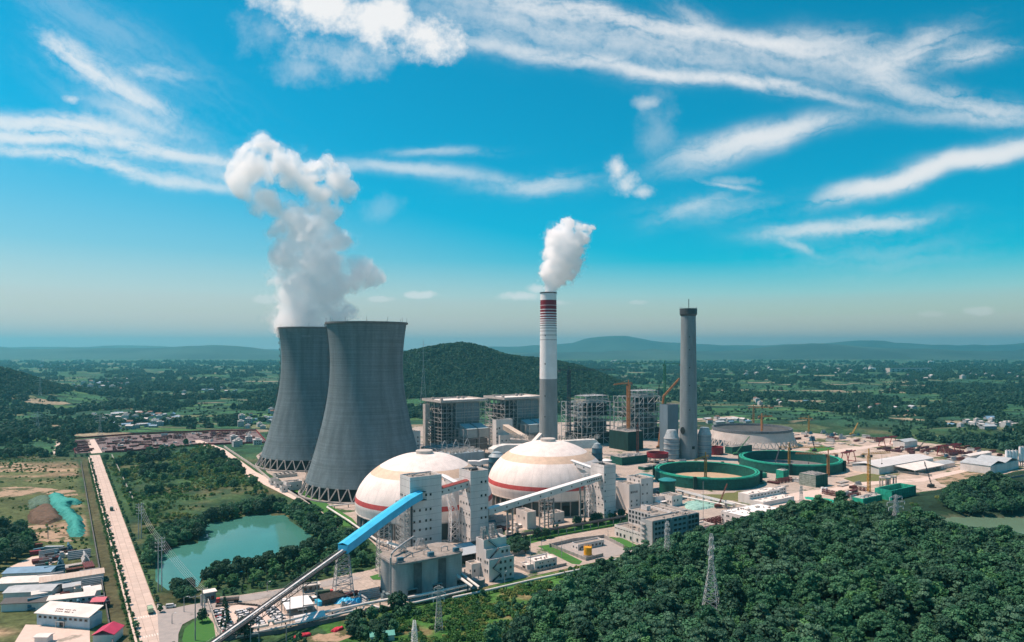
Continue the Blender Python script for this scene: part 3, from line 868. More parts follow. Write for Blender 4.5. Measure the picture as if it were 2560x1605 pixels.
def dome_material():
    m = mat('dome_sheet', (0.83, 0.74, 0.685), 0.6, 0.09, 0.16, stretch=(1, 1, 0.2))
    nt = m.node_tree; N, L = nt.nodes, nt.links
    p = N['Principled BSDF']; src = p.inputs['Base Color'].links[0].from_socket
    tc = N.new('ShaderNodeTexCoord'); sx = N.new('ShaderNodeSeparateXYZ'); L.new(tc.outputs['Object'], sx.inputs[0])
    at2 = N.new('ShaderNodeMath'); at2.operation = 'ARCTAN2'; L.new(sx.outputs[1], at2.inputs[0]); L.new(sx.outputs[0], at2.inputs[1])
    def seam(v, pitch, w):
        md = N.new('ShaderNodeMath'); md.operation = 'FLOORED_MODULO'; L.new(v, md.inputs[0]); md.inputs[1].default_value = pitch
        lt = N.new('ShaderNodeMath'); lt.operation = 'LESS_THAN'; L.new(md.outputs[0], lt.inputs[0]); lt.inputs[1].default_value = w; return lt.outputs[0]
    a = seam(at2.outputs[0], 2 * math.pi / 40, 0.006); b = seam(sx.outputs[2], 4.2, 0.10)
    mxx = N.new('ShaderNodeMath'); mxx.operation = 'MAXIMUM'; L.new(a, mxx.inputs[0]); L.new(b, mxx.inputs[1])
    h = N.new('ShaderNodeMath'); h.operation = 'MULTIPLY'; L.new(mxx.outputs[0], h.inputs[0]); h.inputs[1].default_value = 0.45
    mx = N.new('ShaderNodeMix'); mx.data_type = 'RGBA'; L.new(h.outputs[0], mx.inputs['Factor']); L.new(src, mx.inputs['A']); mx.inputs['B'].default_value = (0.50, 0.47, 0.44, 1)
    L.new(mx.outputs['Result'], p.inputs['Base Color'])
    return m
dome_mat = dome_material()
DOME_A, DOME_B = (-68.2, 545.0), (31.7, 617.0)
coal_dome((*DOME_A, 0), 'white coal dome with red and beige bands beside the front cooling tower')
coal_dome((*DOME_B, 0), 'white coal dome with red and beige bands in front of the red banded chimney')

# ------------------------------------------------------------------ chimneys
def chimney():
    t = thing('chimney', 'white chimney with dark red bands at its top and a grey foot', 'chimney', (*STACK, 0))
    def r(z): return 10.3 - 1.7 * z / 196.0
    def seg(mb, z0, z1, n=4): return mb.lathe([(r(z0 + (z1 - z0) * i / n), z0 + (z1 - z0) * i / n) for i in range(n + 1)], 64)
    MB().lathe([(15.5, 0), (14.0, 8), (11.6, 20), (r(30), 30)] + [(r(z), z) for z in range(40, 105, 8)] + [(r(104), 104)], 64).build('concrete_foot', M_STACKC, t, 40)
    whites = MB(); 
    bands = [(188, 182.6, 1), (182.2, 178.3, 1), (177.6, 175.2, 1), (174.2, 172.4, 1), (171.3, 169.8, 1), (168.6, 167.3, 1), (166.0, 165.0, 1), (163.6, 162.8, 1), (161.2, 160.5, 0), (158.4, 157.8, 0), (155.2, 154.7, 0), (150.9, 150.4, 0), (145.8, 145.3, 0)]
    z = 104.0; bl = sorted(bands, key=lambda b: b[1])
    for top, bot, red in bl:
        seg(whites, z, bot); z = top
    seg(whites, z, 196.0)
    whites.build('white_shaft', M_WHITE, t, 40)
    for top, bot, red in bl:
        seg(MB(), bot, top, 1).build('red_band' if red else 'dark_band', M_REDD if red else M_STEELD, t, 40)
    MB().lathe([(r(196), 195.2), (r(196) + 0.5, 195.2), (r(196) + 0.5, 196.4), (r(196) - 1.2, 196.4), (r(196) - 1.6, 190)], 64).build('rim', M_STEELD, t)
    for zz in (150.2, 120, 86, 64, 40):
        a = R(-115)
        rr = r(zz)
        MB().bar((math.cos(a) * rr, math.sin(a) * rr, zz), (math.cos(a) * (rr + 0.08), math.sin(a) * (rr + 0.08), zz), 1.0, 1.6).build('hatch', M_DARK, t)
chimney()

STACK2 = (219.7, 872.0)
def new_chimney():
    t = thing('bare_chimney', 'bare grey concrete chimney with a dark work platform and mast on top', 'chimney', (*STACK2, 0))
    def r(z): return 11.4 - 2.4 * z / 178.0
    MB().lathe([(r(z), z) for z in np.linspace(0, 178, 24)], 64).build('shaft', M_STACKN, t, 40)
    MB().lathe([(8.9, 176.5), (10.6, 179), (10.6, 186.0), (10.0, 186.0), (8.9, 179)], 48).disc(10.5, 184, 48).build('work_platform', M_STEELD, t)
    mb = MB()
    for k in range(20):
        a = 2 * math.pi * k / 20
        mb.bar((10.4 * math.cos(a), 10.4 * math.sin(a), 186), (10.4 * math.cos(a), 10.4 * math.sin(a), 188), 0.18)
    mb.build('railing', M_STEEL, t)
    MB().bar((0.5, 0, 184), (0.5, 0, 198), 0.7).build('mast', M_STEELD, t)
    d = Vector((-0.24, -0.97, 0)); sd = Vector((-0.97, 0.24, 0))
    n = (d * 0.80 + sd * 0.6).normalized(); th = math.atan2(n.y, n.x)
    o = MB().add([(r(32) + 0.45, 5.6 * 0.62 * math.cos(2 * math.pi * k / 24), 35 + 7.2 * 0.62 * math.sin(2 * math.pi * k / 24)) for k in range(24)], [tuple(range(24))]).build('flue_opening', M_DARK, t); o.rotation_euler = (0, 0, th)
    o = MB().box(r(14) - 0.4, r(14) + 0.3, -1.8, 1.8, 12.5, 16).build('service_opening', M_DARK, t); o.rotation_euler = (0, 0, R(-72))
    for zz in (60, 90, 112, 134, 150):
        o = MB().box(r(zz) - 0.5, r(zz) + 0.06, -0.5, 0.5, zz, zz + 1.5).build('hatch', M_DARK, t); o.rotation_euler = (0, 0, R(-95))
new_chimney()

# ------------------------------------------------------------------ buildings on the plant's grid
WIN = {}
def window(parent, x, y, z, w, h, face, frame=True):
    """one window, a thin framed pane standing 5 cm proud of its wall"""
    key = (w, h, frame)
    if key not in WIN:
        mb = MB()
        mb.box(-w / 2, w / 2, -0.05, 0.02, -h / 2, h / 2, 0)
        f = 0.12
        if frame:
            mb.box(-w / 2 - f, w / 2 + f, -0.14, 0.0, h / 2, h / 2 + f, 1).box(-w / 2 - f, w / 2 + f, -0.18, 0.0, -h / 2 - f, -h / 2, 1)
            mb.box(-w / 2 - f, -w / 2, -0.14, 0.0, -h / 2, h / 2, 1).box(w / 2, w / 2 + f, -0.14, 0.0, -h / 2, h / 2, 1)
        WIN[key] = mb
        o = mb.build('window', [M_GLASS, M_FRAME], parent)
        WIN[key] = o.data
    else:
        o = D.objects.new('window', WIN[key]); COL.objects.link(o); o.parent = parent
    o.location = (x, y, z)
    o.rotation_euler = (0, 0, {'front': 0, 'left': -math.pi / 2, 'right': math.pi / 2, 'back': math.pi}[face])
    return o

def shell_box(mb, x0, x1, y0, y1, z0, z1, t=0.35, drop=0.9):
    """four walls with a parapet standing above the roof"""
    o = [(x0, y0), (x1, y0), (x1, y1), (x0, y1)]; i = [(x0 + t, y0 + t), (x1 - t, y0 + t), (x1 - t, y1 - t), (x0 + t, y1 - t)]
    vs = [(*p, z0) for p in o] + [(*p, z1) for p in o] + [(*p, z1) for p in i] + [(*p, z1 - drop - 0.2) for p in i]
    fs = []
    for k in range(4):
        j = (k + 1) % 4
        fs += [(k, j, 4 + j, 4 + k), (4 + k, 4 + j, 8 + j, 8 + k), (8 + k, 8 + j, 12 + j, 12 + k)]
    mb.add(vs, fs)
    return (x0 + t, x1 - t, y0 + t, y1 - t, z1 - drop)

def block(t, x0, x1, y0, y1, z0, z1, wall=None, roof=None, drop=0.9):
    mb = MB(); q = shell_box(mb, x0, x1, y0, y1, z0, z1, 0.35, drop)
    w = mb.build('wall', wall or M_WALLP, t)
    MB().box(q[0], q[1], q[2], q[3], q[4] - 0.25, q[4]).build('roof', roof or M_ROOFG, t)
    if x1 - x0 > 9 and y1 - y0 > 7:                       # hatches, vents and pipes that stand on the roof
        rn = random.Random(int(x1 * 31 + y1 * 17 + z1 * 7)); mb = MB()
        for _ in range(int(4 + (x1 - x0) * (y1 - y0) / 60)):
            x, y = rn.uniform(x0 + 1.2, x1 - 2.6), rn.uniform(y0 + 1.2, y1 - 2.6); a = rn.random()
            if a < 0.45: mb.box(x, x + rn.uniform(0.6, 1.6), y, y + rn.uniform(0.6, 1.4), q[4], q[4] + rn.uniform(0.5, 1.4))
            elif a < 0.75: mb.tube([(x, y, q[4]), (x, y, q[4] + rn.uniform(0.8, 1.8))], 0.25, 6)
            else: mb.box(x, min(x1 - 1, x + rn.uniform(3, 7)), y, y + 0.3, q[4], q[4] + 0.4)
        mb.build('roof_vents', M_CONC, t)
    return w

def rows(t, face, pos, xs, zs, w=1.2, h=1.5):
    for z in zs:
        for x in xs:
            if face == 'front': window(t, x, pos - 0.01, z, w, h, 'front')
            elif face == 'left': window(t, pos - 0.01, x, z, w, h, 'left')
            elif face == 'right': window(t, pos + 0.01, x, z, w, h, 'right')

def gallery(name, label, p0, p1, w, h, roofm, wallm, nwin=0, cat='conveyor', curve=None, arch=0.5):
    """covered sloping conveyor gallery from p0 to p1 (points on its floor)"""
    pts = [Vector(p0)] + [Vector(c) for c in (curve or [])] + [Vector(p1)]
    t = thing(name, label, cat, p0)
    b = pts[0].copy(); pts = [p - b for p in pts]
    wall, roof = MB(), MB()
    def frame(i):
        d = pts[min(i + 1, len(pts) - 1)] - pts[max(i - 1, 0)]
        s = Vector((d.y, -d.x, 0)).normalized()
        return s
    sec = []
    for i, p in enumerate(pts):
        s = frame(i)
        sec.append([p + s * (w / 2), p + s * (w / 2) + Vector((0, 0, h)), p - s * (w / 2) + Vector((0, 0, h)), p - s * (w / 2)])
    for i in range(len(pts) - 1):
        A, B = sec[i], sec[i + 1]
        wall.add(A + B, [(0, 4, 5, 1), (2, 6, 7, 3), (3, 7, 4, 0)])
        up = Vector((0, 0, 0.3)); ar = Vector((0, 0, 0.3 + arch))
        sA, sB = frame(i) * 0.3, frame(i + 1) * 0.3
        ra = [A[1] + sA, (A[1] + A[2]) / 2 + Vector((0, 0, arch)), A[2] - sA, A[1] + sA + up, (A[1] + A[2]) / 2 + ar, A[2] - sA + up]
        rb = [B[1] + sB, (B[1] + B[2]) / 2 + Vector((0, 0, arch)), B[2] - sB, B[1] + sB + up, (B[1] + B[2]) / 2 + ar, B[2] - sB + up]
        roof.add(ra + rb, [(3, 4, 10, 9), (4, 5, 11, 10), (0, 3, 9, 6), (2, 8, 11, 5), (0, 6, 7, 1), (1, 7, 8, 2)])
    for A, rev in ((sec[0], 1), (sec[-1], 0)):
        wall.add(A, [(3, 2, 1, 0) if rev else (0, 1, 2, 3)])
    wall.build('wall', wallm, t); roof.build('roof', roofm, t)
    if nwin:
        for i in range(nwin):
            k = (i + 0.5) / nwin
            tot = len(pts) - 1; seg = min(int(k * tot), tot - 1); kk = k * tot - seg
            p = pts[seg].lerp(pts[seg + 1], kk)
            d = pts[seg + 1] - pts[seg]; th = math.atan2(d.y, d.x)
            s = Vector((d.y, -d.x, 0)).normalized()
            o = window(t, 0, 0, 0, 1.0, 1.2, 'front', False)
            o.location = p + s * (w / 2 + 0.02) + Vector((0, 0, h * 0.52)); o.rotation_euler = (0, 0, th)
    return t

def lattice(mb, c, b, tp, z0, z1, n, w, skew=(0, 0)):
    """square braced tower: half widths b at the foot, tp at the head"""
    def P(k, z):
        f = (z - z0) / (z1 - z0); hx = b[0] + (tp[0] - b[0]) * f; hy = b[1] + (tp[1] - b[1]) * f
        sx, sy = ((-1, -1), (1, -1), (1, 1), (-1, 1))[k % 4]
        return Vector((c[0] + sx * hx + skew[0] * f, c[1] + sy * hy + skew[1] * f, z))
    for k in range(4): mb.bar(P(k, z0), P(k, z1), w * 1.4)
    for i in range(n):
        a = z0 + (z1 - z0) * i / n; e = z0 + (z1 - z0) * (i + 1) / n
        for k in range(4):
            mb.bar(P(k, e), P(k + 1, e), w)
            mb.bar(P(k, a), P(k + 1, e), w * 0.8); mb.bar(P(k + 1, a), P(k, e), w * 0.8)
    return mb

def yaw(t, deg): t.rotation_euler = (0, 0, R(deg)); return t

# --- the three white transfer towers
T1, T2, T3 = (-65.7, 451.0), (-28.7, 484.0), (73.0, 555.0)
t = thing('transfer_tower', 'white transfer tower where the bright blue conveyor ends', 'tower', (*T1, 0), GRID)
block(t, 0, 23, 0, 15.2, 0, 53, M_WALL)
rows(t, 'front', 0, [3.0, 7.0, 11.5, 14.8], [31.0, 23.8, 18.3, 11.5], 1.25, 1.5)
rows(t, 'front', 0, [11.5, 14.8], [40.5], 1.25, 1.5)
rows(t, 'left', 0, [3.0, 7.2, 11.5, 13.6], [40, 31.0, 23.8, 18.3, 11.5], 1.0, 1.4)
MB().box(0.6, 10.5, -2.6, -0.02, 42.9, 43.2).build('canopy', M_STEELD, t)
MB().box(6.5, 11.0, -2.2, -0.02, 37.6, 37.9).bar((10.8, -2.1, 37.9), (10.8, -2.1, 39.2), 0.12).bar((6.7, -2.1, 39.2), (10.8, -2.1, 39.2), 0.1).build('balcony', M_STEELD, t)
mb = lattice(MB(), (-1.9, 7.5), (1.5, 6.8), (1.5, 6.8), 0, 36, 11, 0.22); mb.build('stair_scaffold', M_STEEL, t)
MB().bar((0.9, -0.5, 0), (0.9, -0.5, 38), 0.9).build('downpipe', M_STEELD, t)
t = thing('transfer_tower', 'white transfer tower between the two coal domes, second from the left', 'tower', (*T2, 0), GRID)
block(t, 0, 14.6, 0, 15.8, 0, 51.2, M_WALL)
rows(t, 'front', 0, [8.9, 12.3], [43, 33.5, 24.5, 18, 10.5], 1.3, 1.5)
rows(t, 'left', 0, [1.6, 5.2, 9.2, 13.2], [37, 28.0, 21, 13.0, 4.0], 1.0, 1.4)
MB().box(4, 9, 5, 9, 50.4, 52.0).bar((2, 3, 50.4), (12, 12, 52.0), 0.5).build('roof_vents', M_STEELD, t)
t = thing('transfer_tower', 'white transfer tower right of the right hand dome where the long white conveyor ends', 'tower', (*T3, 0), GRID)
block(t, 0, 12.4, 0, 16.4, 0, 43.6, M_WALL)
rows(t, 'front', 0, [1.1], [36, 30, 23, 15, 8], 0.9, 1.3)
rows(t, 'left', 0, [2.2, 6.5, 10.5, 14.0], [31.0, 25, 17, 12.0, 4.5], 1.0, 1.3)
MB().box(3, 6, 6, 10, 42.8, 44.2).bar((2, 3, 42.8), (9, 12, 44.6), 0.4).build('roof_vents', M_STEELD, t)

# --- conveyors
gallery('conveyor_gallery', 'bright blue covered conveyor climbing to the first transfer tower', (-93, 384.5, 23.6), (-60.3, 453.2, 38.6), 6.2, 4.6, M_BLUE, M_BLUE, 0, curve=[(-76.7, 423.5, 31.6), (-66, 443, 36.8)], arch=0.9)
gallery('conveyor_gallery', 'short white gallery with a red roof joining the first two transfer towers', (-50.5, 469.5, 37.4), (-31.0, 488.5, 39.8), 5.4, 4.6, mat('red_roof', (0.24, 0.05, 0.045), 0.7, 0.12, 0.3), M_WALLP, 5)
gallery('conveyor_gallery', 'long white gallery climbing past the right hand dome to the third transfer tower', (-17.5, 495.0, 18.6), (71.0, 560.5, 31.2), 4.8, 4.2, M_WHITE, M_WALLP, 18, curve=[(57, 550.0, 29.4)])
gallery('conveyor_gallery', 'white gallery from the third transfer tower into the right hand dome', (44, 590, 40.5), (70.0, 566, 34.5), 4.2, 3.8, M_WHITE, M_WALLP, 4)
gallery('conveyor_gallery', 'white gallery from the second transfer tower into the left hand dome', (-55, 517, 41.0), (-34.0, 494.5, 35.0), 4.2, 3.8, M_WHITE, M_WALLP, 4)
gallery('conveyor_gallery', 'pale tan gallery sloping from the bunker tower down towards the chimney', (-8.0, 838, 39.5), (25.0, 786, 26.0), 7.5, 5.5, mat('tan_gallery', (0.62, 0.52, 0.42), 0.7, 0.1, 0.2), mat('tan_gallery_wall', (0.45, 0.38, 0.31), 0.7, 0.1, 0.2), 0, arch=0.2)

def open_belt():
    p0, p1 = Vector((-93, 384.5, 24.6)), Vector((-132.0, 286, 8.2))
    t = thing('belt_conveyor', 'long open belt conveyor with white cover and dark edges crossing the car park', 'conveyor', p0)
    d = (p1 - p0); s = Vector((d.y, -d.x, 0)).normalized(); z = Vector((0, 0, 1)); O = Vector((0, 0, 0))
    MB().bar(O + z * 0.9, d + z * 0.9, 1.0, 0.5).build('belt_cover', mat('belt_cover', (0.66, 0.66, 0.65), 0.5, 0.15, 0.4), t)
    MB().bar(O + s * 1.7 + z * 0.4, d + s * 1.7 + z * 0.4, 1.7, 0.35).bar(O - s * 1.7 + z * 0.4, d - s * 1.7 + z * 0.4, 1.7, 0.35).build('walkway', mat('black_walkway', (0.025, 0.03, 0.036), 0.8, 0.2, 0.5), t)
    mb = MB(); n = 26
    for q in (-2.1, 2.1):
        mb.bar(O + s * q - z * 2.4, d + s * q - z * 2.4, 0.28); mb.bar(O + s * q, d + s * q, 0.28)
        for i in range(n):
            a, b2 = O.lerp(d, i / n), O.lerp(d, (i + 1) / n)
            mb.bar(a + s * q, a + s * q - z * 2.4, 0.18); mb.bar(a + s * q - z * (0 if i % 2 else 2.4), b2 + s * q - z * (2.4 if i % 2 else 0), 0.16)
    mb.build('truss', M_STEELD, t)
    mb = MB()
    for q in (-2.2, 2.2):
        mb.bar(O + s * q + z * 1.5, d + s * q + z * 1.5, 0.08)
        for i in range(60): a = O.lerp(d, i / 60); mb.bar(a + s * q + z * 0.4, a + s * q + z * 1.5, 0.07)
    mb.build('handrail', M_STEEL, t)
open_belt()

def trestle(label, loc, b, tp, h, n, w, m, rot=GRID - 12):
    t = thing('conveyor_trestle', label, 'support tower', (*loc, 0), rot)
    lattice(MB(), (0, 0), b, tp, 0.3, h, n, w).build('lattice', m, t)
    for sx, sy in ((-1, -1), (1, -1), (1, 1), (-1, 1)):
        MB().box(sx * b[0] - 0.7, sx * b[0] + 0.7, sy * b[1] - 0.7, sy * b[1] + 0.7, 0, 0.5).build('footing', M_CONC, t)
trestle('lattice support tower under the upper blue conveyor beside the first transfer tower', (-77.5, 424.5), (4.0, 6.0), (3.4, 3.4), 31.3, 8, 0.26, M_STEEL)
trestle('tall lattice support tower where blue conveyor meets open belt', (-93.0, 385.5), (5.2, 6.2), (3.0, 3.0), 22.8, 6, 0.26, M_STEEL)
def posts(label, loc, half, h, gap, w=0.75, rungs=4, m=None, rot=None):
    t = thing('conveyor_trestle', label, 'support', (*loc, 0), GRID if rot is None else rot)
    for s in (-1, 1):
        for q in ((-1, 1) if gap else (0,)):
            MB().box(s * half - w / 2, s * half + w / 2, q * gap - w / 2, q * gap + w / 2, 0, h).build('post', m or M_CONC, t)
    mb = MB()
    for i in range(rungs):
        z = h * (i + 1) / (rungs + 0.3)
        mb.box(-half + w / 2, half - w / 2, -gap - w * 0.4, -gap + w * 0.4, z - 0.45, z + 0.1)
        if gap:
            mb.box(-half + w / 2, half - w / 2, gap - w * 0.4, gap + w * 0.4, z - 0.45, z + 0.1)
            for s in (-1, 1): mb.box(s * half - w * 0.3, s * half + w * 0.3, -gap + w / 2, gap - w / 2, z - 0.45, z)
    mb.build('cross_beam', m or M_CONC, t)
posts('pair of slim steel posts under the open belt beside the white canopy', (-103, 357.2), 3.4, 18.2, 0, 0.4, 3, M_STEEL, 20)
posts('pair of slim steel posts under the open belt in the car park', (-110, 340.5), 1.9, 15.4, 0, 0.4, 2, M_STEEL, 20)
posts('short pair of steel posts under the lowest end of the open belt', (-118, 321), 1.8, 12.2, 0, 0.4, 2, M_STEEL, 20)
posts('first pair of concrete columns under the long white gallery', (-1.5, 507), 2.2, 19.9, 0, 1.0, 0)
posts('four leg concrete trestle with cross beams under the long white gallery', (26.0, 527), 4.2, 23.8, 3.2, 0.9, 5)
posts('third pair of concrete columns, with rungs, under the long white gallery', (55.0, 548), 2.3, 27.9, 0, 1.1, 5)
def aframe(label, loc, h, m):
    t = thing('gallery_truss', label, 'support tower', (*loc, 0), GRID)
    lattice(MB(), (0, 0), (3.6, 2.0), (2.6, 2.0), 0.2, h * 0.55, 4, 0.34).build('lower_lattice', m, t)
    lattice(MB(), (0, 0), (2.6, 2.0), (2.0, 2.0), h * 0.55, h, 4, 0.3, skew=(-3.0, 3.5)).build('upper_lattice', m, t)
aframe('white braced truss left of the second transfer tower', (-41.0, 494.5), 37, M_WHITE)
aframe('white braced truss left of the third transfer tower', (63.5, 567.5), 34.5, M_WHITE)

# --- silo block in front of the first tower
def silo_block():
    t = thing('silo_block', 'grey concrete silo block of six joined silos beside the boundary pipe', 'silos', (-60.5, 384.5, 0), GRID)
    S, Rr = 15.2, 6.6
    for j in range(2):
        for i in range(3):
            MB().lathe([(Rr, 0), (Rr, 19.2)], 40, (i * S, j * 12.4)).build('silo', lined('silo_concrete', (0.40, 0.41, 0.40), 1.4, (0.32, 0.33, 0.32), 0.12, 0.9, 0.16, 0.2), t, True)
    for i in range(2):
        MB().box(i * S + 4.2, (i + 1) * S - 4.2, -4.2, -3.6, 0, 19.1).build('infill_wall', M_CONC_D, t)
    outline = []
    for cx, cyy, a0, a1 in ((2 * S, 0, -90, 0), (2 * S, 12.4, 0, 90), (0, 12.4, 90, 180), (0, 0, 180, 270)):
        for k in range(9):
            a = R(a0 + (a1 - a0) * k / 8); outline.append((cx + (Rr + 0.5) * math.cos(a), cyy + (Rr + 0.5) * math.sin(a)))
    MB().prism(outline, 19.2, 20.3).build('roof_slab', M_CONC, t)
    inn = [(S + (p[0] - S) * 0.965, 6.2 + (p[1] - 6.2) * 0.94) for p in outline]
    MB().prism(inn, 20.32, 20.45).build('roof_surface', M_ROOFG, t)
    mb = MB()
    for k in range(len(outline)):
        a, b = outline[k], outline[(k + 1) % len(outline)]
        mb.bar((*a, 21.4), (*b, 21.4), 0.1); mb.bar((*a, 20.3), (*a, 21.4), 0.08)
    mb.build('railing', M_STEEL, t)
    for i in range(3):
        MB().box(i * S + 0.2, i * S + 6.0, -7.6, -6.0, 5.2, 5.5).build('door_canopy', M_CONC, t)
        MB().box(i * S + 0.6, i * S + 5.6, -6.75, -6.3, 0.0, 5.1).build('loading_opening', M_DARK, t)
        MB().box(i * S + 0.2, i * S + 6.0, -6.9, -6.76, 2.5, 2.8).build('loading_beam', M_CONC, t)
    for x, y in ((-4.5, -4.8), (14.0, -5.0), (30.0, -5.2)):
        MB().box(x, x + 3.4, y, y + 2.0, 20.46, 22.8).build('dust_filter', M_BLUED, t)
    mb = MB()
    for k in range(3):
        x = 3 + k * 11
        mb.tube([(x, 1, 20.5), (x, 1, 22.6), (x + 2, 1, 23.2), (x + 4, 1, 22.6), (x + 4, 1, 20.5)], 0.3, 6)
    mb.build('roof_pipes', M_STEEL, t)
    lattice(MB(), (6, 12), (1.5, 1.5), (1.5, 1.5), 20.5, 27, 3, 0.2).build('roof_frame', M_STEEL, t); lattice(MB(), (18, 13), (4, 1.5), (1, 1.5), 20.5, 26, 2, 0.2).build('roof_frame', M_STEEL, t)
    MB().tube([(-8, -3, 0), (-8, -3, 23.4), (-7.2, -2.5, 25.0), (-5, 0, 25.6), (6, 9, 26.6), (13, 12, 28.2), (14, 12.3, 27.6)], 0.55, 8).build('vent_pipe', M_STEEL, t, 60)
    MB().bar((-4, 10, 28), (9, 14, 22), 1.3, 1.3).build('ash_chute', M_WHITE, t)
silo_block()

# --- white stepped building with an outside stair
t = thing('stepped_building', 'white stepped three tier building with dark zigzag outside stair beside the silos', 'building', (-13.3, 407.5, 0), GRID)
block(t, 0, 17.5, 0, 3.4, 0, 13); block(t, 0, 17.0, 3.41, 6.0, 0, 18); block(t, 0, 16.0, 6.01, 14.8, 0, 23.2, None, M_ROOFG)
rows(t, 'front', 0, [8, 11.2, 15.0], [10.3, 6.4, 2.2], 1.4, 1.5); rows(t, 'front', 3.4, [11.5, 14.6], [15.4], 1.4, 1.5)
rows(t, 'left', 0, [2.0, 4.4, 9.5, 12.2], [11.0, 6.0], 1.1, 1.5)
mb = MB()
for a, b in (((1.5, -1.0, 0.3), (7.5, -1.0, 4)), ((7.5, -1.0, 4), (2.0, -1.0, 8)), ((2.0, -1.0, 8), (7.2, -1.0, 12.4)), ((2.5, 2.6, 13.2), (8.5, 2.6, 18)), ((8.5, 5.3, 18.1), (3.0, 5.3, 22.6))):
    mb.bar(a, b, 1.0, 0.3); mb.bar(Vector(a) + Vector((0, -0.5, 1)), Vector(b) + Vector((0, -0.5, 1)), 0.12)
mb.build('stair', M_STEELD, t)
lattice(MB(), (1.8, 9.5), (1.3, 1.3), (1.1, 1.1), 22.4, 30, 4, 0.2).build('roof_frame', M_STEEL, t); lattice(MB(), (8.5, 10.5), (1.4, 1.4), (1.0, 1.0), 22.4, 30.5, 4, 0.2).build('roof_frame', M_STEEL, t)
MB().bar((3.2, 9.5, 29), (6.2, 9.0, 22.6), 0.9).bar((9.6, 10.5, 29), (13.0, 10.0, 22.6), 0.9).tube([(1.8, 9.5, 22.6), (1.8, 9.5, 29)], 0.6, 8).build('chute', M_GALV, t)
t = thing('annexe', 'small white annexe with one window left of the stepped building', 'building', (*uv((-13.3, 407.5), -6.2, 9.5), 0), GRID)
block(t, 0, 6.1, 0, 7, 0, 9.2); rows(t, 'left', 0, [1.5], [5], 0.9, 1.4); rows(t, 'front', 0, [2.0], [5], 0.9, 1.4)
t = thing('coal_shed', 'grey open fronted shed with pale sheet roof behind the silos', 'shed', (-34.9, 436.0, 0), GRID)
MB().add([(-0.8, -0.8, 6.6), (19.5, -0.8, 6.6), (19.5, 15.5, 9.0), (-0.8, 15.5, 9.0), (-0.8, -0.8, 6.85), (19.5, -0.8, 6.85), (19.5, 15.5, 9.25), (-0.8, 15.5, 9.25)], [(0, 3, 2, 1), (4, 5, 6, 7), (0, 1, 5, 4), (1, 2, 6, 5), (2, 3, 7, 6), (3, 0, 4, 7)]).build('roof', mat('grey_blue_sheet', (0.40, 0.45, 0.48), 0.5, 0.06, 0.2), t)
MB().box(0, 0.4, 0, 15, 0, 6.6).box(0.4, 19, 14.6, 15, 0, 8.6).box(18.6, 19, 0, 14.6, 0, 6.6).build('wall', M_CONC_L, t)
MB().box(2, 17, 6, 14, 0, 3.0).build('stockpile', M_STEELD, t)

# --- low buildings inside the fence
t = thing('pump_house', 'low white pump house with cream flat roof beside the boundary pipe', 'building', (13.9, 427.4, 0), GRID)
block(t, 0, 17, 0, 10.4, 0, 6.2, None, M_ROOFW); rows(t, 'front', 0, [2.5, 5.5, 8.8, 11.5, 15.0], [1.9], 1.2, 1.3); rows(t, 'front', 0, [4, 5.8, 10.3, 14.6], [4.4], 0.7, 0.7)
block(t, -4.8, -0.01, 1.5, 8.5, 0, 4.4, None, M_ROOFW); MB().box(-4.86, -4.8, 3.0, 6.2, 0, 3.2).build('door', M_DARK, t)
for x in (4, 8, 12.5): MB().cyl(0.5, 5.3, 6.3, 12, (x, 5)).build('roof_vent', M_CONC_L, t)
t = thing('control_room', 'low white building with flat screed roof behind the yellow tank', 'building', (44.4, 471.0, 0), GRID)
block(t, 0, 23.2, 0, 6.7, 0, 4.3); rows(t, 'front', 0, [3.5, 9.0, 12.8, 16.2, 19.4], [2.0], 1.6, 1.2); MB().box(1.4, 2.4, -0.06, 0.0, 0, 2.2).box(21.4, 22.4, -0.06, 0, 0, 2.2).build('door', M_GLASS, t); rows(t, 'left', 0, [1.5, 4.8], [2.0], 0.9, 0.9)
t = thing('yellow_tank', 'yellow oil tank on a concrete plinth inside the walled yard', 'tank', (49.7, 459.0, 0), GRID)
MB().cyl(3.0, 0, 1.2, 24).build('plinth', M_CONC, t)
MB().cyl(2.7, 1.2, 6.1, 32).build('shell', M_TANKY, t, 40)
mb = MB()
for k in range(14):
    a = 2 * math.pi * k / 14; mb.bar((2.65 * math.cos(a), 2.65 * math.sin(a), 6.1), (2.65 * math.cos(a), 2.65 * math.sin(a), 7.1), 0.09)
    b2 = 2 * math.pi * (k + 1) / 14; mb.bar((2.65 * math.cos(a), 2.65 * math.sin(a), 7.1), (2.65 * math.cos(b2), 2.65 * math.sin(b2), 7.1), 0.09)
mb.build('railing', M_TANKY, t)
def wall_run(name, label, pts, h=2.4, t=0.3, m=None, cat='wall', posts_every=0, base=None):
    b = pts[0]; th = thing(name, label, cat, (*b, 0))
    mb = MB()
    for p, q in zip(pts[:-1], pts[1:]):
        p3, q3 = Vector((p[0] - b[0], p[1] - b[1], h / 2)), Vector((q[0] - b[0], q[1] - b[1], h / 2))
        mb.bar(p3, q3, t, h)
    mb.build('panels', m or M_CONC, th)
    if posts_every:
        k = 0
        for p, q in zip(pts[:-1], pts[1:]):
            ln = math.dist(p, q); n = max(1, int(ln / posts_every))
            for i in range(n):
                if k >= 98: break
                x, y = p[0] + (q[0] - p[0]) * i / n - b[0], p[1] + (q[1] - p[1]) * i / n - b[1]
                MB().box(x - 0.25, x + 0.25, y - 0.25, y + 0.25, 0, h + 0.25).build('post', M_CONC_L, th); k += 1
    return th
wall_run('yard_wall', 'grey concrete wall around the yard with the yellow tank', [at(1374, 1366), at(1465, 1402), at(1508, 1391), at(1500, 1340)][0:3], 2.2, 0.3, M_CONC, 'wall', 4)
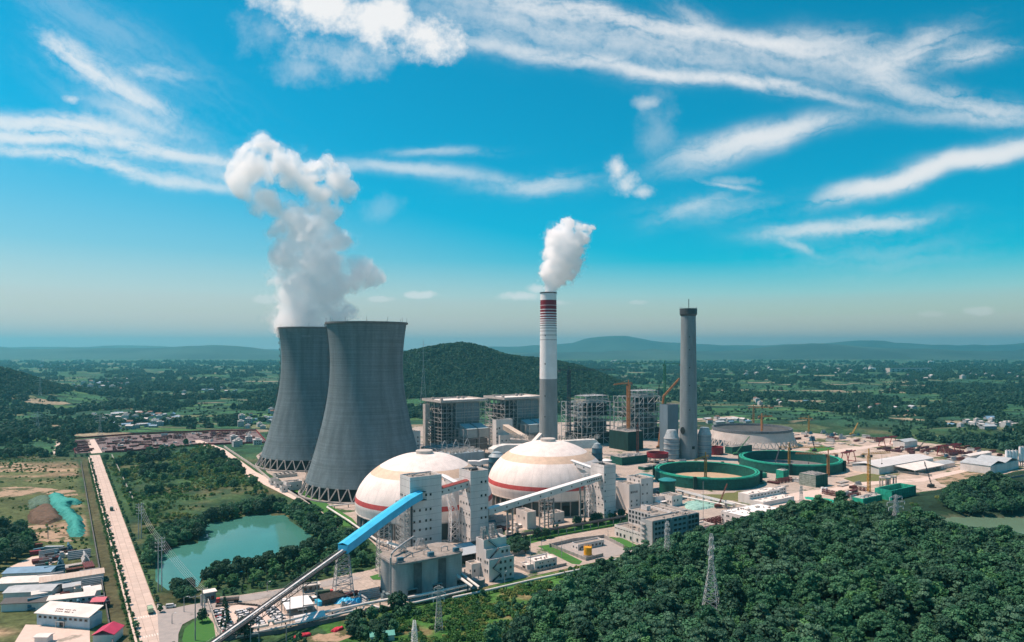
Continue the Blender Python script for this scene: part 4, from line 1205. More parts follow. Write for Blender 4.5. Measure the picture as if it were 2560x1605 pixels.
wall_run('yard_wall', 'grey concrete wall between the yellow tank yard and the long office', [at(1374, 1368), at(1432, 1354), at(1510, 1345), at(1559, 1371)], 2.4, 0.3, M_CONC, 'wall', 5)
wall_run('yard_wall', 'low grey wall beside the white pump house', [at(1285, 1417), at(1325, 1434), at(1416, 1414)], 1.8, 0.25, M_CONC, 'wall', 4)
wall_run('yard_wall', 'grey wall behind the white pump house', [at(1277, 1392), at(1325, 1379)], 2.6, 0.3, M_CONC, 'wall', 5)

# --- long grey office with wings
t = thing('office_building', 'long grey five storey office with dark window bays and white balconied end', 'building', (95.5, 478.0, 0), GRID)
block(t, 0, 47, 0, 10.8, 0, 18.2, lined('office_wall', (0.40, 0.42, 0.42), 3.6, (0.30, 0.32, 0.32), 0.3, 0.8, 0.08, 0.2))
block(t, 14, 47, 10.81, 38, 0, 18.2, lined('office_wing_wall', (0.50, 0.50, 0.49), 3.6, (0.38, 0.38, 0.37), 0.25, 0.8, 0.08, 0.2))
block(t, 0, 13.99, 10.81, 37.5, 0, 8.2, M_WALLP)
for fl in range(5):
    for x in (4.0, 7.2, 10.4): window(t, x, -0.01, 2.0 + 3.5 * fl, 2.2, 1.7, 'front')
    for x in (16.0, 23.0, 27.5, 32.0): window(t, x, -0.01, 2.0 + 3.5 * fl, 3.0, 1.6, 'front')
    for x in (37.5, 41, 44.5): window(t, x, -0.01, 2.0 + 3.5 * fl, 2.8, 2.4, 'front')
for a, b in ((0, 1.0), (13, 14), (18.6, 19.4), (35.2, 35.8), (46.3, 47)): MB().box(a, b, -0.6, -0.01, 0, 18.2).build('pilaster', M_CONC, t)
for fl in range(5): MB().box(-1.6, -0.01, 6.0, 10.0, 1.2 + 3.4 * fl, 1.5 + 3.4 * fl).box(-1.6, -1.45, 6.0, 10.0, 1.5 + 3.4 * fl, 2.5 + 3.4 * fl).build('balcony', M_WALLP, t)
for fl in range(3):
    for y in np.linspace(13, 36, 8): window(t, 13.99, float(y), 9.8 + 3.3 * fl, 1.9, 1.9, 'left')
for y in (14, 20.5, 27, 31, 34.5): window(t, -0.01, y, 2.2, 1.5, 2.2, 'left')
for y in np.linspace(12.5, 36, 9): window(t, -0.01, float(y), 6.2, 2.2, 0.5, 'left', False)
block(t, 22, 26, 27, 33, 17.4, 20.6); block(t, 30, 31.5, 11, 37, 17.4, 18.9); MB().box(38, 39, 3, 30, 17.3, 18.4).build('roof_curb', M_CONC_L, t)

# --- white warehouse and neighbours
t = thing('warehouse', 'large white warehouse with bright flat roof at the edge of the wooded hill', 'warehouse', (175.6, 529.3, 0), GRID)
block(t, 0, 46.8, 0, 22, 0, 9.4, M_WALL, mat('bright_white_roof', (0.85, 0.82, 0.79), 0.6, 0.03, 0.1), 0.3)
rows(t, 'front', 0, [float(x) for x in np.linspace(3, 44, 11)], [6.8], 2.6, 1.1); rows(t, 'front', 0, [float(x) for x in np.linspace(3, 44, 11)], [2.6], 2.6, 1.4)
rows(t, 'left', 0, [3, 6, 10.5, 14.5, 16, 20], [6.6, 2.8], 1.0, 1.1)
MB().box(18, 22, 11, 13.5, 9.12, 10.2).box(33, 36.5, 13, 15.5, 9.12, 10.2).build('roof_vent', M_CONC_L, t)
t = thing('white_hall', 'long low white hall with two stepped roofs behind the bright warehouse', 'building', (*at(1908, 1268), 0), GRID)
block(t, 0, 44, 0, 14, 0, 4.2, None, M_ROOFW, 0.3); block(t, 0, 44, 14.01, 26, 0, 8.4, None, M_ROOFW, 0.3)
rows(t, 'front', 14.0, [float(x) for x in np.linspace(3, 41, 9)], [6.4], 2.2, 1.0)
t = thing('gate_office', 'tiny white office beside the grass in front of the green ring', 'building', (*at(1946, 1238), 0), GRID)
block(t, 0, 12, 0, 6, 0, 6.5, None, M_ROOFW); rows(t, 'front', 0, [2.5, 5.5, 9], [2, 4.6], 1.6, 1.2)
t = thing('workshop', 'low white workshop with red eaves between the office and the warehouse', 'building', (*at(1752, 1348), 0), GRID)
block(t, 0, 30, 0, 9, 0, 3.4); block(t, 0, 26, 9.01, 20, 0, 5.4, None, M_ROOFG)
MB().box(-0.15, 26.15, 8.86, 9.0, 5.0, 5.4).box(-0.15, 0.0, 9.0, 20, 5.0, 5.4).build('red_eaves', M_RED, t); rows(t, 'left', 0, [11, 14, 17], [2.4], 1.4, 1.2)
for i, (px, py, r, h, lab) in enumerate(((2032, 1284, 4.9, 9.2, 'largest dark green tank beside the long white hall'), (1979, 1287, 3.0, 4.2, 'small dark green tank, left one of the low three'), (2000, 1290, 3.0, 4.2, 'small dark green tank, middle one of the low three'), (2019, 1293, 3.2, 5.2, 'small dark green tank beside the largest green tank'))):
    t = thing('storage_tank', lab, 'tank', (*at(px, py), 0), 0, 'green tanks by the white hall')
    MB().cyl(r, 0.2, h, 32).build('shell', M_GREENT, t, 40); MB().lathe([(r + 0.1, h - 0.25), (r + 0.1, h + 0.05), (0.1, h + 0.5)], 32).build('lid', mat('tank_lid', (0.02, 0.17, 0.12), 0.5, 0.1, 0.4), t); MB().cyl(r + 0.3, 0, 0.2, 32).build('plinth', M_CONC, t)

# --- white buildings right of the third transfer tower
t = thing('crusher_house', 'tall white block with sloping conveyor on its face right of the third transfer tower', 'building', (98.2, 586.0, 0), GRID)
block(t, 0, 12.4, 0, 16.3, 0, 22.3); rows(t, 'front', 0, [2.2, 4.2, 6.4, 8.6], [15.5], 1.2, 1.6); rows(t, 'front', 0, [2.5, 8.6], [8, 4.5], 1.2, 1.5)
MB().bar((-1.2, 14.5, 18.5), (-1.2, 4.0, 1.0), 1.6, 0.9).build('inclined_belt', M_STEEL, t)
t = thing('bunker_house', 'tallest white block behind the crusher house beside the green domed tank', 'building', (*uv((98.2, 586.0), 12.6, -1.0), 0), GRID)
block(t, 0, 14, 0, 17.5, 0, 26.1); rows(t, 'front', 0, [2, 7], [20.5, 13, 5.5], 1.1, 1.4); rows(t, 'left', 0, [2.5, 8, 13], [23.6], 1.0, 1.5)
t = thing('switch_room', 'low white cube building behind the grey office', 'building', (137.8, 603.0, 0), GRID)
block(t, 0, 13, 0, 14.4, 0, 9.0); rows(t, 'front', 0, [3, 7], [4.8], 1.4, 1.6); rows(t, 'left', 0, [1.5, 4.5], [4], 1.1, 1.4)
t = thing('canopy_room', 'low white room with a pale canopy roof left of the switch room', 'building', (*uv((137.8, 603.0), -11, 9), 0), GRID)
block(t, 0, 10.9, 0, 10, 0, 8); MB().box(-1, 10, -5, -0.02, 4.0, 4.3).build('canopy', M_WHITE, t); MB().box(-0.8, -0.4, -4.8, -4.4, 0, 4).box(9.4, 9.8, -4.8, -4.4, 0, 4).build('post', M_STEEL, t)
for loc, r, h, lab in (((142, 640), 7.2, 15.8, 'big dark green tank with pale domed lid in front of the nearer green ring'), ((122, 650), 9.0, 17.5, 'big teal tank with flat domed lid half hidden behind the tall white block')):
    t = thing('domed_tank', lab, 'tank', (*loc, 0))
    MB().cyl(r, 0, h, 40).build('shell', M_GREENT, t, 40); MB().lathe([(r + 0.8, h), (r + 0.8, h + 0.6), (r * 0.6, h + 1.9), (0.2, h + 2.5)], 40).build('lid', mat('teal_lid', (0.03, 0.24, 0.25), 0.45, 0.12, 0.2), t, 40)
t = thing('filter_house', 'small pale building with two windows under the long white gallery', 'building', (*at(1318, 1324), 0), GRID)
block(t, 0, 8.2, 0, 15, 0, 13); rows(t, 'left', 0, [4, 11], [8], 1.0, 1.5)
t = thing('transformer_house', 'low pale flat roofed room in front of the right hand dome', 'building', (*at(1375, 1311), 0), GRID)
block(t, 0, 14, 0, 10, 0, 8.2); rows(t, 'front', 0, [3.5, 9], [1.6], 2.4, 1.2)

# ------------------------------------------------------------------ boiler houses
B1 = (-85.8, 853.0)
def steel_frame(xs, ys, zs, w=0.7, braces=(), skip=lambda i, j, k: False):
    mb = MB()
    for i, x in enumerate(xs):
        for j, y in enumerate(ys):
            mb.bar((x, y, 0), (x, y, zs[-1]), w)
    for k, z in enumerate(zs):
        for i, x in enumerate(xs):
            for j, y in enumerate(ys):
                if i + 1 < len(xs) and not skip(i, j, k): mb.bar((x, y, z), (xs[i + 1], y, z), w * 0.75)
                if j + 1 < len(ys) and not skip(i, j, k): mb.bar((x, y, z), (x, ys[j + 1], z), w * 0.75)
    for face, i, k, flip in braces:
        z0 = zs[k - 1] if k else 0; z1 = zs[k]
        if face == 'front': a, b = (xs[i], ys[0] - 0.1), (xs[i + 1], ys[0] - 0.1)
        elif face == 'left': a, b = (xs[0] - 0.1, ys[i]), (xs[0] - 0.1, ys[i + 1])
        else: a, b = (xs[-1] + 0.1, ys[i]), (xs[-1] + 0.1, ys[i + 1])
        if flip: z0, z1 = z1, z0
        mb.bar((*a, z0), (*b, z1), w * 0.7)
    return mb

XS = [0, 7, 14, 20, 32, 43, 54, 62]; YS = [0, 9, 18, 27, 36, 46]
ZS = [8, 16, 23, 27, 31, 35, 39, 46, 51, 57, 62, 69]
M_FRAME1 = mat('boiler_steel', (0.40, 0.40, 0.39), 0.65, 0.12, 0.3)
def boiler_house(loc, label):
    t = thing('boiler_house', label, 'boiler house', (*loc, 0), GRID)
    br = [('front', i, k, (i + k) % 2) for i in (1, 2) for k in (0, 1, 3, 5, 7, 9, 11)] + [('front', 6, k, k % 2) for k in (1, 8, 10)] + [('left', i, k, (i + k) % 2) for i in (0, 2, 4) for k in (0, 1, 8, 10, 11)]
    steel_frame(XS, YS, ZS, 0.55, br).build('steel_frame', M_FRAME1, t)
    for z in (23, 31, 39, 51, 62): MB().box(0.5, 19.5, 0.6, 45, z + 0.3, z + 0.5).build('deck', M_STEELD, t)
    MB().box(20.5, 54, 1.0, 44, 47, 68.6).build('furnace_casing', M_TEAL, t)
    MB().box(20.5, 54, 1.6, 44, 8, 46.9).build('lower_casing', mat('teal_dark_panel', (0.12, 0.17, 0.18), 0.7, 0.2, 0.2), t)
    mb = MB()
    for k in range(5): mb.bar((20.5 + 8.4 * k, 0.7, 46), (20.5 + 8.4 * k, 0.7, 68), 0.5)
    for z in (50, 54, 57.5, 63.5): mb.bar((20.5, 0.6, z), (54, 0.6, z), 0.5)
    for k in range(16): mb.bar((21 + 2.05 * k, 0.4, 60.0 + (k % 2) * 1.5), (23.05 + 2.05 * k, 0.4, 61.5 - (k % 2) * 1.5), 0.35)
    mb.build('girts', M_STEEL, t)
    MB().box(-2.5, 64.5, -3, 48, 70.2, 70.8).box(-2.5, 64.5, -3, -2.4, 70.8, 73.2).box(-2.5, 64.5, 47.4, 48, 70.8, 73.2).box(-2.5, -1.9, -2.4, 47.4, 70.8, 73.2).box(63.9, 64.5, -2.4, 47.4, 70.8, 73.2).build('roof', M_CONC_L, t)
    MB().box(-1.8, 63.8, -2.3, 47.3, 70.85, 71.3).build('roof_surface', M_ROOFW, t)
    for x, y in ((6, 36), (10, 20), (44, 38), (50, 36)): MB().box(x, x + 3, y, y + 3, 71.31, 74.4).build('roof_unit', M_CONC, t)
    fr = steel_frame([18, 24, 38.5, 40.5, 55, 61], [-22, -11, -0.9], [12, 20, 26.5, 38], 0.7, [('front', 0, 2, 0), ('front', 0, 3, 1), ('front', 4, 2, 1), ('front', 4, 3, 0)])
    fr.build('reactor_frame', M_FRAME1, t)
    for x in (24.6, 41.0):
        MB().add([(x, -21.4, 27.5), (x + 13.4, -21.4, 27.5), (x + 13.4, -1.2, 27.5), (x, -1.2, 27.5), (x, -21.4, 37.5), (x + 13.4, -21.4, 37.5), (x + 13.4, -1.2, 42.6), (x, -1.2, 42.6)], [(0, 3, 2, 1), (0, 1, 5, 4), (1, 2, 6, 5), (2, 3, 7, 6), (3, 0, 4, 7)]).build('reactor_box', mat('reactor_panel', (0.36, 0.41, 0.41), 0.6, 0.08, 0.2), t)
        MB().add([(x - 0.2, -21.8, 37.5), (x + 13.6, -21.8, 37.5), (x + 13.6, -1.0, 42.7), (x - 0.2, -1.0, 42.7), (x - 0.2, -21.8, 37.9), (x + 13.6, -21.8, 37.9), (x + 13.6, -1.0, 43.1), (x - 0.2, -1.0, 43.1)], [(4, 5, 6, 7), (0, 1, 5, 4), (1, 2, 6, 5), (2, 3, 7, 6), (3, 0, 4, 7)]).build('reactor_roof', M_TEALL, t)
        MB().box(x + 1, x + 12.4, -20.5, -1.2, 12.5, 26).build('lower_duct', M_CONC_D, t)
    MB().box(1, 19, 4, 44, 0, 7.6).build('ground_shade', M_DARK, t); MB().box(6, 19.5, 10, 40, 8, 60).build('core_shade', M_STEELD, t)  # two dark boxes stand in for the shaded inside of the frame
    mb = MB()
    for k in range(8): mb.box(-5.5, -0.5, 20, 34, 22 + 3.6 * k, 22.3 + 3.6 * k); mb.bar((-5.5, 20 + (k % 2) * 14, 22.3 + 3.6 * k), (-5.5, 34 - (k % 2) * 14, 25.7 + 3.6 * k), 0.9, 0.3)
    mb.build('outer_stair', M_STEEL, t)
    return t
boiler_house(B1, 'roofed boiler house in grey steel framing left of the bunker tower')
boiler_house(uv(B1, 92, 0), 'roofed boiler house in grey steel framing directly left of the chimney')

def unfinished_boiler(loc, label, h, seed):
    t = thing('unfinished_boiler_house', label, 'steel frame', (*loc, 0), GRID)
    rnd = random.Random(seed)
    zs = [9, 17, 25, 33, 40, 47, 54, h]
    xs = [0, 9, 18, 27, 40, 52, 61]
    br = [(f, i, k, rnd.random() < 0.5) for f, n in (('front', 6), ('left', 5)) for i in range(n) for k in range(8) if rnd.random() < 0.45]
    steel_frame(xs, YS, zs, 0.62, br, lambda i, j, k: rnd.random() < 0.22).build('steel_frame', M_GALV, t)
    for k in range(44):  # dark decks, multiplied so the inside of the frame looks shaded
        x = rnd.choice([0, 9, 18, 27, 40]); z = rnd.choice(zs[1:-1])
        MB().box(x + 0.3, x + rnd.choice([9, 18, 12]), rnd.choice([0.5, 9, 18]), rnd.choice([27, 36, 45]), z + 0.4, z + 0.8).build('deck', rnd.choice([M_STEELD, M_STEELD, M_CONC_D, M_STEEL]), t)
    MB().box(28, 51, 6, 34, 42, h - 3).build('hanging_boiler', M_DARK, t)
    MB().box(3, 58, 4, 42, 0, 16).build('ground_shade', M_DARK, t); MB().box(20, 56, 12, 40, 18, 34).build('upper_shade', M_STEELD, t)  # dark boxes added as the shade behind the bare steel
    mb = steel_frame([14, 24, 34, 46, 56], [8, 20, 32], [h, h + 4, h + 8.5], 0.6, [('front', i, 1, i % 2) for i in range(4)]); mb.v = [(x, y, max(z, h)) for x, y, z in mb.v]
    mb.build('top_steel', M_GALV, t)
    mb = MB()
    for k in range(40):
        x, y = rnd.uniform(18, 54), rnd.uniform(8, 34); mb.bar((x, y, h + 8.5), (x, y, h + 10 + rnd.random() * 2), 0.3)
    mb.box(18, 54, 8, 34, h + 8.4, h + 8.9); mb.build('top_deck', M_STEEL, t)
unfinished_boiler(uv(B1, 221, 0), 'bare unfinished boiler frame right of the chimney beside the navy crane', 60.0, 3)
unfinished_boiler(uv(B1, 322, 0), 'bare unfinished boiler frame behind the orange cranes', 64.0, 8)

t = thing('lift_tower', 'slim pale lift tower left of the boiler houses', 'tower', (-108, 872, 0), GRID)
block(t, 0, 6.5, 0, 6.5, 0, 67, M_CONC_L)
t = thing('service_building', 'white building with a column of windows just right of the front cooling tower', 'building', (-122, 850, 0), GRID)
block(t, 0, 12, 0, 22, 0, 36); rows(t, 'front', 0, [8.5], [8, 13, 18, 23, 28], 1.4, 1.8)
t = thing('bunker_tower', 'white bunker tower between the two roofed boiler houses', 'tower', (-19, 845, 0), GRID)
block(t, 0, 24, 0, 8.7, 0, 50); block(t, 2, 22, -5, -0.01, 12, 32); rows(t, 'front', 0, [1.0], [14, 19, 24, 29, 34, 39], 1.3, 1.7); rows(t, 'front', 0, [4.5], [40], 1.6, 1.8); rows(t, 'front', -5, [5, 11, 17], [17, 25], 1.5, 1.7)
t = thing('bunker_building', 'plain blue grey tall block left of the bare chimney', 'building', (*at(1669, 1012, 64), 0), GRID)
block(t, 0, 20, 0, 14, 0, 64, mat('blue_grey_wall', (0.15, 0.21, 0.25), 0.7, 0.12, 0.1, stretch=(1, 1, 0.3)), M_STEELD)

# --- flue gas plant between boilers and domes
def clutter(mb, x0, x1, y0, y1, z, n, h, rnd):
    for _ in range(n):
        x, y = rnd.uniform(x0, x1), rnd.uniform(y0, y1); hh = h * rnd.uniform(0.4, 1)
        mb.bar((x, y, z), (x, y, z + hh), 0.3)
        mb.bar((x, y, z + hh), (min(x1, x + rnd.uniform(1.5, 4)), y, z + hh), 0.28)
        if rnd.random() < 0.5: mb.bar((x, y, z + hh * 0.6), (x, min(y1, y + 3), z + hh * 0.6), 0.25)
        if rnd.random() < 0.3: mb.box(x, x + 1.2, y, y + 1.2, z, z + hh * 0.5)
    return mb
rnd = random.Random(5)
t = thing('precipitator', 'blue grey precipitator block with cluttered roof behind the left hand dome', 'flue gas filter', (*uv((-64, 722), 0, 0), 0), GRID)
MB().add([(0, 0, 27), (42, 0, 27), (42, 26, 27), (0, 26, 27), (0, 0, 17), (42, 0, 17), (42, 26, 17), (0, 26, 17), (3, 3, 11), (39, 3, 11), (39, 23, 11), (3, 23, 11)], [(0, 1, 2, 3), (4, 5, 1, 0), (5, 6, 2, 1), (6, 7, 3, 2), (7, 4, 0, 3), (8, 9, 5, 4), (9, 10, 6, 5), (10, 11, 7, 6), (11, 8, 4, 7), (11, 10, 9, 8)]).build('casing', mat('filter_casing', (0.30, 0.38, 0.42), 0.6, 0.14, 0.15, stretch=(1, 1, 0.3)), t)
clutter(MB(), 1, 41, 1, 25, 27, 150, 3.2, rnd).build('roof_gear', M_CONC_L, t)
mb = MB()
for x in np.linspace(2, 40, 7):
    for y in (2, 13, 24): mb.bar((float(x), y, 0), (float(x), y, 17), 0.7)
mb.build('legs', M_STEELD, t)
for k in range(3): MB().bar((5 + 14 * k, 26, 33), (8 + 14 * k, 26, 38), 0.6).bar((11 + 14 * k, 26, 33), (8 + 14 * k, 26, 38), 0.6).bar((5 + 14 * k, 26, 27), (5 + 14 * k, 26, 33), 0.6).bar((11 + 14 * k, 26, 27), (11 + 14 * k, 26, 33), 0.6).build('hoist_frame', M_STEEL, t)
steel_frame([0, 14, 28, 42], [30, 44, 58, 72], [10, 20, 29], 0.6).build('duct_frame', M_STEEL, t)
MB().box(2, 40, 31, 70, 12, 27).build('inlet_duct', M_CONC_D, t)

def duct(name, label, pts, w, h, m, cat='duct', gear=0, gz=0, legs=None):
    b = pts[0]; t = thing(name, label, cat, (b[0], b[1], 0))
    mb = MB(); P = [Vector((p[0] - b[0], p[1] - b[1], p[2])) for p in pts]
    sec = []
    for i, p in enumerate(P):
        d = P[min(i + 1, len(P) - 1)] - P[max(i - 1, 0)]; s = Vector((d.y, -d.x, 0)).normalized()
        hh = pts[i][3] if len(pts[i]) > 3 else h
        sec.append([p - s * w / 2, p + s * w / 2, p + s * w / 2 + Vector((0, 0, hh)), p - s * w / 2 + Vector((0, 0, hh))])
    for A, Bq in zip(sec[:-1], sec[1:]): mb.add(A + Bq, [(0, 1, 5, 4), (1, 2, 6, 5), (2, 3, 7, 6), (3, 0, 4, 7)])
    mb.add(sec[0], [(0, 3, 2, 1)]); mb.add(sec[-1], [(0, 1, 2, 3)])
    mb.build('duct_casing', m, t)
    mb = MB()
    for p in P[:: max(1, len(P) // 3)]:
        for q in (-w / 3, w / 3): mb.bar((p.x, p.y + q, 0), (p.x, p.y + q, p.z), 0.6)
    mb.build('legs', M_STEELD, t)
    if gear:
        mb = MB(); rn = random.Random(gear)
        for _ in range(gear):
            k = rn.random(); i = min(int(k * (len(P) - 1)), len(P) - 2); p = P[i].lerp(P[i + 1], k * (len(P) - 1) - i); p.y += rn.uniform(-w / 2.3, w / 2.3); z = p.z + h
            hh = gz * rn.uniform(0.5, 1); mb.bar((p.x, p.y, z), (p.x, p.y, z + hh), 0.26); mb.bar((p.x, p.y, z + hh), (p.x + rn.uniform(1, 3), p.y, z + hh), 0.24); mb.bar((p.x, p.y, z + hh * 0.5), (p.x + 2, p.y, z + hh * 0.5), 0.2)
        mb.build('roof_gear', M_CONC_L, t)
    return t
duct('flue_duct', 'white flue duct left of the chimney foot behind the right hand dome', [(-22, 728, 28, 4), (-17, 731, 27.5, 7), (-8, 736, 27.5, 8.2), (5, 739, 27.5, 7.6), (16, 742, 27.5, 7.4), (27, 744, 28, 7)], 11, 7, M_PIPE)
duct('flue_duct', 'cluttered pale duct roof with many small pipes left of the chimney', [(-2, 765, 30, 8), (27, 765, 28, 8)], 12, 8, M_CONC_L, 'duct', 90, 5.5)
duct('flue_duct', 'white flue duct bending down to the blue tank right of the chimney', [(50, 757, 29, 5), (56, 759, 28, 8.5), (72, 762, 28, 9), (84, 763, 28, 9.5), (90, 763, 28.5, 9), (93.5, 763, 29, 6)], 10, 9, M_PIPE, 'duct', 50, 5)
duct('flue_duct', 'white slanting inlet duct leaning against the chimney foot', [(22, 741, 33, 5), (31, 746, 42, 5)], 6, 5, M_WALLP)
duct('flue_duct', 'low white wavy duct below the blue precipitator', [(-45, 716, 18, 3.5), (-38, 717, 17.5, 4), (-34, 717.5, 16.5, 4.5), (-30, 718, 18, 4.5), (-21, 719, 18.5, 4.5)], 7, 4, M_WHITE)
def absorber(label, loc, r, h, cone, m=None, rings=True):
    t = thing('absorber_tank', label, 'tank', (*loc, 0))
    MB().cyl(r, 0, h, 40).build('shell', m or M_BLUED, t, 40)
    MB().lathe([(r + 0.4, h - 0.3), (r + 0.4, h + 0.2), (r * 0.62, h + cone * 0.6), (r * 0.62, h + cone * 0.75), (0.4, h + cone)], 40).build('cone_roof', mat('absorber_roof', (0.30, 0.38, 0.42), 0.5, 0.12, 0.3), t, 40)
    if rings:
        for k in range(1, 5): MB().lathe([(r, h * k / 5 - 0.3), (r + 0.7, h * k / 5 - 0.3), (r + 0.7, h * k / 5 + 0.2), (r, h * k / 5 + 0.2)], 40).build('walkway_ring', M_STEEL if r > 8.5 else M_STEELD, t)
    mb = MB()
    for k in range(6):
        a = -2.6 + k * 0.35; mb.tube([((r + 1.2) * math.cos(a), (r + 1.2) * math.sin(a), 0), ((r + 1.2) * math.cos(a), (r + 1.2) * math.sin(a), h * 0.8)], 0.35, 6)
    mb.build('riser_pipes', M_BLUED, t)
absorber('dark blue absorber tank with cone roof between the two domes', (-15.5, 706), 8.0, 27.5, 5.5)
absorber('dark blue absorber tank with round shoulder right of the chimney', (91.5, 752), 5.6, 30, 5.5)
def steel_flue(label, loc, r, h, top):
    t = thing('flue_vessel', label, 'vessel', (*loc, 0))
    m = lined('blue_grey_cladding', (0.27, 0.34, 0.38), 5.2, (0.10, 0.13, 0.15), 0.5, 0.6, 0.12, 0.15)
    MB().lathe([(r, 0), (r, h)], 40).build('shell', m, t, 40)
    MB().lathe([(r, h), (r * 0.62, h + top)], 24).disc(r * 0.62, h + top, 24).build('cone_top', mat('ribbed_cone', (0.42, 0.47, 0.49), 0.5, 0.2, 0.2), t)
    mb = MB()
    for k in range(4): mb.lathe([(r, h * (k + 1) / 4 - 0.5), (r + 0.6, h * (k + 1) / 4 - 0.5), (r + 0.6, h * (k + 1) / 4), (r, h * (k + 1) / 4)], 32)
    mb.build('stiffener_rings', M_CONC_L, t)
steel_flue('blue grey ringed vessel with ribbed cone top left of the bare chimney', (198.0, 868.0), 9.2, 25.5, 10)
steel_flue('blue grey ringed vessel half hidden right of the bare chimney', (241.5, 878.0), 8.4, 28.5, 9)
t = thing('white_tank', 'small white round tank with shallow cone roof beside the right hand dome', 'tank', (107, 800, 0))
MB().cyl(6.6, 0, 8.5, 32).build('shell', M_TEAL, t, 40); MB().lathe([(7.1, 8.4), (7.1, 8.8), (0.2, 10.6)], 32).build('roof', M_WHITE, t)
t = thing('round_basin', 'dark red round basin on a white concrete frame left of the bare chimney', 'basin', (175, 842, 0))
MB().lathe([(13, 6), (13, 11.5), (12, 11.5), (12, 7.5)], 40).disc(12, 7.5, 40).build('basin_wall', M_REDD, t, 40)
mb = MB()
for k in range(12):
    a = 2 * math.pi * k / 12; mb.bar((12.4 * math.cos(a), 12.4 * math.sin(a), 0), (12.4 * math.cos(a), 12.4 * math.sin(a), 6), 0.8)
    b2 = 2 * math.pi * (k + 1) / 12
    for z in (2.6, 5.6): mb.bar((12.4 * math.cos(a), 12.4 * math.sin(a), z), (12.4 * math.cos(b2), 12.4 * math.sin(b2), z), 0.6)
mb.build('frame', M_CONC_L, t)
t = thing('round_basin', 'dark red round basin half hidden behind the right hand ringed vessel', 'basin', (262, 905, 0))
MB().lathe([(11, 0), (11, 9.5), (10, 9.5), (10, 6.5)], 40).disc(10, 6.5, 40).build('basin_wall', M_REDD, t, 40)

# --- netted buildings under construction
def netted(label, loc, w, d, h, m, top=M_CONC, open_top=False, left=None):
    t = thing('netted_building', label, 'building site', (*loc, 0), GRID)
    if open_top:
        mb = MB(); shell_box(mb, 0, w, 0, d, 0, h, 1.0, h - 1); mb.build('netting', m, t); MB().box(1.2, w - 1.2, 1.2, d - 1.2, 0, h * 0.45).build('floor_slab', M_CONC, t)
    else:
        MB().box(0, w, 0, d, 0, h).build('netting', m, t); MB().box(0.6, w - 0.6, 0.6, d - 0.6, h + 0.003, h + 0.4).build('roof_slab', top, t)
        rn = random.Random(int(w * 7 + d)); clutter(MB(), 1, w - 3, 1, d - 3, h + 0.4, int(w * d / 14), 1.6, rn).build('rebar', M_STEEL, t)
    if left: MB().box(-0.4, -0.02, 0.3, d - 0.3, 0, h - 0.4).build('scaffold_side', left, t)
    mb = MB()
    for k in range(int(w // 3) + 1): mb.bar((min(w, k * 3.0), -0.35, 0), (min(w, k * 3.0), -0.35, h + 0.8), 0.14)
    for z in np.arange(2, h, 2.2): mb.bar((0, -0.35, float(z)), (w, -0.35, float(z)), 0.12)
    mb.build('scaffold', M_NETD if m is not M_NETL else M_NET, t)
M_SCAF = lined('grey_scaffold', (0.30, 0.33, 0.29), 1.8, (0.14, 0.20, 0.16), 0.4, 0.9, 0.25, 0.4, False)
netted('large dark netted block between the unfinished frames and the green ring', (154, 930), 28, 37, 25, M_NETD, M_CONC)
netted('low bright green netted block in front of the dark netted block', (127.9, 815), 41, 19.7, 9, M_NET, M_CONC)
netted('flat green netted strip behind the nearer green ring', (148, 782), 30, 10, 3.2, M_NET, M_CONC)
netted('square green netted block with grey scaffold side right of the nearer green ring', (298, 686), 20, 18.6, 11.4, M_NET, M_CONC, False, M_SCAF)
netted('small bright green netted tower between the two green rings', (280, 722), 9, 9, 10, M_NETL, M_CONC_L)
netted('little bright green netted box beside the nearer ring', (262, 735), 9, 6, 4.6, M_NETL, M_NETL)
netted('open topped long green netted frame at the far right of the yard', (339, 625), 43, 15.3, 9.3, M_NETL, M_CONC, True)
netted('low pale slab wrapped in green net beside the open topped frame', (307, 612), 31, 9.7, 4.6, M_NETL, M_CONC_L)
netted('long green netted platform in front of the unfinished cooling tower', (284, 902), 40, 12, 9, M_NET, M_CONC)
t = thing('water_tower_frame', 'pair of round concrete rings on tall legs beside the open netted frame', 'tank frame', (358, 672, 0), GRID)
for k in (0, 11):
    MB().lathe([(5, 12), (5, 13.2), (3.6, 13.2), (3.6, 12), (5, 12)], 28, (k, 0)).build('ring', M_CONC_L, t)
    for a in range(6): MB().bar((k + 4.3 * math.cos(a * 1.047), 4.3 * math.sin(a * 1.047), 0), (k + 4.3 * math.cos(a * 1.047), 4.3 * math.sin(a * 1.047), 12), 0.9).build('leg', M_CONC, t)

# --- halls of the building yard
t = thing('prefab_hall', 'long white prefab hall with a lean-to roof in the middle of the building yard', 'hall', (396, 755, 0), GRID)
MB().box(0, 118, 0, 30, 0, 8).build('wall', M_WALLP, t); MB().gable(-1, 119, -1, 31, 8.02, 10.6).build('roof', mat('white_sheet_roof', (0.66, 0.64, 0.62), 0.5, 0.12, 0.3, stretch=(3, 0.1, 1)), t)
MB().box(30, 95, -22, -21.6, 4.2, 5.0).build('fascia', M_WALLP, t); MB().add([(29, -23, 5.0), (96, -23, 5.0), (96, -0.05, 7.2), (29, -0.05, 7.2), (29, -23, 5.3), (96, -23, 5.3), (96, -0.05, 7.5), (29, -0.05, 7.5)], [(0, 3, 2, 1), (4, 5, 6, 7), (0, 1, 5, 4), (1, 2, 6, 5), (3, 0, 4, 7)]).build('lean_to_roof', M_ROOFW, t)
mb = MB()
for k in range(9): mb.bar((31 + 8 * k, -22, 0), (31 + 8 * k, -22, 4.2), 0.4)
mb.build('lean_to_posts', M_STEEL, t)
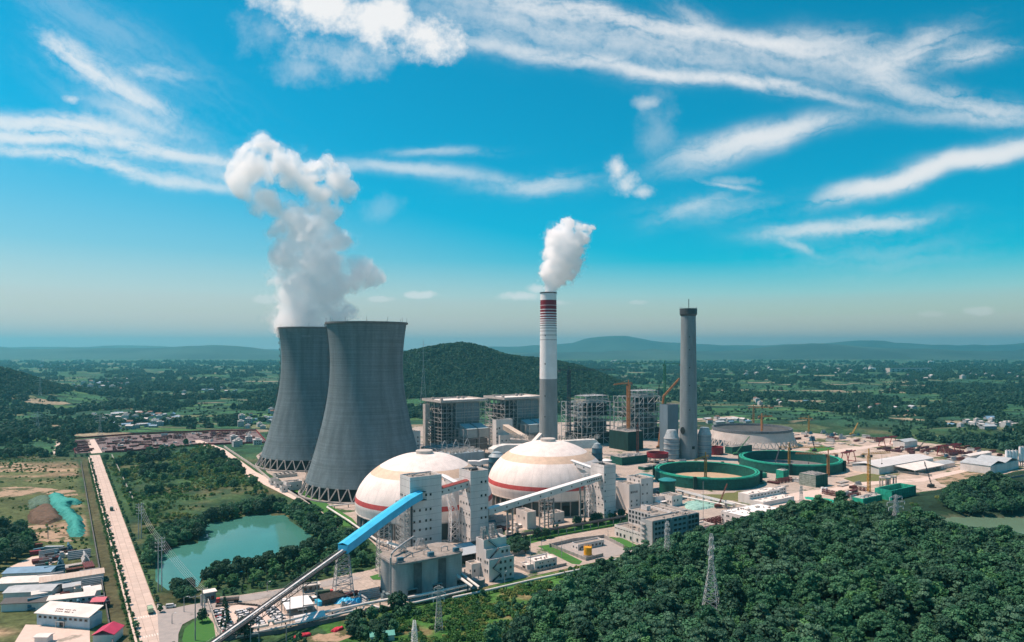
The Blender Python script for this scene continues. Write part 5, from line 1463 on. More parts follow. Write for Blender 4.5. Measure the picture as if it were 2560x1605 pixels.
def shed(label, loc, w, d, h, rise, roofm, wallm=None, rot=GRID, axis='x', name='shed', grp=None):
    t = thing(name, label, 'shed', (*loc, 0), rot, grp)
    MB().box(0, w, 0, d, 0, h).build('wall', wallm or M_WALLP, t); MB().gable(-0.5, w + 0.5, -0.5, d + 0.5, h + 0.02, h + rise, 0, axis).build('roof', roofm, t)
    return t
M_BSHEET = mat('blue_sheet_roof', (0.16, 0.30, 0.42), 0.5, 0.12, 0.2)
M_GSHEET = mat('grey_sheet_roof', (0.44, 0.47, 0.48), 0.5, 0.12, 0.2)
shed('white gabled concrete plant shed below the silos, left one of two', at(2476, 1186), 36, 30, 9, 4, M_GSHEET, None, GRID, 'y')
shed('white gabled concrete plant shed below the silos, right one of two', uv(at(2476, 1186), 36.2, 0), 36, 30, 9, 4, M_GSHEET, None, GRID, 'y')
shed('grey striped shed at the back of the building yard', at(2262, 1120), 34, 16, 8, 2.5, M_GSHEET)
shed('low grey shed right of the long prefab hall', at(2352, 1173), 34, 16, 4.5, 2.0, M_GSHEET)
shed('low pale shed between prefab hall and crawler crane', at(2296, 1180), 40, 12, 4.0, 1.4, M_ROOFW)
shed('long low white shed at the right end of the building yard', at(2424, 1150), 60, 9, 4.5, 1.2, M_ROOFW)
for k, (px, py0, lab) in enumerate(((2517, 1153, 'leftmost of the slim white cement silos above the sheds'), (2523.5, 1153, 'second slim white cement silo from the left'), (2532, 1154, 'third slim white cement silo from the left'), (2540, 1155, 'fourth slim white cement silo from the left'), (2551, 1148, 'tall white cement silo near the right edge, left of its pair'), (2557, 1148, 'tall white cement silo at the very right edge'))):
    y = 812.0; x = (px - 1280) / FOC * y; tz = zpx(1124 if k < 4 else 1115, y)
    t = thing('cement_silo', lab, 'silo', (x, y, 0), 0, 'cement silos')
    MB().cyl(1.75, 6, tz - 1, 16).build('shell', M_WHITE, t, 40); MB().lathe([(0.4, 3), (1.75, 6)], 16).build('hopper', M_STEEL, t); MB().cyl(0.9, tz - 1, tz, 12).build('filter', M_STEEL, t)
    mb = MB()
    for sx in (-1, 1):
        for sy in (-1, 1): mb.bar((sx * 1.3, sy * 1.3, 0), (sx * 1.3, sy * 1.3, 7), 0.35)
    mb.build('legs', M_STEEL, t)
for px, py, lab in ((2056, 1231, 'left of two short white tanks beside the yard road'), (2065, 1232, 'right of two short white tanks beside the yard road')):
    t = thing('water_tank', lab, 'tank', (*at(px, py), 0)); MB().cyl(1.5, 0.3, 5.0, 20).build('shell', M_WHITE, t, 40); MB().cyl(1.7, 0, 0.3, 20).build('plinth', M_CONC, t)
def gantry(label, loc, span, h, rot, m, dep=10):
    t = thing('gantry_crane', label, 'gantry crane', (*loc, 0), rot)
    for s in (0, span):
        MB().bar((s, -dep / 2, 0), (s, -dep / 5, h), 0.7).bar((s, dep / 2, 0), (s, dep / 5, h), 0.7).bar((s, -dep / 2, 0.6), (s, dep / 2, 0.6), 0.7).build('leg_frame', m, t)
    mb = MB()
    for q in (-dep / 5, dep / 5): mb.bar((-6, q, h + 0.6), (span + 6, q, h + 0.6), 0.9, 1.3)
    mb.build('girder', m, t); MB().box(span * 0.4, span * 0.4 + 2.4, -2.2, 2.2, h + 1.3, h + 2.6).build('trolley', M_STEELD, t)
gantry('red gantry crane beside the farther green ring', at(2112, 1158), 22, 12, GRID + 10, M_REDD)
gantry('dark red gantry crane behind the long prefab hall', at(2205, 1116), 30, 11, GRID, M_REDD)
gantry('dark red gantry crane at the back right of the building yard', at(2352, 1140), 38, 12, GRID - 4, M_REDD)

# --- cranes
def tower_crane(label, loc, h, jib, counter, az, m, mast_w=2.2):
    t = thing('tower_crane', label, 'tower crane', (*loc, 0), az)
    lattice(MB(), (0, 0), (mast_w / 2, mast_w / 2), (mast_w / 2, mast_w / 2), 0, h, max(6, int(h / 3.5)), 0.28 if h < 60 else 0.42).build('mast', m, t)
    def boom(x0, x1, z, d, w):
        mb = MB(); n = max(3, int(abs(x1 - x0) / 2.6))
        for i in range(n):
            a = x0 + (x1 - x0) * i / n; b = x0 + (x1 - x0) * (i + 1) / n; mid = (a + b) / 2
            for q in (-0.8, 0.8):
                mb.bar((a, q, z), (b, q, z), w); mb.bar((a, q, z), (mid, 0, z + d), w * 0.7); mb.bar((mid, 0, z + d), (b, q, z), w * 0.7)
            if i + 1 < n: mb.bar((mid, 0, z + d), (mid + (x1 - x0) / n, 0, z + d), w)
        return mb
    boom(1, jib, h + 1.2, 1.7, 0.26).build('jib', m, t)
    boom(-1, -counter, h + 1.2, 1.2, 0.26).build('counter_jib', m, t)
    MB().bar((0, 0, h), (0, 0, h + 6.5), 0.9).bar((0, 0, h + 6.4), (jib * 0.55, 0, h + 3), 0.14).bar((0, 0, h + 6.4), (-counter * 0.9, 0, h + 2), 0.14).build('apex', m, t)
    MB().box(0.6, 2.6, -1.9, -0.5, h - 1.6, h + 0.6).build('cab', M_STEELD, t)
    MB().box(-counter, -counter + 3, -1.0, 1.0, h - 1.4, h + 1.1).build('counterweight', M_CONC_D, t)
    MB().box(-2.4, 2.4, -2.4, 2.4, 0, 0.8).build('footing', M_CONC, t)
    MB().bar((jib * 0.6, 0, h + 1.1), (jib * 0.6, 0, h - 8), 0.12).box(jib * 0.6 - 0.5, jib * 0.6 + 0.5, -0.4, 0.4, h - 9, h - 8).build('hook', M_STEELD, t)
tower_crane('dark navy tower crane beside the white chimney', (74, 910), 107, 60, 14, 3, M_NAVY, 3.4)
tower_crane('orange brown tower crane between the two unfinished boiler frames', (160, 962), 87, 46, 12, 236, M_ORANGE, 3.6)
tower_crane('tallest crane, green with a long jib left of the bare chimney', (228, 1045), 112, 76, 24, 176, M_CRGREEN, 3.0)
tower_crane('rusty crane mast standing in front of the dark netted block', at(1594, 1133), 34, 8, 5, 250, M_RUST, 2.4)
tower_crane('yellow tower crane standing inside the nearer green ring', (201, 727), 22.5, 32, 10, 235, M_YEL, 1.9)
tower_crane('yellow tower crane standing inside the farther green ring', (320, 808), 21, 40, 12, -4, M_YEL, 1.9)
tower_crane('yellow tower crane at the near rim of the farther green ring', (337, 746), 22.5, 34, 10, 176, M_ORANGE, 1.9)
tower_crane('bright orange tall crane mast in the middle of the yard', (338, 663), 35, 26, 9, 18, M_YEL, 2.0)
tower_crane('brown crane inside the unfinished cooling tower', (358, 1003), 37, 22, 8, 30, M_ORANGE, 2.0)
tower_crane('brown crane behind the unfinished cooling tower', (372, 1078), 44, 30, 8, -10, M_ORANGE, 2.0)
tower_crane('thin yellow crane at the back edge of the building yard', at(2022, 1083), 22, 16, 6, 170, M_YEL, 1.8)
def crawler_crane(label, loc, tip, m, w=0.7, mid=None):
    b = Vector((loc[0], loc[1], 2.6)); T = Vector(tip) - Vector((loc[0], loc[1], 0))
    t = thing('crawler_crane', label, 'crane', (*loc, 0))
    def boom(a, c):
        mb = MB(); d = (c - a); n = max(4, int(d.length / 2.5)); s = Vector((d.y, -d.x, 0)).normalized() * w if abs(d.x) + abs(d.y) > 0.1 else Vector((w, 0, 0)); u = d.normalized().cross(s).normalized() * w
        cs = [s + u, s - u, -s - u, -s + u]
        for k in range(4): mb.bar(a + cs[k] * 0.7, c + cs[k] * 0.5, w * 0.36)
        for i in range(n):
            for k in range(4): mb.bar(a + d * (i / n) + cs[k] * 0.65, a + d * ((i + 1) / n) + cs[(k + 1) % 4] * 0.65, w * 0.26)
        return mb
    m0 = Vector(mid) - Vector((loc[0], loc[1], 0)) if mid else None
    O = Vector((0, 0, 2.6))
    if m0: boom(O, m0).build('boom', m, t); boom(m0, T).build('jib', m, t)
    else: boom(O, T).build('boom', m, t)
    MB().bar(T, T - Vector((0, 0, 5)), 0.14).build('hoist_rope', M_STEELD, t)
    MB().box(-2.6, 2.2, -1.5, 1.5, 1.3, 3.4).box(-3.6, -2.6, -1.5, 1.5, 1.3, 2.8).build('house', m if m is not M_NAVY else M_STEELD, t)
    for s in (-1, 1): MB().box(-3.2, 3.2, s * 2.0 - 0.5, s * 2.0 + 0.5, 0, 1.2).build('track', M_STEELD, t)
def tipz(px, py, y): return ((px - 1280) / FOC * y, y, zpx(py, y))
crawler_crane('huge orange crawler crane with luffing jib beside the bare chimney', (201, 958), tipz(1699, 946, 962), M_ORANGE, 1.5, mid=tipz(1659, 991, 960))
crawler_crane('dark crawler crane with thin boom between the two green rings', at(1934, 1178), tipz(1949, 1120, 790), M_NAVY, 0.6)
crawler_crane('brown crawler crane with thin boom in front of the nearer green ring', at(1797, 1270), tipz(1818, 1209, 604), M_RUST, 0.55)
crawler_crane('dark crawler crane behind the farther green ring', at(2037, 1129), tipz(2029, 1089, 930), M_NAVY, 0.7)
crawler_crane('dark crawler crane at the right end beside the brown mound', at(2329, 1219), tipz(2311, 1154, 690), M_NAVY, 0.6)
crawler_crane('pale green crawler crane in front of the unfinished cooling tower', at(1840, 1138), tipz(1874, 1091, 902), M_CRGREEN, 0.6)
crawler_crane('tan crawler crane at the back of the yard below the green bank', at(2131, 1088), tipz(2145, 1057, 1108), M_YEL, 0.7)
crawler_crane('dark crawler crane beside the grey striped shed', at(2294, 1128), tipz(2315, 1099, 925), M_NAVY, 0.8)
crawler_crane('small dark crane on top of the left ringed vessel side', at(1640, 1080), tipz(1648, 962, 1150), M_NAVY, 0.8)

# ------------------------------------------------------------------ water, roads, yards
def sheet(name, pts, z, m, label, wob=None):
    """flat ground cover cut to an outline (world xy points); soft covers get a ragged edge"""
    if wob is None: wob = 2.2 if name in ('bare_field', 'grass_patch', 'brown_mound', 'building_yard', 'dirt_track') else 0
    if wob:
        q = []
        for i, (p, r) in enumerate(zip(pts, pts[1:] + pts[:1])):
            n = max(1, int(math.dist(p, r) / 4.0))
            for k in range(n):
                x, y = p[0] + (r[0] - p[0]) * k / n, p[1] + (r[1] - p[1]) * k / n
                q.append((x + wob * 2 * (float(vnoise(x, y, 7, 3, 2)) - 0.5) * 1.6, y + wob * 3 * (float(vnoise(x, y, 7, 9, 2)) - 0.5) * 1.6))
        pts = q
    bm = bmesh.new()
    vs = [bm.verts.new((x, y, z)) for x, y in pts]
    f = bm.faces.new(vs); f.normal_update()
    if f.normal.z < 0: f.normal_flip()
    bmesh.ops.triangulate(bm, faces=bm.faces[:])
    me = D.meshes.new(name); bm.to_mesh(me); bm.free()
    me.materials.append(m)
    o = D.objects.new(name, me); COL.objects.link(o)
    return tag(o, label, kind='structure')

def water_mat(name, col, rough=0.06):
    m = D.materials.new(name); m.use_nodes = True
    N, L = m.node_tree.nodes, m.node_tree.links; p = N['Principled BSDF']
    p.inputs['Roughness'].default_value = rough; p.inputs['IOR'].default_value = 1.33
    tc = N.new('ShaderNodeTexCoord')
    n = N.new('ShaderNodeTexNoise'); n.inputs['Scale'].default_value = 0.03; n.inputs['Detail'].default_value = 4; L.new(tc.outputs['Object'], n.inputs['Vector'])
    mx = N.new('ShaderNodeMix'); mx.data_type = 'RGBA'; mx.inputs['A'].default_value = (*col, 1); mx.inputs['B'].default_value = (*[c * 1.35 for c in col], 1)
    L.new(n.outputs['Fac'], mx.inputs['Factor']); L.new(mx.outputs['Result'], p.inputs['Base Color'])
    w = N.new('ShaderNodeTexNoise'); w.inputs['Scale'].default_value = 0.9; w.inputs['Detail'].default_value = 3; L.new(tc.outputs['Object'], w.inputs['Vector'])
    b = N.new('ShaderNodeBump'); b.inputs['Strength'].default_value = 0.05; b.inputs['Distance'].default_value = 0.2
    L.new(w.outputs['Fac'], b.inputs['Height']); L.new(b.outputs[0], p.inputs['Normal'])
    return m
def grow(pts, k):
    cx = sum(p[0] for p in pts) / len(pts); cyy = sum(p[1] for p in pts) / len(pts)
    return [(cx + (x - cx) * k, cyy + (y - cyy) * k) for x, y in pts]
sheet('pond', grow(POND_LEFT, 1.02), -0.35, water_mat('pond_water', (0.045, 0.165, 0.135)), 'milky green pond between the straight road and the cooling towers')
sheet('reservoir', grow(POND_RIGHT, 1.02), -0.35, water_mat('reservoir_water', (0.10, 0.17, 0.115), 0.12), 'grey green pond beyond the wooded hill at the right edge')

def cover_mat(name, a, b, c, thr=0.55, scale=0.035, rough=0.95, fine=0.5, joint=None):
    """pavement a stained with b, overgrown with c in patches"""
    m = D.materials.new(name); m.use_nodes = True
    N, L = m.node_tree.nodes, m.node_tree.links; p = N['Principled BSDF']; p.inputs['Roughness'].default_value = rough; p.inputs['Specular IOR Level'].default_value = 0.15
    tc = N.new('ShaderNodeTexCoord')
    def noise(s, d):
        n = N.new('ShaderNodeTexNoise'); n.inputs['Scale'].default_value = s; n.inputs['Detail'].default_value = d; n.inputs['Roughness'].default_value = 0.65; L.new(tc.outputs['Object'], n.inputs['Vector']); return n.outputs['Fac']
    def mixc(f, x, y):
        n = N.new('ShaderNodeMix'); n.data_type = 'RGBA'; L.new(f, n.inputs['Factor'])
        for k, v in (('A', x), ('B', y)):
            if isinstance(v, tuple): n.inputs[k].default_value = (*v, 1)
            else: L.new(v, n.inputs[k])
        return n.outputs['Result']
    def mr(v, lo, hi):
        r = N.new('ShaderNodeMapRange'); r.inputs[1].default_value = lo; r.inputs[2].default_value = hi; L.new(v, r.inputs[0]); return r.outputs[0]
    base = mixc(mr(noise(fine, 6), 0.35, 0.75), a, b)
    g = mixc(mr(noise(0.4, 5), 0.3, 0.7), c, tuple(x * 0.55 for x in c))
    out = mixc(mr(noise(scale, 7), thr, thr + 0.05), base, g)
    if joint:                                             # cast slabs with dark joints, some slabs newer than others
        mp = N.new('ShaderNodeMapping'); mp.inputs['Rotation'].default_value = (0, 0, R(-joint[0])); L.new(tc.outputs['Object'], mp.inputs[0])
        br = N.new('ShaderNodeTexBrick'); br.offset = 0.0; br.inputs['Scale'].default_value = 1.0; br.inputs['Mortar Size'].default_value = 0.12; br.inputs['Brick Width'].default_value = joint[1]; br.inputs['Row Height'].default_value = joint[2]
        br.inputs['Color1'].default_value = (1, 1, 1, 1); br.inputs['Color2'].default_value = (0.86, 0.86, 0.86, 1); br.inputs['Mortar'].default_value = (0.62, 0.60, 0.58, 1)
        L.new(mp.outputs[0], br.inputs['Vector'])
        mu = N.new('ShaderNodeMix'); mu.data_type = 'RGBA'; mu.blend_type = 'MULTIPLY'; mu.inputs['Factor'].default_value = 1.0; L.new(out, mu.inputs['A']); L.new(br.outputs['Color'], mu.inputs['B']); out = mu.outputs['Result']
    L.new(out, p.inputs['Base Color'])
    return m
M_YARD = cover_mat('yard_concrete', (0.50, 0.42, 0.36), (0.30, 0.27, 0.24), (0.06, 0.13, 0.05), 0.57, 0.03, 0.95, 0.5, (34, 7.0, 6.0))
M_SITE = cover_mat('building_site_soil', (0.56, 0.45, 0.375), (0.27, 0.22, 0.18), (0.11, 0.13, 0.055), 0.53, 0.02, 0.95, 0.12)
M_ROAD = cover_mat('road_concrete', (0.62, 0.50, 0.43), (0.52, 0.43, 0.37), (0.50, 0.42, 0.36), 0.7, 0.05, 0.9, 0.15, (122.8, 6.0, 3.8))
M_LANE = cover_mat('lane_concrete', (0.36, 0.33, 0.31), (0.28, 0.27, 0.26), (0.33, 0.31, 0.29), 0.6, 0.08, 0.9, 0.3)
M_PAVE = cover_mat('pale_paving', (0.64, 0.52, 0.45), (0.54, 0.44, 0.38), (0.42, 0.37, 0.31), 0.62, 0.06, 0.9, 0.3)
M_LAWN = cover_mat('lawn', (0.045, 0.15, 0.035), (0.06, 0.17, 0.04), (0.10, 0.14, 0.05), 0.6, 0.06)
M_DRYG = cover_mat('dry_grass', (0.15, 0.16, 0.06), (0.10, 0.12, 0.05), (0.30, 0.22, 0.14), 0.58, 0.05)
M_BARE = cover_mat('bare_soil', (0.42, 0.30, 0.21), (0.25, 0.19, 0.13), (0.11, 0.12, 0.055), 0.50, 0.06)
M_GRAVEL = cover_mat('dark_yard', (0.14, 0.10, 0.11), (0.30, 0.25, 0.23), (0.10, 0.07, 0.08), 0.5, 0.08)

sheet('plant_yard', gpoly([(470, 1612), (540, 1500), (600, 1488), (742, 1466), (835, 1444), (930, 1424), (985, 1405), (950, 1375), (905, 1330), (850, 1302), (760, 1232), (668, 1182), (640, 1140), (700, 1096), (820, 1080), (1000, 1068), (1300, 1058), (1700, 1050), (1800, 1056), (1980, 1100), (2120, 1150), (2060, 1262), (1900, 1310), (1640, 1372), (1061, 1500), (700, 1572)]), 0.10, M_YARD, 'pale concrete yard of the power plant with patches of grass')
sheet('building_yard', gpoly([(1700, 1050), (1830, 1040), (2000, 1070), (2130, 1082), (2260, 1100), (2400, 1118), (2600, 1150), (2600, 1200), (2480, 1205), (2420, 1216), (2330, 1240), (2230, 1262), (2120, 1282), (2040, 1262), (2090, 1190), (1960, 1120)]), 0.13, M_SITE, 'pale soil of the building site beyond the green rings')
sheet('grass_patch', gpoly([(1640, 1226), (1700, 1236), (1800, 1236), (1880, 1224), (1942, 1226), (1944, 1242), (1880, 1257), (1840, 1254), (1760, 1243)]), 0.17, M_DRYG, 'dry grass below the nearer green ring')
sheet('grass_patch', gpoly([(2012, 1128), (2050, 1112), (2084, 1120), (2080, 1128), (2035, 1131)]), 0.17, M_LAWN, 'green triangle of grass between the yard roads')
sheet('brown_mound', gpoly([(2330, 1196), (2400, 1172), (2470, 1182), (2500, 1200), (2440, 1214), (2360, 1212)]), 0.17, M_BARE, 'bare brown ground in front of the cement sheds')
sheet('slab_row', gpoly([(2108, 1196), (2160, 1184), (2250, 1186), (2210, 1204), (2150, 1212)]), 0.17, M_DRYG, 'ground around the empty foundation pits')
sheet('yard_road', gpoly([(1900, 1250), (2010, 1228), (2072, 1222), (2150, 1206), (2300, 1196), (2420, 1170), (2600, 1150), (2600, 1156), (2430, 1176), (2310, 1204), (2160, 1214), (2080, 1232), (2030, 1246), (2140, 1264), (2130, 1270), (2005, 1248), (1960, 1264), (1915, 1275)]), 0.20, M_PAVE, 'pale yard road through the building site')
sheet('yard_road', gpoly([(1990, 1140), (2060, 1128), (2140, 1118), (2262, 1102), (2268, 1106), (2150, 1124), (2070, 1136), (2000, 1150)]), 0.20, M_PAVE, 'pale road behind the farther green ring')

def strip(name, r0, r1, t0, t1, z, m, label):
    c, s = math.cos(R(32.8)), math.sin(R(32.8)); pts = []
    n = 24
    for i in range(n + 1):
        x, y = road_line(t0 + (t1 - t0) * i / n); pts.append((x + c * r0, y + s * r0))
    for i in range(n, -1, -1):
        x, y = road_line(t0 + (t1 - t0) * i / n); pts.append((x + c * r1, y + s * r1))
    return sheet(name, pts, z, m, label)
strip('road', -5.6, 5.6, -30, 708, 0.16, M_ROAD, 'straight pale concrete road left of the plant')
strip('footpath', -7.6, -6.6, -30, 690, 0.14, M_PAVE, 'narrow pale footpath along the left side of the road')
sheet('side_road', gpoly([(392, 1508), (428, 1522), (478, 1512), (520, 1506), (546, 1500), (600, 1491), (742, 1469), (835, 1449), (880, 1440), (905, 1446), (840, 1462), (742, 1482), (640, 1500), (560, 1512), (520, 1535), (482, 1548), (456, 1562), (446, 1585), (444, 1640), (400, 1640)]), 0.20, M_LANE, 'grey side road curving from the main road through the gate')
sheet('lawn', gpoly([(462, 1572), (482, 1556), (520, 1542), (534, 1560), (540, 1600), (470, 1640), (455, 1600)]), 0.24, M_LAWN, 'green lawn in the bend of the side road')
sheet('lawn', gpoly([(924, 1442), (945, 1436), (966, 1444), (955, 1450), (932, 1450)]), 0.24, M_LAWN, 'small oval lawn at the end of the plant road')
sheet('lawn', gpoly([(660, 1190), (760, 1225), (880, 1296), (900, 1318), (860, 1316), (790, 1268), (700, 1222)]), 0.18, M_LAWN, 'grass strip along the feet of the cooling towers')
sheet('lawn', gpoly([(1260, 1352), (1380, 1326), (1500, 1296), (1560, 1290), (1590, 1300), (1530, 1318), (1420, 1336), (1290, 1368)]), 0.18, M_LAWN, 'grass and hedges in front of the right hand dome')
sheet('lawn', gpoly([(1344, 1366), (1372, 1362), (1456, 1404), (1448, 1412), (1430, 1410)]), 0.18, M_LAWN, 'grass strip beside the yellow tank yard')
sheet('lawn', gpoly([(1500, 1340), (1556, 1346), (1610, 1372), (1590, 1376)]), 0.18, M_LAWN, 'grass beside the long grey office')
sheet('tank_yard', gpoly([(1380, 1368), (1435, 1356), (1510, 1346), (1560, 1370), (1592, 1380), (1508, 1396), (1468, 1402)]), 0.22, M_LANE, 'bare grey yard around the yellow tank')
sheet('parking_lot', gpoly([(530, 1524), (600, 1512), (690, 1512), (720, 1545), (700, 1560), (590, 1584), (552, 1580)]), 0.22, M_PAVE, 'pale parking lot under the open belt conveyor')
sheet('storage_yard', gpoly([(180, 1100), (330, 1088), (520, 1080), (640, 1078), (668, 1108), (500, 1112), (330, 1128), (240, 1131), (188, 1134)]), 0.12, M_GRAVEL, 'dark cluttered storage yard at the end of the straight road')
sheet('yard_lane', gpoly([(216, 1100), (236, 1098), (256, 1132), (228, 1134)]), 0.18, M_PAVE, 'pale lane into the storage yard')
sheet('yard_lane', gpoly([(500, 1100), (560, 1122), (640, 1180), (760, 1240), (850, 1320), (845, 1328), (740, 1252), (620, 1192), (540, 1130), (480, 1102)]), 0.18, M_PAVE, 'pale service lane beside the cooling towers')
sheet('courtyard', gpoly([(16, 1640), (64, 1562), (224, 1566), (226, 1640)]), 0.14, M_PAVE, 'bare pale courtyard of the works at the lower left')
sheet('courtyard', gpoly([(20, 1420), (80, 1392), (156, 1384), (164, 1394), (100, 1424), (72, 1430)]), 0.14, M_PAVE, 'pale yard with containers and parked machines')
sheet('bare_field', gpoly([(-80, 1222), (60, 1216), (130, 1222), (190, 1226), (196, 1240), (100, 1236), (-80, 1250)]), 0.10, M_BARE, 'strip of bare tan soil west of the road')
sheet('bare_field', gpoly([(20, 1316), (100, 1312), (146, 1318), (150, 1340), (190, 1352), (120, 1356), (60, 1350)]), 0.10, M_BARE, 'patch of bare orange soil above the container yard')
sheet('bare_field', gpoly([(-80, 1165), (60, 1158), (120, 1166), (60, 1178), (-80, 1186)]), 0.10, M_BARE, 'pale stripe in the field far left')
sheet('dirt_track', gpoly([(148, 1084), (154, 1084), (152, 1112), (144, 1138), (132, 1138), (142, 1110)]), 0.12, M_PAVE, 'winding pale track beyond the fields')
sheet('dirt_track', gpoly([(740, 1604), (800, 1588), (880, 1572), (900, 1572), (912, 1592), (880, 1600), (820, 1605), (770, 1625)]), 0.16, M_BARE, 'pale dirt track outside the pipe line at the bottom')
sheet('water_basin', gpoly([(2520, 1238), (2600, 1246), (2600, 1258), (2512, 1240)]), 0.15, M_LANE, 'grey settling basin at the right edge')
for k in range(5):
    mb = MB(); q = at(368 + k * 4.5, 1531)
mb = MB()
for k in range(9):
    x, y = road_line(66); c, s = math.cos(R(32.8)), math.sin(R(32.8)); off = -4.6 + k * 1.15
    mb.bar((x + c * off - 1.4 * -s, y + s * off - 1.4 * c, 0.17), (x + c * off + 1.4 * -s, y + s * off + 1.4 * c, 0.17), 0.5, 0.02)
    x, y = road_line(38)
    mb.bar((x + c * off - 1.4 * -s, y + s * off - 1.4 * c, 0.17), (x + c * off + 1.4 * -s, y + s * off + 1.4 * c, 0.17), 0.5, 0.02)
tag(mb.build('crossing_markings', mat('worn_road_paint', (0.72, 0.66, 0.60), 0.8, 0.1, 0.5)), 'faded zebra crossing stripes on the straight road', kind='structure')

# ------------------------------------------------------------------ pipe lines and walls
def pipe(name, label, pts, r, m=M_PIPE, supports=10, cat='pipe', n=8):
    b = pts[0]; t = thing(name, label, cat, (b[0], b[1], 0))
    P = [(p[0] - b[0], p[1] - b[1], p[2]) for p in pts]
    MB().tube(P, r, n).build('pipe', m, t, 60)
    cnt = 0
    for p, q in zip(P[:-1], P[1:]):
        ln = math.dist(p, q); k = int(ln / supports)
        for i in range(k):
            if cnt > 90: break
            f = (i + 0.5) / k; x, y, z = (p[j] + (q[j] - p[j]) * f for j in range(3))
            if z > 0.8: MB().box(x - 0.25, x + 0.25, y - 0.25, y + 0.25, 0, z - r * 0.6).build('support', M_STEELD, t); cnt += 1
    return t
def pz(px, py, z): x, y = at(px, py, z); return (x, y, z)
pipe('steam_pipe', 'long white lagged pipe along the wood edge from the stepped building to the warehouse', [pz(1132, 1494, 2.4), pz(1200, 1480, 2.4), pz(1330, 1450, 2.4), pz(1450, 1424, 2.4), pz(1505, 1409, 2.4), pz(1507, 1405, 4.6), pz(1514, 1403, 4.6), pz(1516, 1406, 2.4), pz(1640, 1370, 2.4), pz(1780, 1334, 2.4), pz(1880, 1309, 2.4), pz(1960, 1290, 2.4)], 0.75)
pipe('steam_pipe', 'white lagged pipe in front of the silo block, upper of two', [pz(560, 1583, 3.4), pz(672, 1562, 3.4), pz(672, 1552, 6.5), pz(682, 1550, 6.5), pz(684, 1559, 3.4), pz(800, 1533, 3.4), pz(920, 1508, 3.4), pz(980, 1497, 3.4), pz(1000, 1498, 3.4), pz(1090, 1480, 3.4), pz(1170, 1462, 3.4)], 0.8)
pipe('steam_pipe', 'white lagged pipe in front of the silo block, lower of two', [pz(590, 1592, 1.8), pz(700, 1568, 1.8), pz(906, 1522, 1.8), pz(912, 1512, 1.8), pz(925, 1512, 1.8), pz(950, 1520, 1.8), pz(1040, 1506, 1.8), pz(1175, 1474, 1.8)], 0.6)
pipe('steam_pipe', 'pair end of white pipes running back beside the stepped building', [pz(1176, 1466, 1.5), pz(1180, 1466, 7.5), pz(1140, 1437, 7.5)], 0.8)
pipe('steam_pipe', 'thinner white pipe running back beside the stepped building', [pz(1196, 1470, 1.5), pz(1198, 1468, 7.0), pz(1141, 1425, 7.0)], 0.7)
pipe('ash_pipe', 'white pipe on stilts from the cooling tower past the left hand dome', [pz(818, 1266, 3.0), pz(888, 1258, 3.0)], 0.6)
pipe('ash_pipe', 'white pipe running between lawn and trees towards the silos', [pz(818, 1268, 2.6), pz(872, 1302, 2.6), pz(900, 1322, 2.6), pz(945, 1352, 2.6), pz(1000, 1372, 2.6), pz(1060, 1392, 2.6)], 0.8)
pipe('steam_pipe', 'white pipe beyond the grey office towards the white hall', [pz(1610, 1220, 3.5), pz(1690, 1238, 3.5), pz(1812, 1262, 3.5), pz(1814, 1252, 5.5), pz(1856, 1262, 5.5), pz(1900, 1272, 3.5), pz(1990, 1288, 2.5)], 0.8)
t = thing('pipe_rack', 'long dark pipe rack in front of the domes and transfer towers', 'pipe rack', (*at(1070, 1376, 5), 0))
b = at(1070, 1376, 5); mb = MB(); e = at(1640, 1278, 5); dx, dy = e[0] - b[0], e[1] - b[1]
for q in (-1.2, -0.4, 0.5, 1.3): mb.tube([(-UY * q, UX * q, 5.4), (dx - UY * q, dy + UX * q, 5.4)], 0.33, 6)
mb.bar((UY * 1.6, -UX * 1.6, 5), (dx + UY * 1.6, dy - UX * 1.6, 5), 0.4, 0.9); mb.bar((-UY * 1.6, UX * 1.6, 5), (dx - UY * 1.6, dy + UX * 1.6, 5), 0.4, 0.9)
mb.build('pipes', M_STEELD, t)
for k in range(28):
    f = k / 27; MB().box(dx * f - 0.3, dx * f + 0.3, dy * f - 0.3, dy * f + 0.3, 0, 4.6).build('stanchion', M_STEEL, t)
t = thing('pipe_rack', 'grey steel pipe rack running behind the grey office', 'pipe rack', (*at(1690, 1224, 5), 0)); b = at(1690, 1224, 5); e = at(1835, 1260, 5); dx, dy = e[0] - b[0], e[1] - b[1]
mb = MB()
for q in (-2, -0.8, 0.8, 2): mb.tube([(q, q, 5), (dx + q, dy + q, 5)], 0.5, 6)
mb.build('pipes', M_GALV, t)
for k in range(9): MB().box(dx * k / 8 - 0.4, dx * k / 8 + 0.4, dy * k / 8 - 2, dy * k / 8 + 2, 0, 4.5).build('stanchion', M_STEEL, t)
wall_run('boundary_wall', 'long dark stained wall left of the road and ditch', [(-150 - math.sin(R(32.8)) * q - math.cos(R(32.8)) * 16.6, 300 + math.cos(R(32.8)) * q - math.sin(R(32.8)) * 16.6) for q in (-20, 120, 250, 380, 520, 640)], 2.6, 0.35, M_CONC_D)
wall_run('boundary_wall', 'pale boundary wall along the scrub right of the straight road', [(-150 - math.sin(R(32.8)) * q + math.cos(R(32.8)) * 18, 300 + math.cos(R(32.8)) * q + math.sin(R(32.8)) * 18) for q in (380, 540, 690)], 2.2, 0.35, M_CONC_L)
wall_run('plant_wall', 'plant boundary wall between the grass and the lower pipes', [at(520, 1508), at(545, 1580), at(560, 1600)], 2.6, 0.3, M_CONC_L, 'wall', 5)
wall_run('plant_wall', 'stained retaining wall below the pipes in front of the silos', [at(560, 1602), at(700, 1584), at(900, 1540), at(1000, 1520), at(1130, 1494)], 2.0, 0.3, M_CONC_D)
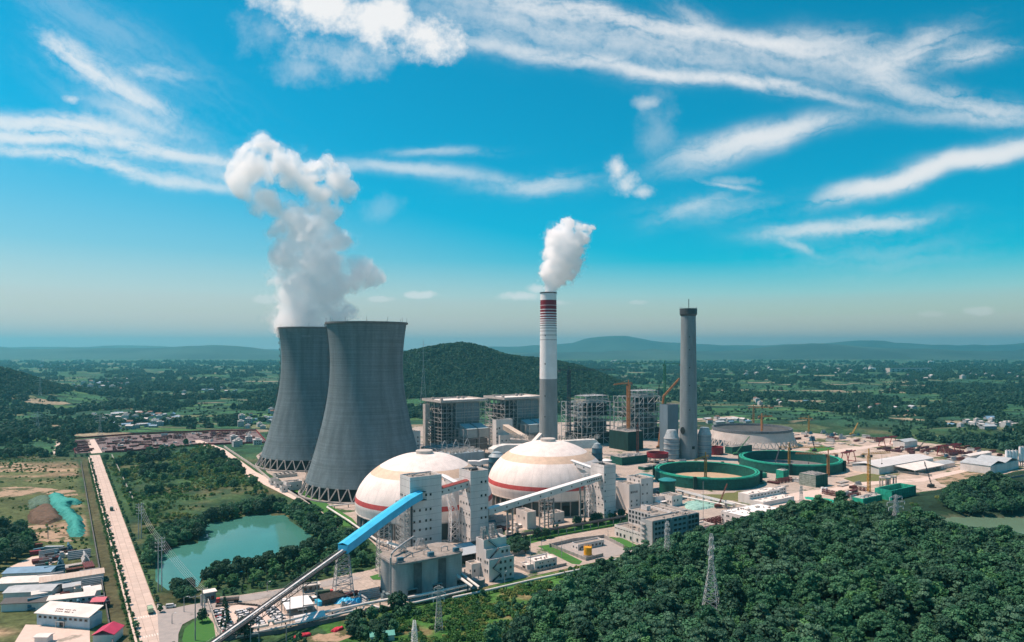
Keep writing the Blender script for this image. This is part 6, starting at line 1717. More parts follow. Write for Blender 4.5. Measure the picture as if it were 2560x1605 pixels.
wall_run('yard_fence', 'low wall around the storage yard at the end of the road', [at(188, 1136), at(180, 1098), at(330, 1087), at(520, 1079), at(640, 1077), at(668, 1108), at(500, 1113), at(330, 1129), at(262, 1132)], 2.6, 0.4, M_REDD)
wall_run('service_wall', 'pale wall beside the service lane at the cooling towers', [at(560, 1118), at(640, 1172), at(680, 1206), at(760, 1256), at(830, 1308)], 2.6, 0.4, M_CONC_L)
wall_run('site_wall', 'low pale wall in front of the long prefab hall', [at(2096, 1164), at(2200, 1176), at(2330, 1192)], 2.6, 0.4, M_CONC)
wall_run('site_wall', 'dark wall along the right end of the yard above the wooded knoll', [at(2450, 1212), at(2560, 1192), at(2640, 1180)], 2.6, 0.4, M_CONC_D)

# ------------------------------------------------------------------ pylons, poles, lamps
def pylon(label, loc, h, base, arms=3, rot=GRID, arm=6.0, m=M_GALV):
    t = thing('pylon', label, 'pylon', loc, rot)
    lattice(MB(), (0, 0), (base, base), (1.0, 1.0), 0, h * 0.62, 8, 0.05 + 0.022 * base).build('lower_body', m, t)
    lattice(MB(), (0, 0), (1.0, 1.0), (0.5, 0.5), h * 0.62, h, 9, 0.04 + 0.015 * base).build('upper_body', m, t)
    for k in range(arms):
        z = h * (0.70 + 0.115 * k); a = arm * (1.0, 1.2, 0.85)[k % 3] if arms > 1 else arm
        mb = MB()
        for s in (-1, 1):
            for q in (-0.7, 0.7): mb.bar((0, q, z), (s * a, 0, z + 0.5), 0.16); mb.bar((0, q, z + 1.4), (s * a, 0, z + 0.6), 0.14)
            for i in range(4): mb.bar((s * a * i / 4, 0.6 * (1 - i / 4), z), (s * a * (i + 1) / 4, 0.5 * (1 - i / 4), z + 1.2 - i * 0.2), 0.12)
        mb.build('cross_arm', m, t)
        for s in (-1, 1): MB().tube([(s * a, 0, z + 0.5), (s * a, 0, z - 1.3)], 0.16, 6).build('insulator', M_WHITE, t)
    return t
def gz(p): return float(ground_z(p[0], p[1]))
def on_hill(px, py):
    y = 420.0
    for _ in range(40): z = gz(((px - 1280) / FOC * y, y)); y = (CAM_H - z) * FOC / (py - HOR)
    return ((px - 1280) / FOC * y, y, z)
p = on_hill(1778, 1545); pylon('tallest grey pylon in the wood, standing on a bare orange clearing', p, zpx(1334, p[1]) - p[2], 4.2, 3, 60, 4.6)
p = on_hill(2240, 1345); pylon('grey pylon on the crest of the wooded hill left of the far pond', p, zpx(1237, p[1]) - p[2], 3.2, 3, 20, 5.5)
p = on_hill(1668, 1420); pylon('thin pylon standing in front of the long grey office', p, zpx(1303, p[1]) - p[2], 2.2, 3, 50, 2.6)
p = on_hill(1097, 1578); pylon('short pylon outside the pipe line in front of the silos', p, zpx(1464, p[1]) - p[2], 1.9, 3, 10, 2.6)
p = on_hill(1036, 1640); pylon('pale short pylon at the bottom edge below the silos', p, zpx(1551, p[1]) - p[2], 1.3, 1, 30, 1.2, M_WHITE)
p = on_hill(2003, 1280); pylon('slim pylon behind the green tanks', p, zpx(1214, p[1]) - p[2], 1.8, 3, 40, 2.6)
p = (-190.0, 1500.0, gz((-190.0, 1500.0))); pylon('tall hazy pylon on the hill right of the front cooling tower', p, zpx(850, 1500) - p[2], 7, 3, 10, 9)
for px, py, h, lab in ((250, 1090, 34, 'hazy pylon behind the storage yard, nearest the track'), (100, 1010, 46, 'hazy pylon on the plain below the left hill'), (94, 1080, 34, 'hazy pylon in the fields far left')):
    x, y = at(px, py); pylon(lab, (x, y, gz((x, y))), h, 3.6, 3, 30, 6)
def pole(label, loc, h, arms=3, twin=False, rot=GRID):
    t = thing('power_pole', label, 'power pole', (*loc, 0), rot)
    for s in ((-0.9, 0.9) if twin else (0,)): MB().tube([(s, 0, 0), (s, 0, h)], [0.32, 0.2], 8).build('pole', M_GALV if twin else M_CONC, t)
    for k in range(arms):
        z = h - 0.7 - k * 2.2; MB().bar((-2.6, 0, z), (2.6, 0, z), 0.22).build('cross_arm', M_CONC_L, t)
        for x in (-2.4, 0 if not twin else 1.2, 2.4): MB().tube([(x, 0, z + 0.1), (x, 0, z + 0.7)], 0.14, 6).build('insulator', M_WHITE, t)
    return t
def pole_at(label, px, py0, py1, arms=3, twin=False):
    x, y = at(px, py0); pole(label, (x, y), zpx(py1, y), arms, twin)
pole_at('twin steel power pole at the near corner of the pond', 400, 1478, 1344, 4, True)
pole_at('twin steel power pole between scrub and road above the pond', 350, 1346, 1258, 4, True)
pole_at('single power pole on the lawn in the road bend', 488, 1602, 1488, 1)
pole_at('tall thin power pole below the belt conveyor at the bottom', 716, 1606, 1562, 1)
pole_at('lone thin pole in the bare field left of the road', 120, 1348, 1314, 1)
pole_at('power pole beside the gate house', 506, 1526, 1470, 1)
def wires(label, a, b, n=5, sag=3.0, name='power_line'):
    A, Bv = Vector(a), Vector(b); s = Vector((-(Bv - A).y, (Bv - A).x, 0)).normalized()
    mb = MB()
    for k in range(n):
        o = s * (k - (n - 1) / 2) * 1.0; pts = []
        for i in range(13):
            f = i / 12; p = A.lerp(Bv, f) + o - Vector((0, 0, 4 * sag * f * (1 - f))); pts.append(p - A)
        for p, q in zip(pts[:-1], pts[1:]): mb.bar(p, q, 0.07)
    return tag(mb.build(name, M_GALV, None, loc=a), label, 'power line')
x, y = at(400, 1478); x2, y2 = at(506, 1526)
wires('bundle of thin wires from the twin pole over the pond corner to the gate pole', (x, y, zpx(1348, y)), (x2, y2, zpx(1474, y2)), 5, 1.5)
x3, y3 = at(350, 1346); wires('thin wires between the two twin poles beside the road', (x3, y3, zpx(1262, y3)), (x, y, zpx(1348, y)), 4, 3)
def lamp(label, px, py0, py1, arm=0.0):
    x, y = at(px, py0); h = zpx(py1, y); t = thing('lamp_post', label, 'lamp post', (x, y, 0), GRID, 'lamp posts of the plant')
    MB().tube([(0, 0, 0), (0, 0, h)], [0.22, 0.12], 8).build('post', M_STEEL, t)
    if arm: MB().tube([(0, 0, h - 0.1), (arm * 0.5, 0, h + 0.3), (arm, 0, h + 0.3)], 0.08, 6).build('arm', M_STEEL, t); MB().box(arm - 0.3, arm + 0.5, -0.2, 0.2, h + 0.15, h + 0.38).build('lamp_head', M_WHITE, t)
    else: MB().box(-0.9, 0.9, -0.15, 0.15, h, h + 0.4).build('lamp_head', M_STEELD, t)
for lab, px, p0, p1, ar in (('tall floodlight mast in front of the white pump house', 1326, 1432, 1334, 0), ('tall floodlight mast left of the long grey office', 1582, 1378, 1306, 0), ('lamp post behind the pump house', 1354, 1374, 1353, 1.2), ('lamp post on the grass strip by the yellow tank', 1404, 1394, 1349, 1.2), ('thin lamp post before the stepped building', 1262, 1458, 1430, 1.0),
        ('lamp post at the plant road beside the planted trees', 668, 1480, 1456, 1.4), ('lamp post at the gate', 460, 1530, 1494, 1.6), ('tall thin mast right of the grey office', 1758, 1300, 1205, 0), ('lamp post at the side road corner', 430, 1560, 1535, 1.4), ('lamp post at the foot of the third transfer tower', 1452, 1304, 1288, 1.0), ('thin lamp post by the curved lane beside the office', 1520, 1344, 1323, 1.0), ('white lamp mast near the parking lot edge', 766, 1560, 1540, 1.0)):
    lamp(lab, px, p0, p1, ar)

# ------------------------------------------------------------------ vehicles
M_CARS = [mat('car_white', (0.72, 0.70, 0.68), 0.25, 0.03, 1.0), mat('car_silver', (0.38, 0.40, 0.42), 0.25, 0.03, 1.0), mat('car_black', (0.02, 0.02, 0.025), 0.2, 0.03, 1.0), mat('car_grey', (0.16, 0.17, 0.19), 0.25, 0.03, 1.0), mat('car_red', (0.34, 0.03, 0.03), 0.25, 0.03, 1.0)]
M_TYRE = mat('tyre', (0.02, 0.02, 0.02), 0.9, 0.05, 2.0)
def car(loc, rot, paint, label, grp=None, van=False):
    t = thing('van' if van else 'car', label, 'van' if van else 'car', (*loc, 0.2), rot, grp)
    prof = [(-2.2, 0.35), (-2.25, 0.8), (-1.9, 1.0), (-1.45, 1.45), (0.35, 1.5), (1.1, 1.02), (2.0, 0.85), (2.25, 0.6), (2.2, 0.35)] if not van else [(-2.4, 0.4), (-2.4, 1.9), (-2.2, 2.1), (1.1, 2.1), (1.8, 1.25), (2.4, 1.05), (2.45, 0.4)]
    n = len(prof); w = 0.86
    def wd(z): return w - 0.18 * max(0, z - 0.9)
    vs = [(x, -wd(z), z) for x, z in prof] + [(x, wd(z), z) for x, z in prof]
    MB().add(vs, [tuple(range(n)), tuple(range(2 * n - 1, n - 1, -1))] + [(i, n + i, n + (i + 1) % n, (i + 1) % n) for i in range(n)]).build('body', paint, t)
    if van: MB().box(-2.1, 1.05, -0.80, 0.80, 1.35, 1.85).add([(1.16, -0.6, 2.0), (1.16, 0.6, 2.0), (1.76, 0.68, 1.33), (1.76, -0.68, 1.33)], [(0, 1, 2, 3)]).build('windows', M_GLASS, t)
    else: MB().add([(-1.83, -0.85, 1.06), (-1.42, -0.77, 1.42), (0.30, -0.77, 1.45), (0.98, -0.85, 1.06), (-1.83, 0.85, 1.06), (-1.42, 0.77, 1.42), (0.30, 0.77, 1.45), (0.98, 0.85, 1.06)], [(0, 3, 2, 1), (4, 5, 6, 7)]).add([(0.42, -0.66, 1.49), (0.42, 0.66, 1.49), (1.12, 0.72, 1.05), (1.12, -0.72, 1.05)], [(0, 3, 2, 1)]).add([(-1.5, -0.66, 1.45), (-1.5, 0.66, 1.45), (-1.92, 0.72, 1.04), (-1.92, -0.72, 1.04)], [(0, 1, 2, 3)]).build('windows', M_GLASS, t)
    for x in (-1.35, 1.4):
        for y in (-0.8, 0.8):
            o = MB().lathe([(0.0, -0.1), (0.33, -0.1), (0.33, 0.1), (0.0, 0.1)], 14).build('wheel', M_TYRE, t); o.rotation_euler = (R(90), 0, 0); o.location = (x, y, 0.33)
    return t
protos = [car((0, -500), 0, m, 'x') for m in M_CARS]
CLAB = ['white', 'silver', 'black', 'dark grey', 'dark red']
used_p = set()
def place_car(loc, rot, k, where, grp):
    lab = f'{CLAB[k]} car parked {where}'
    if k not in used_p:
        used_p.add(k); o = protos[k]; o.location = (*loc, 0.23); o.rotation_euler = (0, 0, R(rot)); o['label'] = lab; o['group'] = grp
    else: dup(protos[k], (*loc, 0.23), R(rot), lab, grp)
rnd = random.Random(12)
def car_row(p0, p1, n, rot, where, grp, skip=0.08):
    a, b = at(*p0), at(*p1)
    for i in range(n):
        if rnd.random() < skip: continue
        f = (i + 0.5) / n
        k = rnd.choices(range(5), (10, 4, 4, 4, 1))[0]
        place_car((a[0] + (b[0] - a[0]) * f + rnd.uniform(-.2, .2), a[1] + (b[1] - a[1]) * f), rot + rnd.uniform(-3, 3) + rnd.choice((0, 180)), k, where, grp)
car_row((542, 1530), (566, 1590), 19, 12, 'in the left hand row of the parking lot', 'cars in the left row')
car_row((556, 1528), (582, 1588), 19, 12, 'in the second row from the left of the parking lot', 'cars in the second row', 0.2)
car_row((596, 1532), (618, 1560), 10, 12, 'in the short middle row of the parking lot', 'cars in the middle row')
car_row((606, 1530), (630, 1558), 10, 12, 'in the short row just right of the middle one', 'cars right of the middle row', 0.25)
car_row((640, 1545), (656, 1568), 8, 12, 'under the belt conveyor in the parking lot', 'cars under the belt')
car_row((668, 1524), (698, 1558), 13, 12, 'in the right hand row of the parking lot', 'cars in the right row')
car_row((678, 1522), (706, 1552), 12, 12, 'at the wall beside the white canopy', 'cars by the canopy wall', 0.3)
for o in [p for k, p in enumerate(protos) if k not in used_p]:
    for c in list(o.children): D.objects.remove(c)
    D.objects.remove(o)
car(at(427, 1520), 20, M_CARS[0], 'white van turning out of the side road', None, True)
car(at(624, 1527), 60, M_CARS[3], 'dark grey car driving through the parking lot')
car(at(756, 1528), 20, M_CARS[0], 'white pickup like van beside the white canopy', None, True)
def truck(loc, rot, label, cabm, boxm, tank=False, ln=6.5, boxh=2.6):
    t = thing('truck', label, 'truck', (*loc, 0.22), rot)
    MB().add([(ln / 2 + 0.2, -1.15, 0.7), (ln / 2 + 2.2, -1.15, 0.7), (ln / 2 + 2.2, 1.15, 0.7), (ln / 2 + 0.2, 1.15, 0.7), (ln / 2 + 0.2, -1.1, 2.7), (ln / 2 + 1.8, -1.1, 2.7), (ln / 2 + 1.8, 1.1, 2.7), (ln / 2 + 0.2, 1.1, 2.7)], [(0, 3, 2, 1), (4, 5, 6, 7), (0, 1, 5, 4), (1, 2, 6, 5), (2, 3, 7, 6), (3, 0, 4, 7)]).build('cab', cabm, t)
    MB().add([(ln / 2 + 2.13, -1.0, 1.6), (ln / 2 + 2.13, 1.0, 1.6), (ln / 2 + 1.9, 1.0, 2.5), (ln / 2 + 1.9, -1.0, 2.5)], [(0, 1, 2, 3)]).build('windscreen', M_GLASS, t)
    MB().box(-ln / 2, ln / 2 + 2, -0.9, 0.9, 0.65, 0.95).build('chassis', M_STEELD, t)
    if tank: MB().tube([(-ln / 2, 0, 2.1), (ln / 2, 0, 2.1)], 1.15, 16).build('tank', boxm, t, 60)
    else: MB().box(-ln / 2, ln / 2, -1.2, 1.2, 1.0, 1.0 + boxh).build('cargo_box', boxm, t)
    for x in (-ln / 2 + 0.8, -ln / 2 + 2.0, ln / 2 + 1.2):
        for y in (-0.95, 0.95):
            o = MB().lathe([(0.0, -0.16), (0.48, -0.16), (0.48, 0.16), (0.0, 0.16)], 14).build('wheel', M_TYRE, t); o.rotation_euler = (R(90), 0, 0); o.location = (x, y, 0.48)
    return t
M_PGREEN = mat('pale_green_tarp', (0.30, 0.42, 0.28), 0.8, 0.1, 0.5)
truck(at(376, 1533), 122.8, 'truck with a pale green covered load driving up the road', M_CARS[3], M_PGREEN, False, 5.2, 2.0)
truck(at(279, 1277), 122.8, 'small dark green truck halfway up the straight road', M_CARS[3], mat('dark_tarp', (0.05, 0.10, 0.08), 0.8, 0.1, 0.5), False, 3.6, 1.6)
truck(at(574, 1506), 196, 'tank truck with red cab and beige tank waiting inside the gate', M_RED, mat('beige_tank', (0.36, 0.29, 0.24), 0.6, 0.12, 0.4), True, 9.5)
truck(at(806, 1490), 20, 'truck with dark green covered load beside the lattice support', M_RED, mat('olive_load', (0.06, 0.10, 0.07), 0.9, 0.15, 0.5), False, 8, 1.9)
truck(at(728, 1508), 20, 'low rusty trailer truck behind the white canopy', M_RUST, M_RUST, False, 9, 0.7)
for px, py, r0, lab, m in ((124, 1392, 30, 'dark blue truck parked in the container yard', M_BLUED), (132, 1398, 40, 'dark grey truck parked below the dark blue one', M_CARS[3]), (118, 1404, 35, 'black truck in the row of parked machines', M_CARS[2]), (110, 1410, 30, 'dark truck near the lower end of the machine row', M_CARS[3]), (100, 1420, 30, 'green truck at the lower end of the machine row', M_NET), (160, 1378, 50, 'blue grey truck at the upper end of the machine row', M_BLUED)):
    truck(at(px, py), r0, lab, m, M_STEELD, False, 5, 1.3)
def motorbike(loc, rot):
    t = thing('motorbike', 'motorbike parked in the dark row along the side road', 'motorbike', (*loc, 0.22), rot, 'motorbikes along the parking lot edge')
    for x in (-0.6, 0.6):
        o = MB().lathe([(0.0, -0.06), (0.3, -0.06), (0.3, 0.06), (0.0, 0.06)], 10).build('wheel', M_TYRE, t); o.rotation_euler = (R(90), 0, 0); o.location = (x, 0, 0.3)
    MB().bar((-0.65, 0, 0.75), (0.15, 0, 0.72), 0.3, 0.2).bar((0.1, 0, 0.72), (0.45, 0, 0.98), 0.2, 0.25).bar((-0.5, 0, 0.45), (0.4, 0, 0.5), 0.26, 0.3).build('body', M_CARS[2], t)
    MB().bar((0.42, -0.35, 1.05), (0.42, 0.35, 1.05), 0.06).bar((0.6, 0, 0.3), (0.42, 0, 1.05), 0.08).build('handlebar', M_STEELD, t)
    return t
mk = motorbike(at(540, 1518), 100)
arc = [(540, 1518), (560, 1514), (590, 1511), (610, 1513), (640, 1516), (660, 1521)]
for k in range(1, 42):
    f = k / 41 * (len(arc) - 1); i = min(int(f), len(arc) - 2); g = f - i
    dup(mk, (*at(arc[i][0] + (arc[i + 1][0] - arc[i][0]) * g, arc[i][1] + (arc[i + 1][1] - arc[i][1]) * g), 0.22), R(100 + k * 1.2))
motorbike(at(291, 1275), 122)['label'] = 'dark motorbike riding up the road beside the small truck'

# ------------------------------------------------------------------ huts, canopies and heaps around the car park
t = thing('gate_house', 'small gate house with pale roof and dark glass at the plant gate', 'gate house', (*at(512, 1508), 0), GRID)
block(t, 0, 5.5, 0, 4.5, 0, 5.2, M_TEAL, M_ROOFW, 0.3); MB().box(-0.6, 6.1, -0.8, 5.1, 5.22, 5.6).build('roof_edge', M_ROOFW, t); rows(t, 'front', 0, [1.6, 3.9], [2.2], 1.7, 2.2, )
MB().box(-2.6, -1.9, -3, -2.2, 0, 6).box(-2.6, -1.9, -12, -11.2, 0, 6).build('gate_pillar', M_CONC_L, t)
t = thing('canopy', 'large white flat canopy roof beside the right hand car row', 'canopy', (*at(716, 1541), 0), GRID - 6)
MB().box(0, 14, 0, 17, 3.2, 3.5).build('roof', M_WHITE, t)
for x in (0.4, 13.4):
    for y in (0.4, 8, 16.4): MB().box(x, x + 0.3, y, y + 0.3, 0, 3.2).build('post', M_STEEL, t)
t = thing('canopy', 'white ridged tent roof outside the lower pipes', 'canopy', (*at(738, 1568), 0), GRID - 4)
MB().gable(0, 15, 0, 7, 2.4, 4.2).build('roof', M_WHITE, t)
for x in (0.2, 7, 14.4):
    for y in (0.2, 6.5): MB().box(x, x + 0.25, y, y + 0.25, 0, 2.5).build('post', M_STEEL, t)
t = thing('tarp_shelter', 'dark brown ridged shelter among blue tarps under the lattice support', 'shelter', (*at(806, 1516), 0), GRID + 4)
MB().gable(0, 13, 0, 9, 2.8, 4.8).build('roof', mat('dark_brown_tarp', (0.06, 0.055, 0.05), 0.9, 0.25, 1.0), t); MB().box(0.4, 12.6, 0.4, 8.6, 0, 2.7).build('wall', M_STEELD, t); MB().box(-1.8, 0.3, 1, 6, 0, 2.4).build('blue_door', M_BLUE, t)
for k, (px, py, w, d, lab) in enumerate(((862, 1504, 5, 4, 'crumpled blue tarp heap right of the brown shelter'), (876, 1512, 4, 3, 'pale blue tarp heap farther right by the wall'), (898, 1504, 5, 3.4, 'blue and white tarp heap nearest the silo block'))):
    bm = bmesh.new(); bmesh.ops.create_grid(bm, x_segments=14, y_segments=12, size=0.5)
    rn = random.Random(k)
    for v in bm.verts: r2 = v.co.x ** 2 + v.co.y ** 2; v.co = Vector((v.co.x * w * 2, v.co.y * d * 2, max(0.05, (1.9 - r2 * 6) * (0.7 + 0.6 * rn.random()))))
    me = D.meshes.new('tarp_heap'); bm.to_mesh(me); bm.free(); me.materials.append([M_BLUE, mat('pale_blue_tarp', (0.35, 0.52, 0.68), 0.7, 0.2, 1.0), M_BLUE][k]); o = D.objects.new('tarp_heap', me); COL.objects.link(o); o.location = (*at(px, py), 0.1); tag(o, lab, 'tarp')
def heap(name, label, cat, pts, h, m, res=26, seed=1, rough=0.5):
    """lumpy pile inside an outline of ground points"""
    xs = [p[0] for p in pts]; ys = [p[1] for p in pts]; cx, cyy = sum(xs) / len(xs), sum(ys) / len(ys)
    gx = np.linspace(min(xs), max(xs), res); gy = np.linspace(min(ys), max(ys), res); X, Y = np.meshgrid(gx, gy)
    ins = inside(pts, X, Y); n = vnoise(X, Y, max(2.0, (max(xs) - min(xs)) / 6), seed, 4); soft = ins.astype(float)
    for _ in range(3): soft = (soft + np.roll(soft, 1, 0) + np.roll(soft, -1, 0) + np.roll(soft, 1, 1) + np.roll(soft, -1, 1)) / 5
    Z = h * soft * ins * ((1 - rough) + 2 * rough * n) + 0.12
    idx = -np.ones(X.shape, int); vs = []; fs = []
    for i in range(res):
        for j in range(res): idx[i, j] = len(vs); vs.append((X[i, j] - cx, Y[i, j] - cyy, Z[i, j]))
    for i in range(res - 1):
        for j in range(res - 1):
            if ins[i, j] or ins[i + 1, j] or ins[i, j + 1] or ins[i + 1, j + 1]: fs.append((idx[i, j], idx[i, j + 1], idx[i + 1, j + 1], idx[i + 1, j]))
    me = D.meshes.new(name); me.from_pydata(vs, [], fs); me.materials.append(m); o = D.objects.new(name, me); COL.objects.link(o); o.location = (cx, cyy, 0)
    bm = bmesh.new(); bm.from_mesh(me); bmesh.ops.delete(bm, geom=[v for v in bm.verts if not v.link_faces], context='VERTS'); bm.to_mesh(me); bm.free()
    return tag(o, label, cat)
M_TARPT = mat('teal_net_sheet', (0.015, 0.20, 0.17), 0.8, 0.35, 0.7, col2=(0.05, 0.38, 0.33))
heap('net_cover', 'crumpled bright teal netting spread over the soil heap left of the road', 'netting', gpoly([(124, 1240), (150, 1237), (164, 1250), (198, 1256), (198, 1262), (172, 1262), (168, 1270), (186, 1284), (200, 1302), (207, 1330), (200, 1343), (182, 1342), (174, 1326), (178, 1310), (160, 1292), (140, 1278), (128, 1266)]), 3.2, M_TARPT, 60, 3, 0.95)
heap('soil_heap', 'dark brown soil heap left of the teal netting', 'soil heap', gpoly([(80, 1278), (110, 1262), (128, 1266), (140, 1280), (152, 1300), (120, 1312), (76, 1306)]), 3.0, mat('dark_soil', (0.14, 0.09, 0.06), 0.95, 0.2, 0.4), 26, 5)
heap('net_cover', 'grey green netting over rubble above the soil heap', 'netting', gpoly([(76, 1250), (110, 1238), (124, 1244), (126, 1262), (100, 1268), (76, 1272)]), 2.0, mat('grey_green_net', (0.10, 0.17, 0.12), 0.9, 0.3, 0.6), 26, 8)
heap('tarp', 'long bright green tarp strip laid beside the yard road', 'tarp', gpoly([(2012, 1242), (2060, 1246), (2120, 1256), (2156, 1264), (2150, 1269), (2090, 1261), (2014, 1248)]), 0.5, M_NETL, 30, 4)
heap('tarp', 'pale green crumpled tarp in the sunken yard behind the grey office', 'tarp', gpoly([(1712, 1258), (1750, 1252), (1790, 1258), (1788, 1268), (1740, 1276), (1716, 1272)]), 1.6, mat('pale_teal_tarp', (0.28, 0.50, 0.44), 0.8, 0.2, 0.4), 26, 6)
heap('red_tarp', 'bright red crumpled tarp at the bottom below the white tent', 'tarp', gpoly([(732, 1597), (752, 1588), (776, 1584), (778, 1589), (756, 1596), (736, 1601)]), 1.2, mat('red_tarp', (0.55, 0.03, 0.06), 0.7, 0.2, 0.6), 24, 6)
heap('red_tarp', 'small red tarp beside the dirt track below the silos', 'tarp', gpoly([(826, 1580), (840, 1572), (858, 1570), (858, 1575), (838, 1582)]), 1.2, MATS['red_tarp'], 22, 7)
t = thing('concrete_hut', 'grey unfinished concrete hut on the road behind the belt conveyor', 'hut', (*at(756, 1482), 0), GRID - 8)
block(t, 0, 9.5, 0, 4, 0, 3.4, M_CONC, M_CONC_L, 0.3); MB().box(-0.5, 10, -1, 4.5, 3.42, 3.8).build('roof_edge', M_CONC_L, t); rows(t, 'front', 0, [1.5, 4.5, 7.8], [1.7], 1.8, 1.7, False) if False else rows(t, 'front', 0, [1.5, 4.5, 7.8], [1.7], 1.8, 1.7)
t = thing('tool_shed', 'white shed with a pale green roof at the bottom edge', 'shed', (*at(926, 1610), 0), GRID - 20)
MB().box(0, 11, 0, 3.5, 0, 3).build('wall', M_WALLP, t); MB().add([(-0.3, -0.3, 3.02), (11.3, -0.3, 3.02), (11.3, 3.8, 3.9), (-0.3, 3.8, 3.9), (-0.3, -0.3, 3.2), (11.3, -0.3, 3.2), (11.3, 3.8, 4.1), (-0.3, 3.8, 4.1)], [(0, 3, 2, 1), (4, 5, 6, 7), (0, 1, 5, 4), (1, 2, 6, 5), (2, 3, 7, 6), (3, 0, 4, 7)]).build('roof', mat('sea_green_roof', (0.12, 0.38, 0.32), 0.5, 0.1, 0.3), t)
t = thing('leaning_fence', 'grey slatted fence frame leaning beside the green roofed shed', 'fence', (*at(986, 1604), 0), 118)
mb = MB()
for k in range(14): mb.bar((k * 1.1, 0, 0.2), (k * 1.1 + 0.3, 0.4, 2.6), 0.16)
mb.bar((0, 0, 0.3), (14.5, 0, 0.3), 0.2).bar((0.3, 0.4, 2.6), (14.8, 0.4, 2.6), 0.2); mb.build('slats', M_STEEL, t)
t = thing('transformer_box', 'small blue grey machine beside the left end of the silo block', 'machine', (*at(958, 1504), 0), GRID)
MB().box(0, 4, 0, 3, 0, 3.4).box(0.5, 1.5, 0.5, 2.5, 3.4, 5).build('casing', M_TEAL, t); MB().bar((-0.6, -0.6, 0), (-0.6, -0.6, 5), 0.2).bar((-0.6, -0.6, 5), (4, -0.6, 5), 0.2).bar((4, -0.6, 0), (4, -0.6, 5), 0.2).build('frame', M_STEEL, t)
for k, (px, py, w, lab) in enumerate(((1152, 1448, 3.6, 'round blue grey tank in front of the annexe'), (1186, 1462, 3.8, 'round blue grey tank at the foot of the stepped building'))):
    t = thing('slurry_tank', lab, 'tank', (*at(px + 10, py), 0)); MB().cyl(w, 0, 3.6, 28).build('shell', M_TEAL, t, 40); MB().disc(w - 0.4, 3.62, 28).build('lid', M_CONC, t); MB().tube([(0, 0, 3.6), (0, 0, 6)], 0.3, 8).build('mixer', M_STEEL, t)

# cooling plant huts at the feet of the towers
for px, py, w, d, h, lab in ((716, 1222, 15, 10, 8.5, 'small white building between the two cooling towers'), (676, 1208, 8, 7, 6.5, 'left white treatment block in front of the rear cooling tower'), (688, 1214, 8, 6, 5.5, 'middle white treatment block in front of the rear cooling tower'), (704, 1226, 9, 7, 6, 'right white treatment block in front of the rear cooling tower')):
    t = thing('pump_building', lab, 'building', (*at(px, py + 6), 0), GRID); block(t, 0, w, 0, d, 0, h); rows(t, 'left', 0, [2, d - 2.0], [h * 0.55], 1.0, 1.3); rows(t, 'front', 0, [w * 0.3, w * 0.7], [h * 0.5], 1.1, 1.3)
t = thing('filter_basins', 'pale open filter basins with catwalks in front of the rear cooling tower', 'basins', (*at(690, 1196), 0), GRID)
for k in range(5): mb = MB(); shell_box(mb, k * 4.5, k * 4.5 + 4.4, 0, 13, 0, 3.5, 0.3, 0.6); mb.build('basin', M_CONC_L, t)

# ------------------------------------------------------------------ works at the lower left
M_RUSTR = mat('rusty_sheet_roof', (0.50, 0.38, 0.30), 0.7, 0.3, 0.25, stretch=(4, 0.3, 1), col2=(0.60, 0.52, 0.45))
M_REDR = mat('crimson_roof', (0.50, 0.04, 0.10), 0.5, 0.1, 0.3)
shed('long shed with rust streaked pinkish roof at the works', at(100, 1478), 31, 11, 4.5, 1.6, M_RUSTR)
shed('small white roofed shed left of the works at the lower left', at(80, 1504), 8.5, 7, 3.4, 1.0, M_ROOFW)
shed('small grey roofed shed between the long rusty shed and the white hall', at(158, 1486), 8, 7, 3.4, 1.2, M_GSHEET)
shed('white roofed shed at the right end of the rusty shed', at(212, 1500), 7.5, 9, 4, 1.2, M_ROOFW)
t = thing('site_office', 'two storey white site office with a row of windows and mono pitch roof', 'building', (*at(118, 1530), 0), GRID - 12)
MB().box(0, 21, 0, 5, 0, 5.8).build('wall', M_WALLP, t); MB().add([(-0.4, -0.6, 5.82), (21.4, -0.6, 5.82), (21.4, 5.4, 6.6), (-0.4, 5.4, 6.6), (-0.4, -0.6, 6.0), (21.4, -0.6, 6.0), (21.4, 5.4, 6.8), (-0.4, 5.4, 6.8)], [(0, 3, 2, 1), (4, 5, 6, 7), (0, 1, 5, 4), (1, 2, 6, 5), (2, 3, 7, 6), (3, 0, 4, 7)]).build('roof', M_ROOFW, t)
rows(t, 'front', 0, [float(x) for x in np.linspace(2, 19, 7)], [1.6, 4.4], 1.1, 1.0)
t = thing('works_hall', 'white works hall with blue front and lettering on its roof edge', 'building', (*at(92, 1562), 0), -11)
MB().box(0, 30, 0, 8, 0, 6).build('wall', mat('pale_blue_wall', (0.42, 0.55, 0.62), 0.6, 0.1, 0.3), t); MB().add([(-0.6, -1.2, 6.0), (30.6, -1.2, 6.0), (30.6, 8.4, 8.6), (-0.6, 8.4, 8.6), (-0.6, -1.2, 6.25), (30.6, -1.2, 6.25), (30.6, 8.4, 8.85), (-0.6, 8.4, 8.85)], [(0, 3, 2, 1), (4, 5, 6, 7), (0, 1, 5, 4), (1, 2, 6, 5), (2, 3, 7, 6), (3, 0, 4, 7)]).build('roof', M_ROOFW, t)
rows(t, 'front', 0, [float(x) for x in np.linspace(2, 28, 10)], [4.2], 1.5, 1.0); MB().box(12, 17, -1.6, -0.02, 3.0, 3.3).box(12.2, 12.5, -1.5, -1.2, 0, 3).box(16.5, 16.8, -1.5, -1.2, 0, 3).build('porch', M_GALV, t); MB().box(13, 16, -0.06, 0.0, 0, 2.7).build('door', M_GLASS, t)
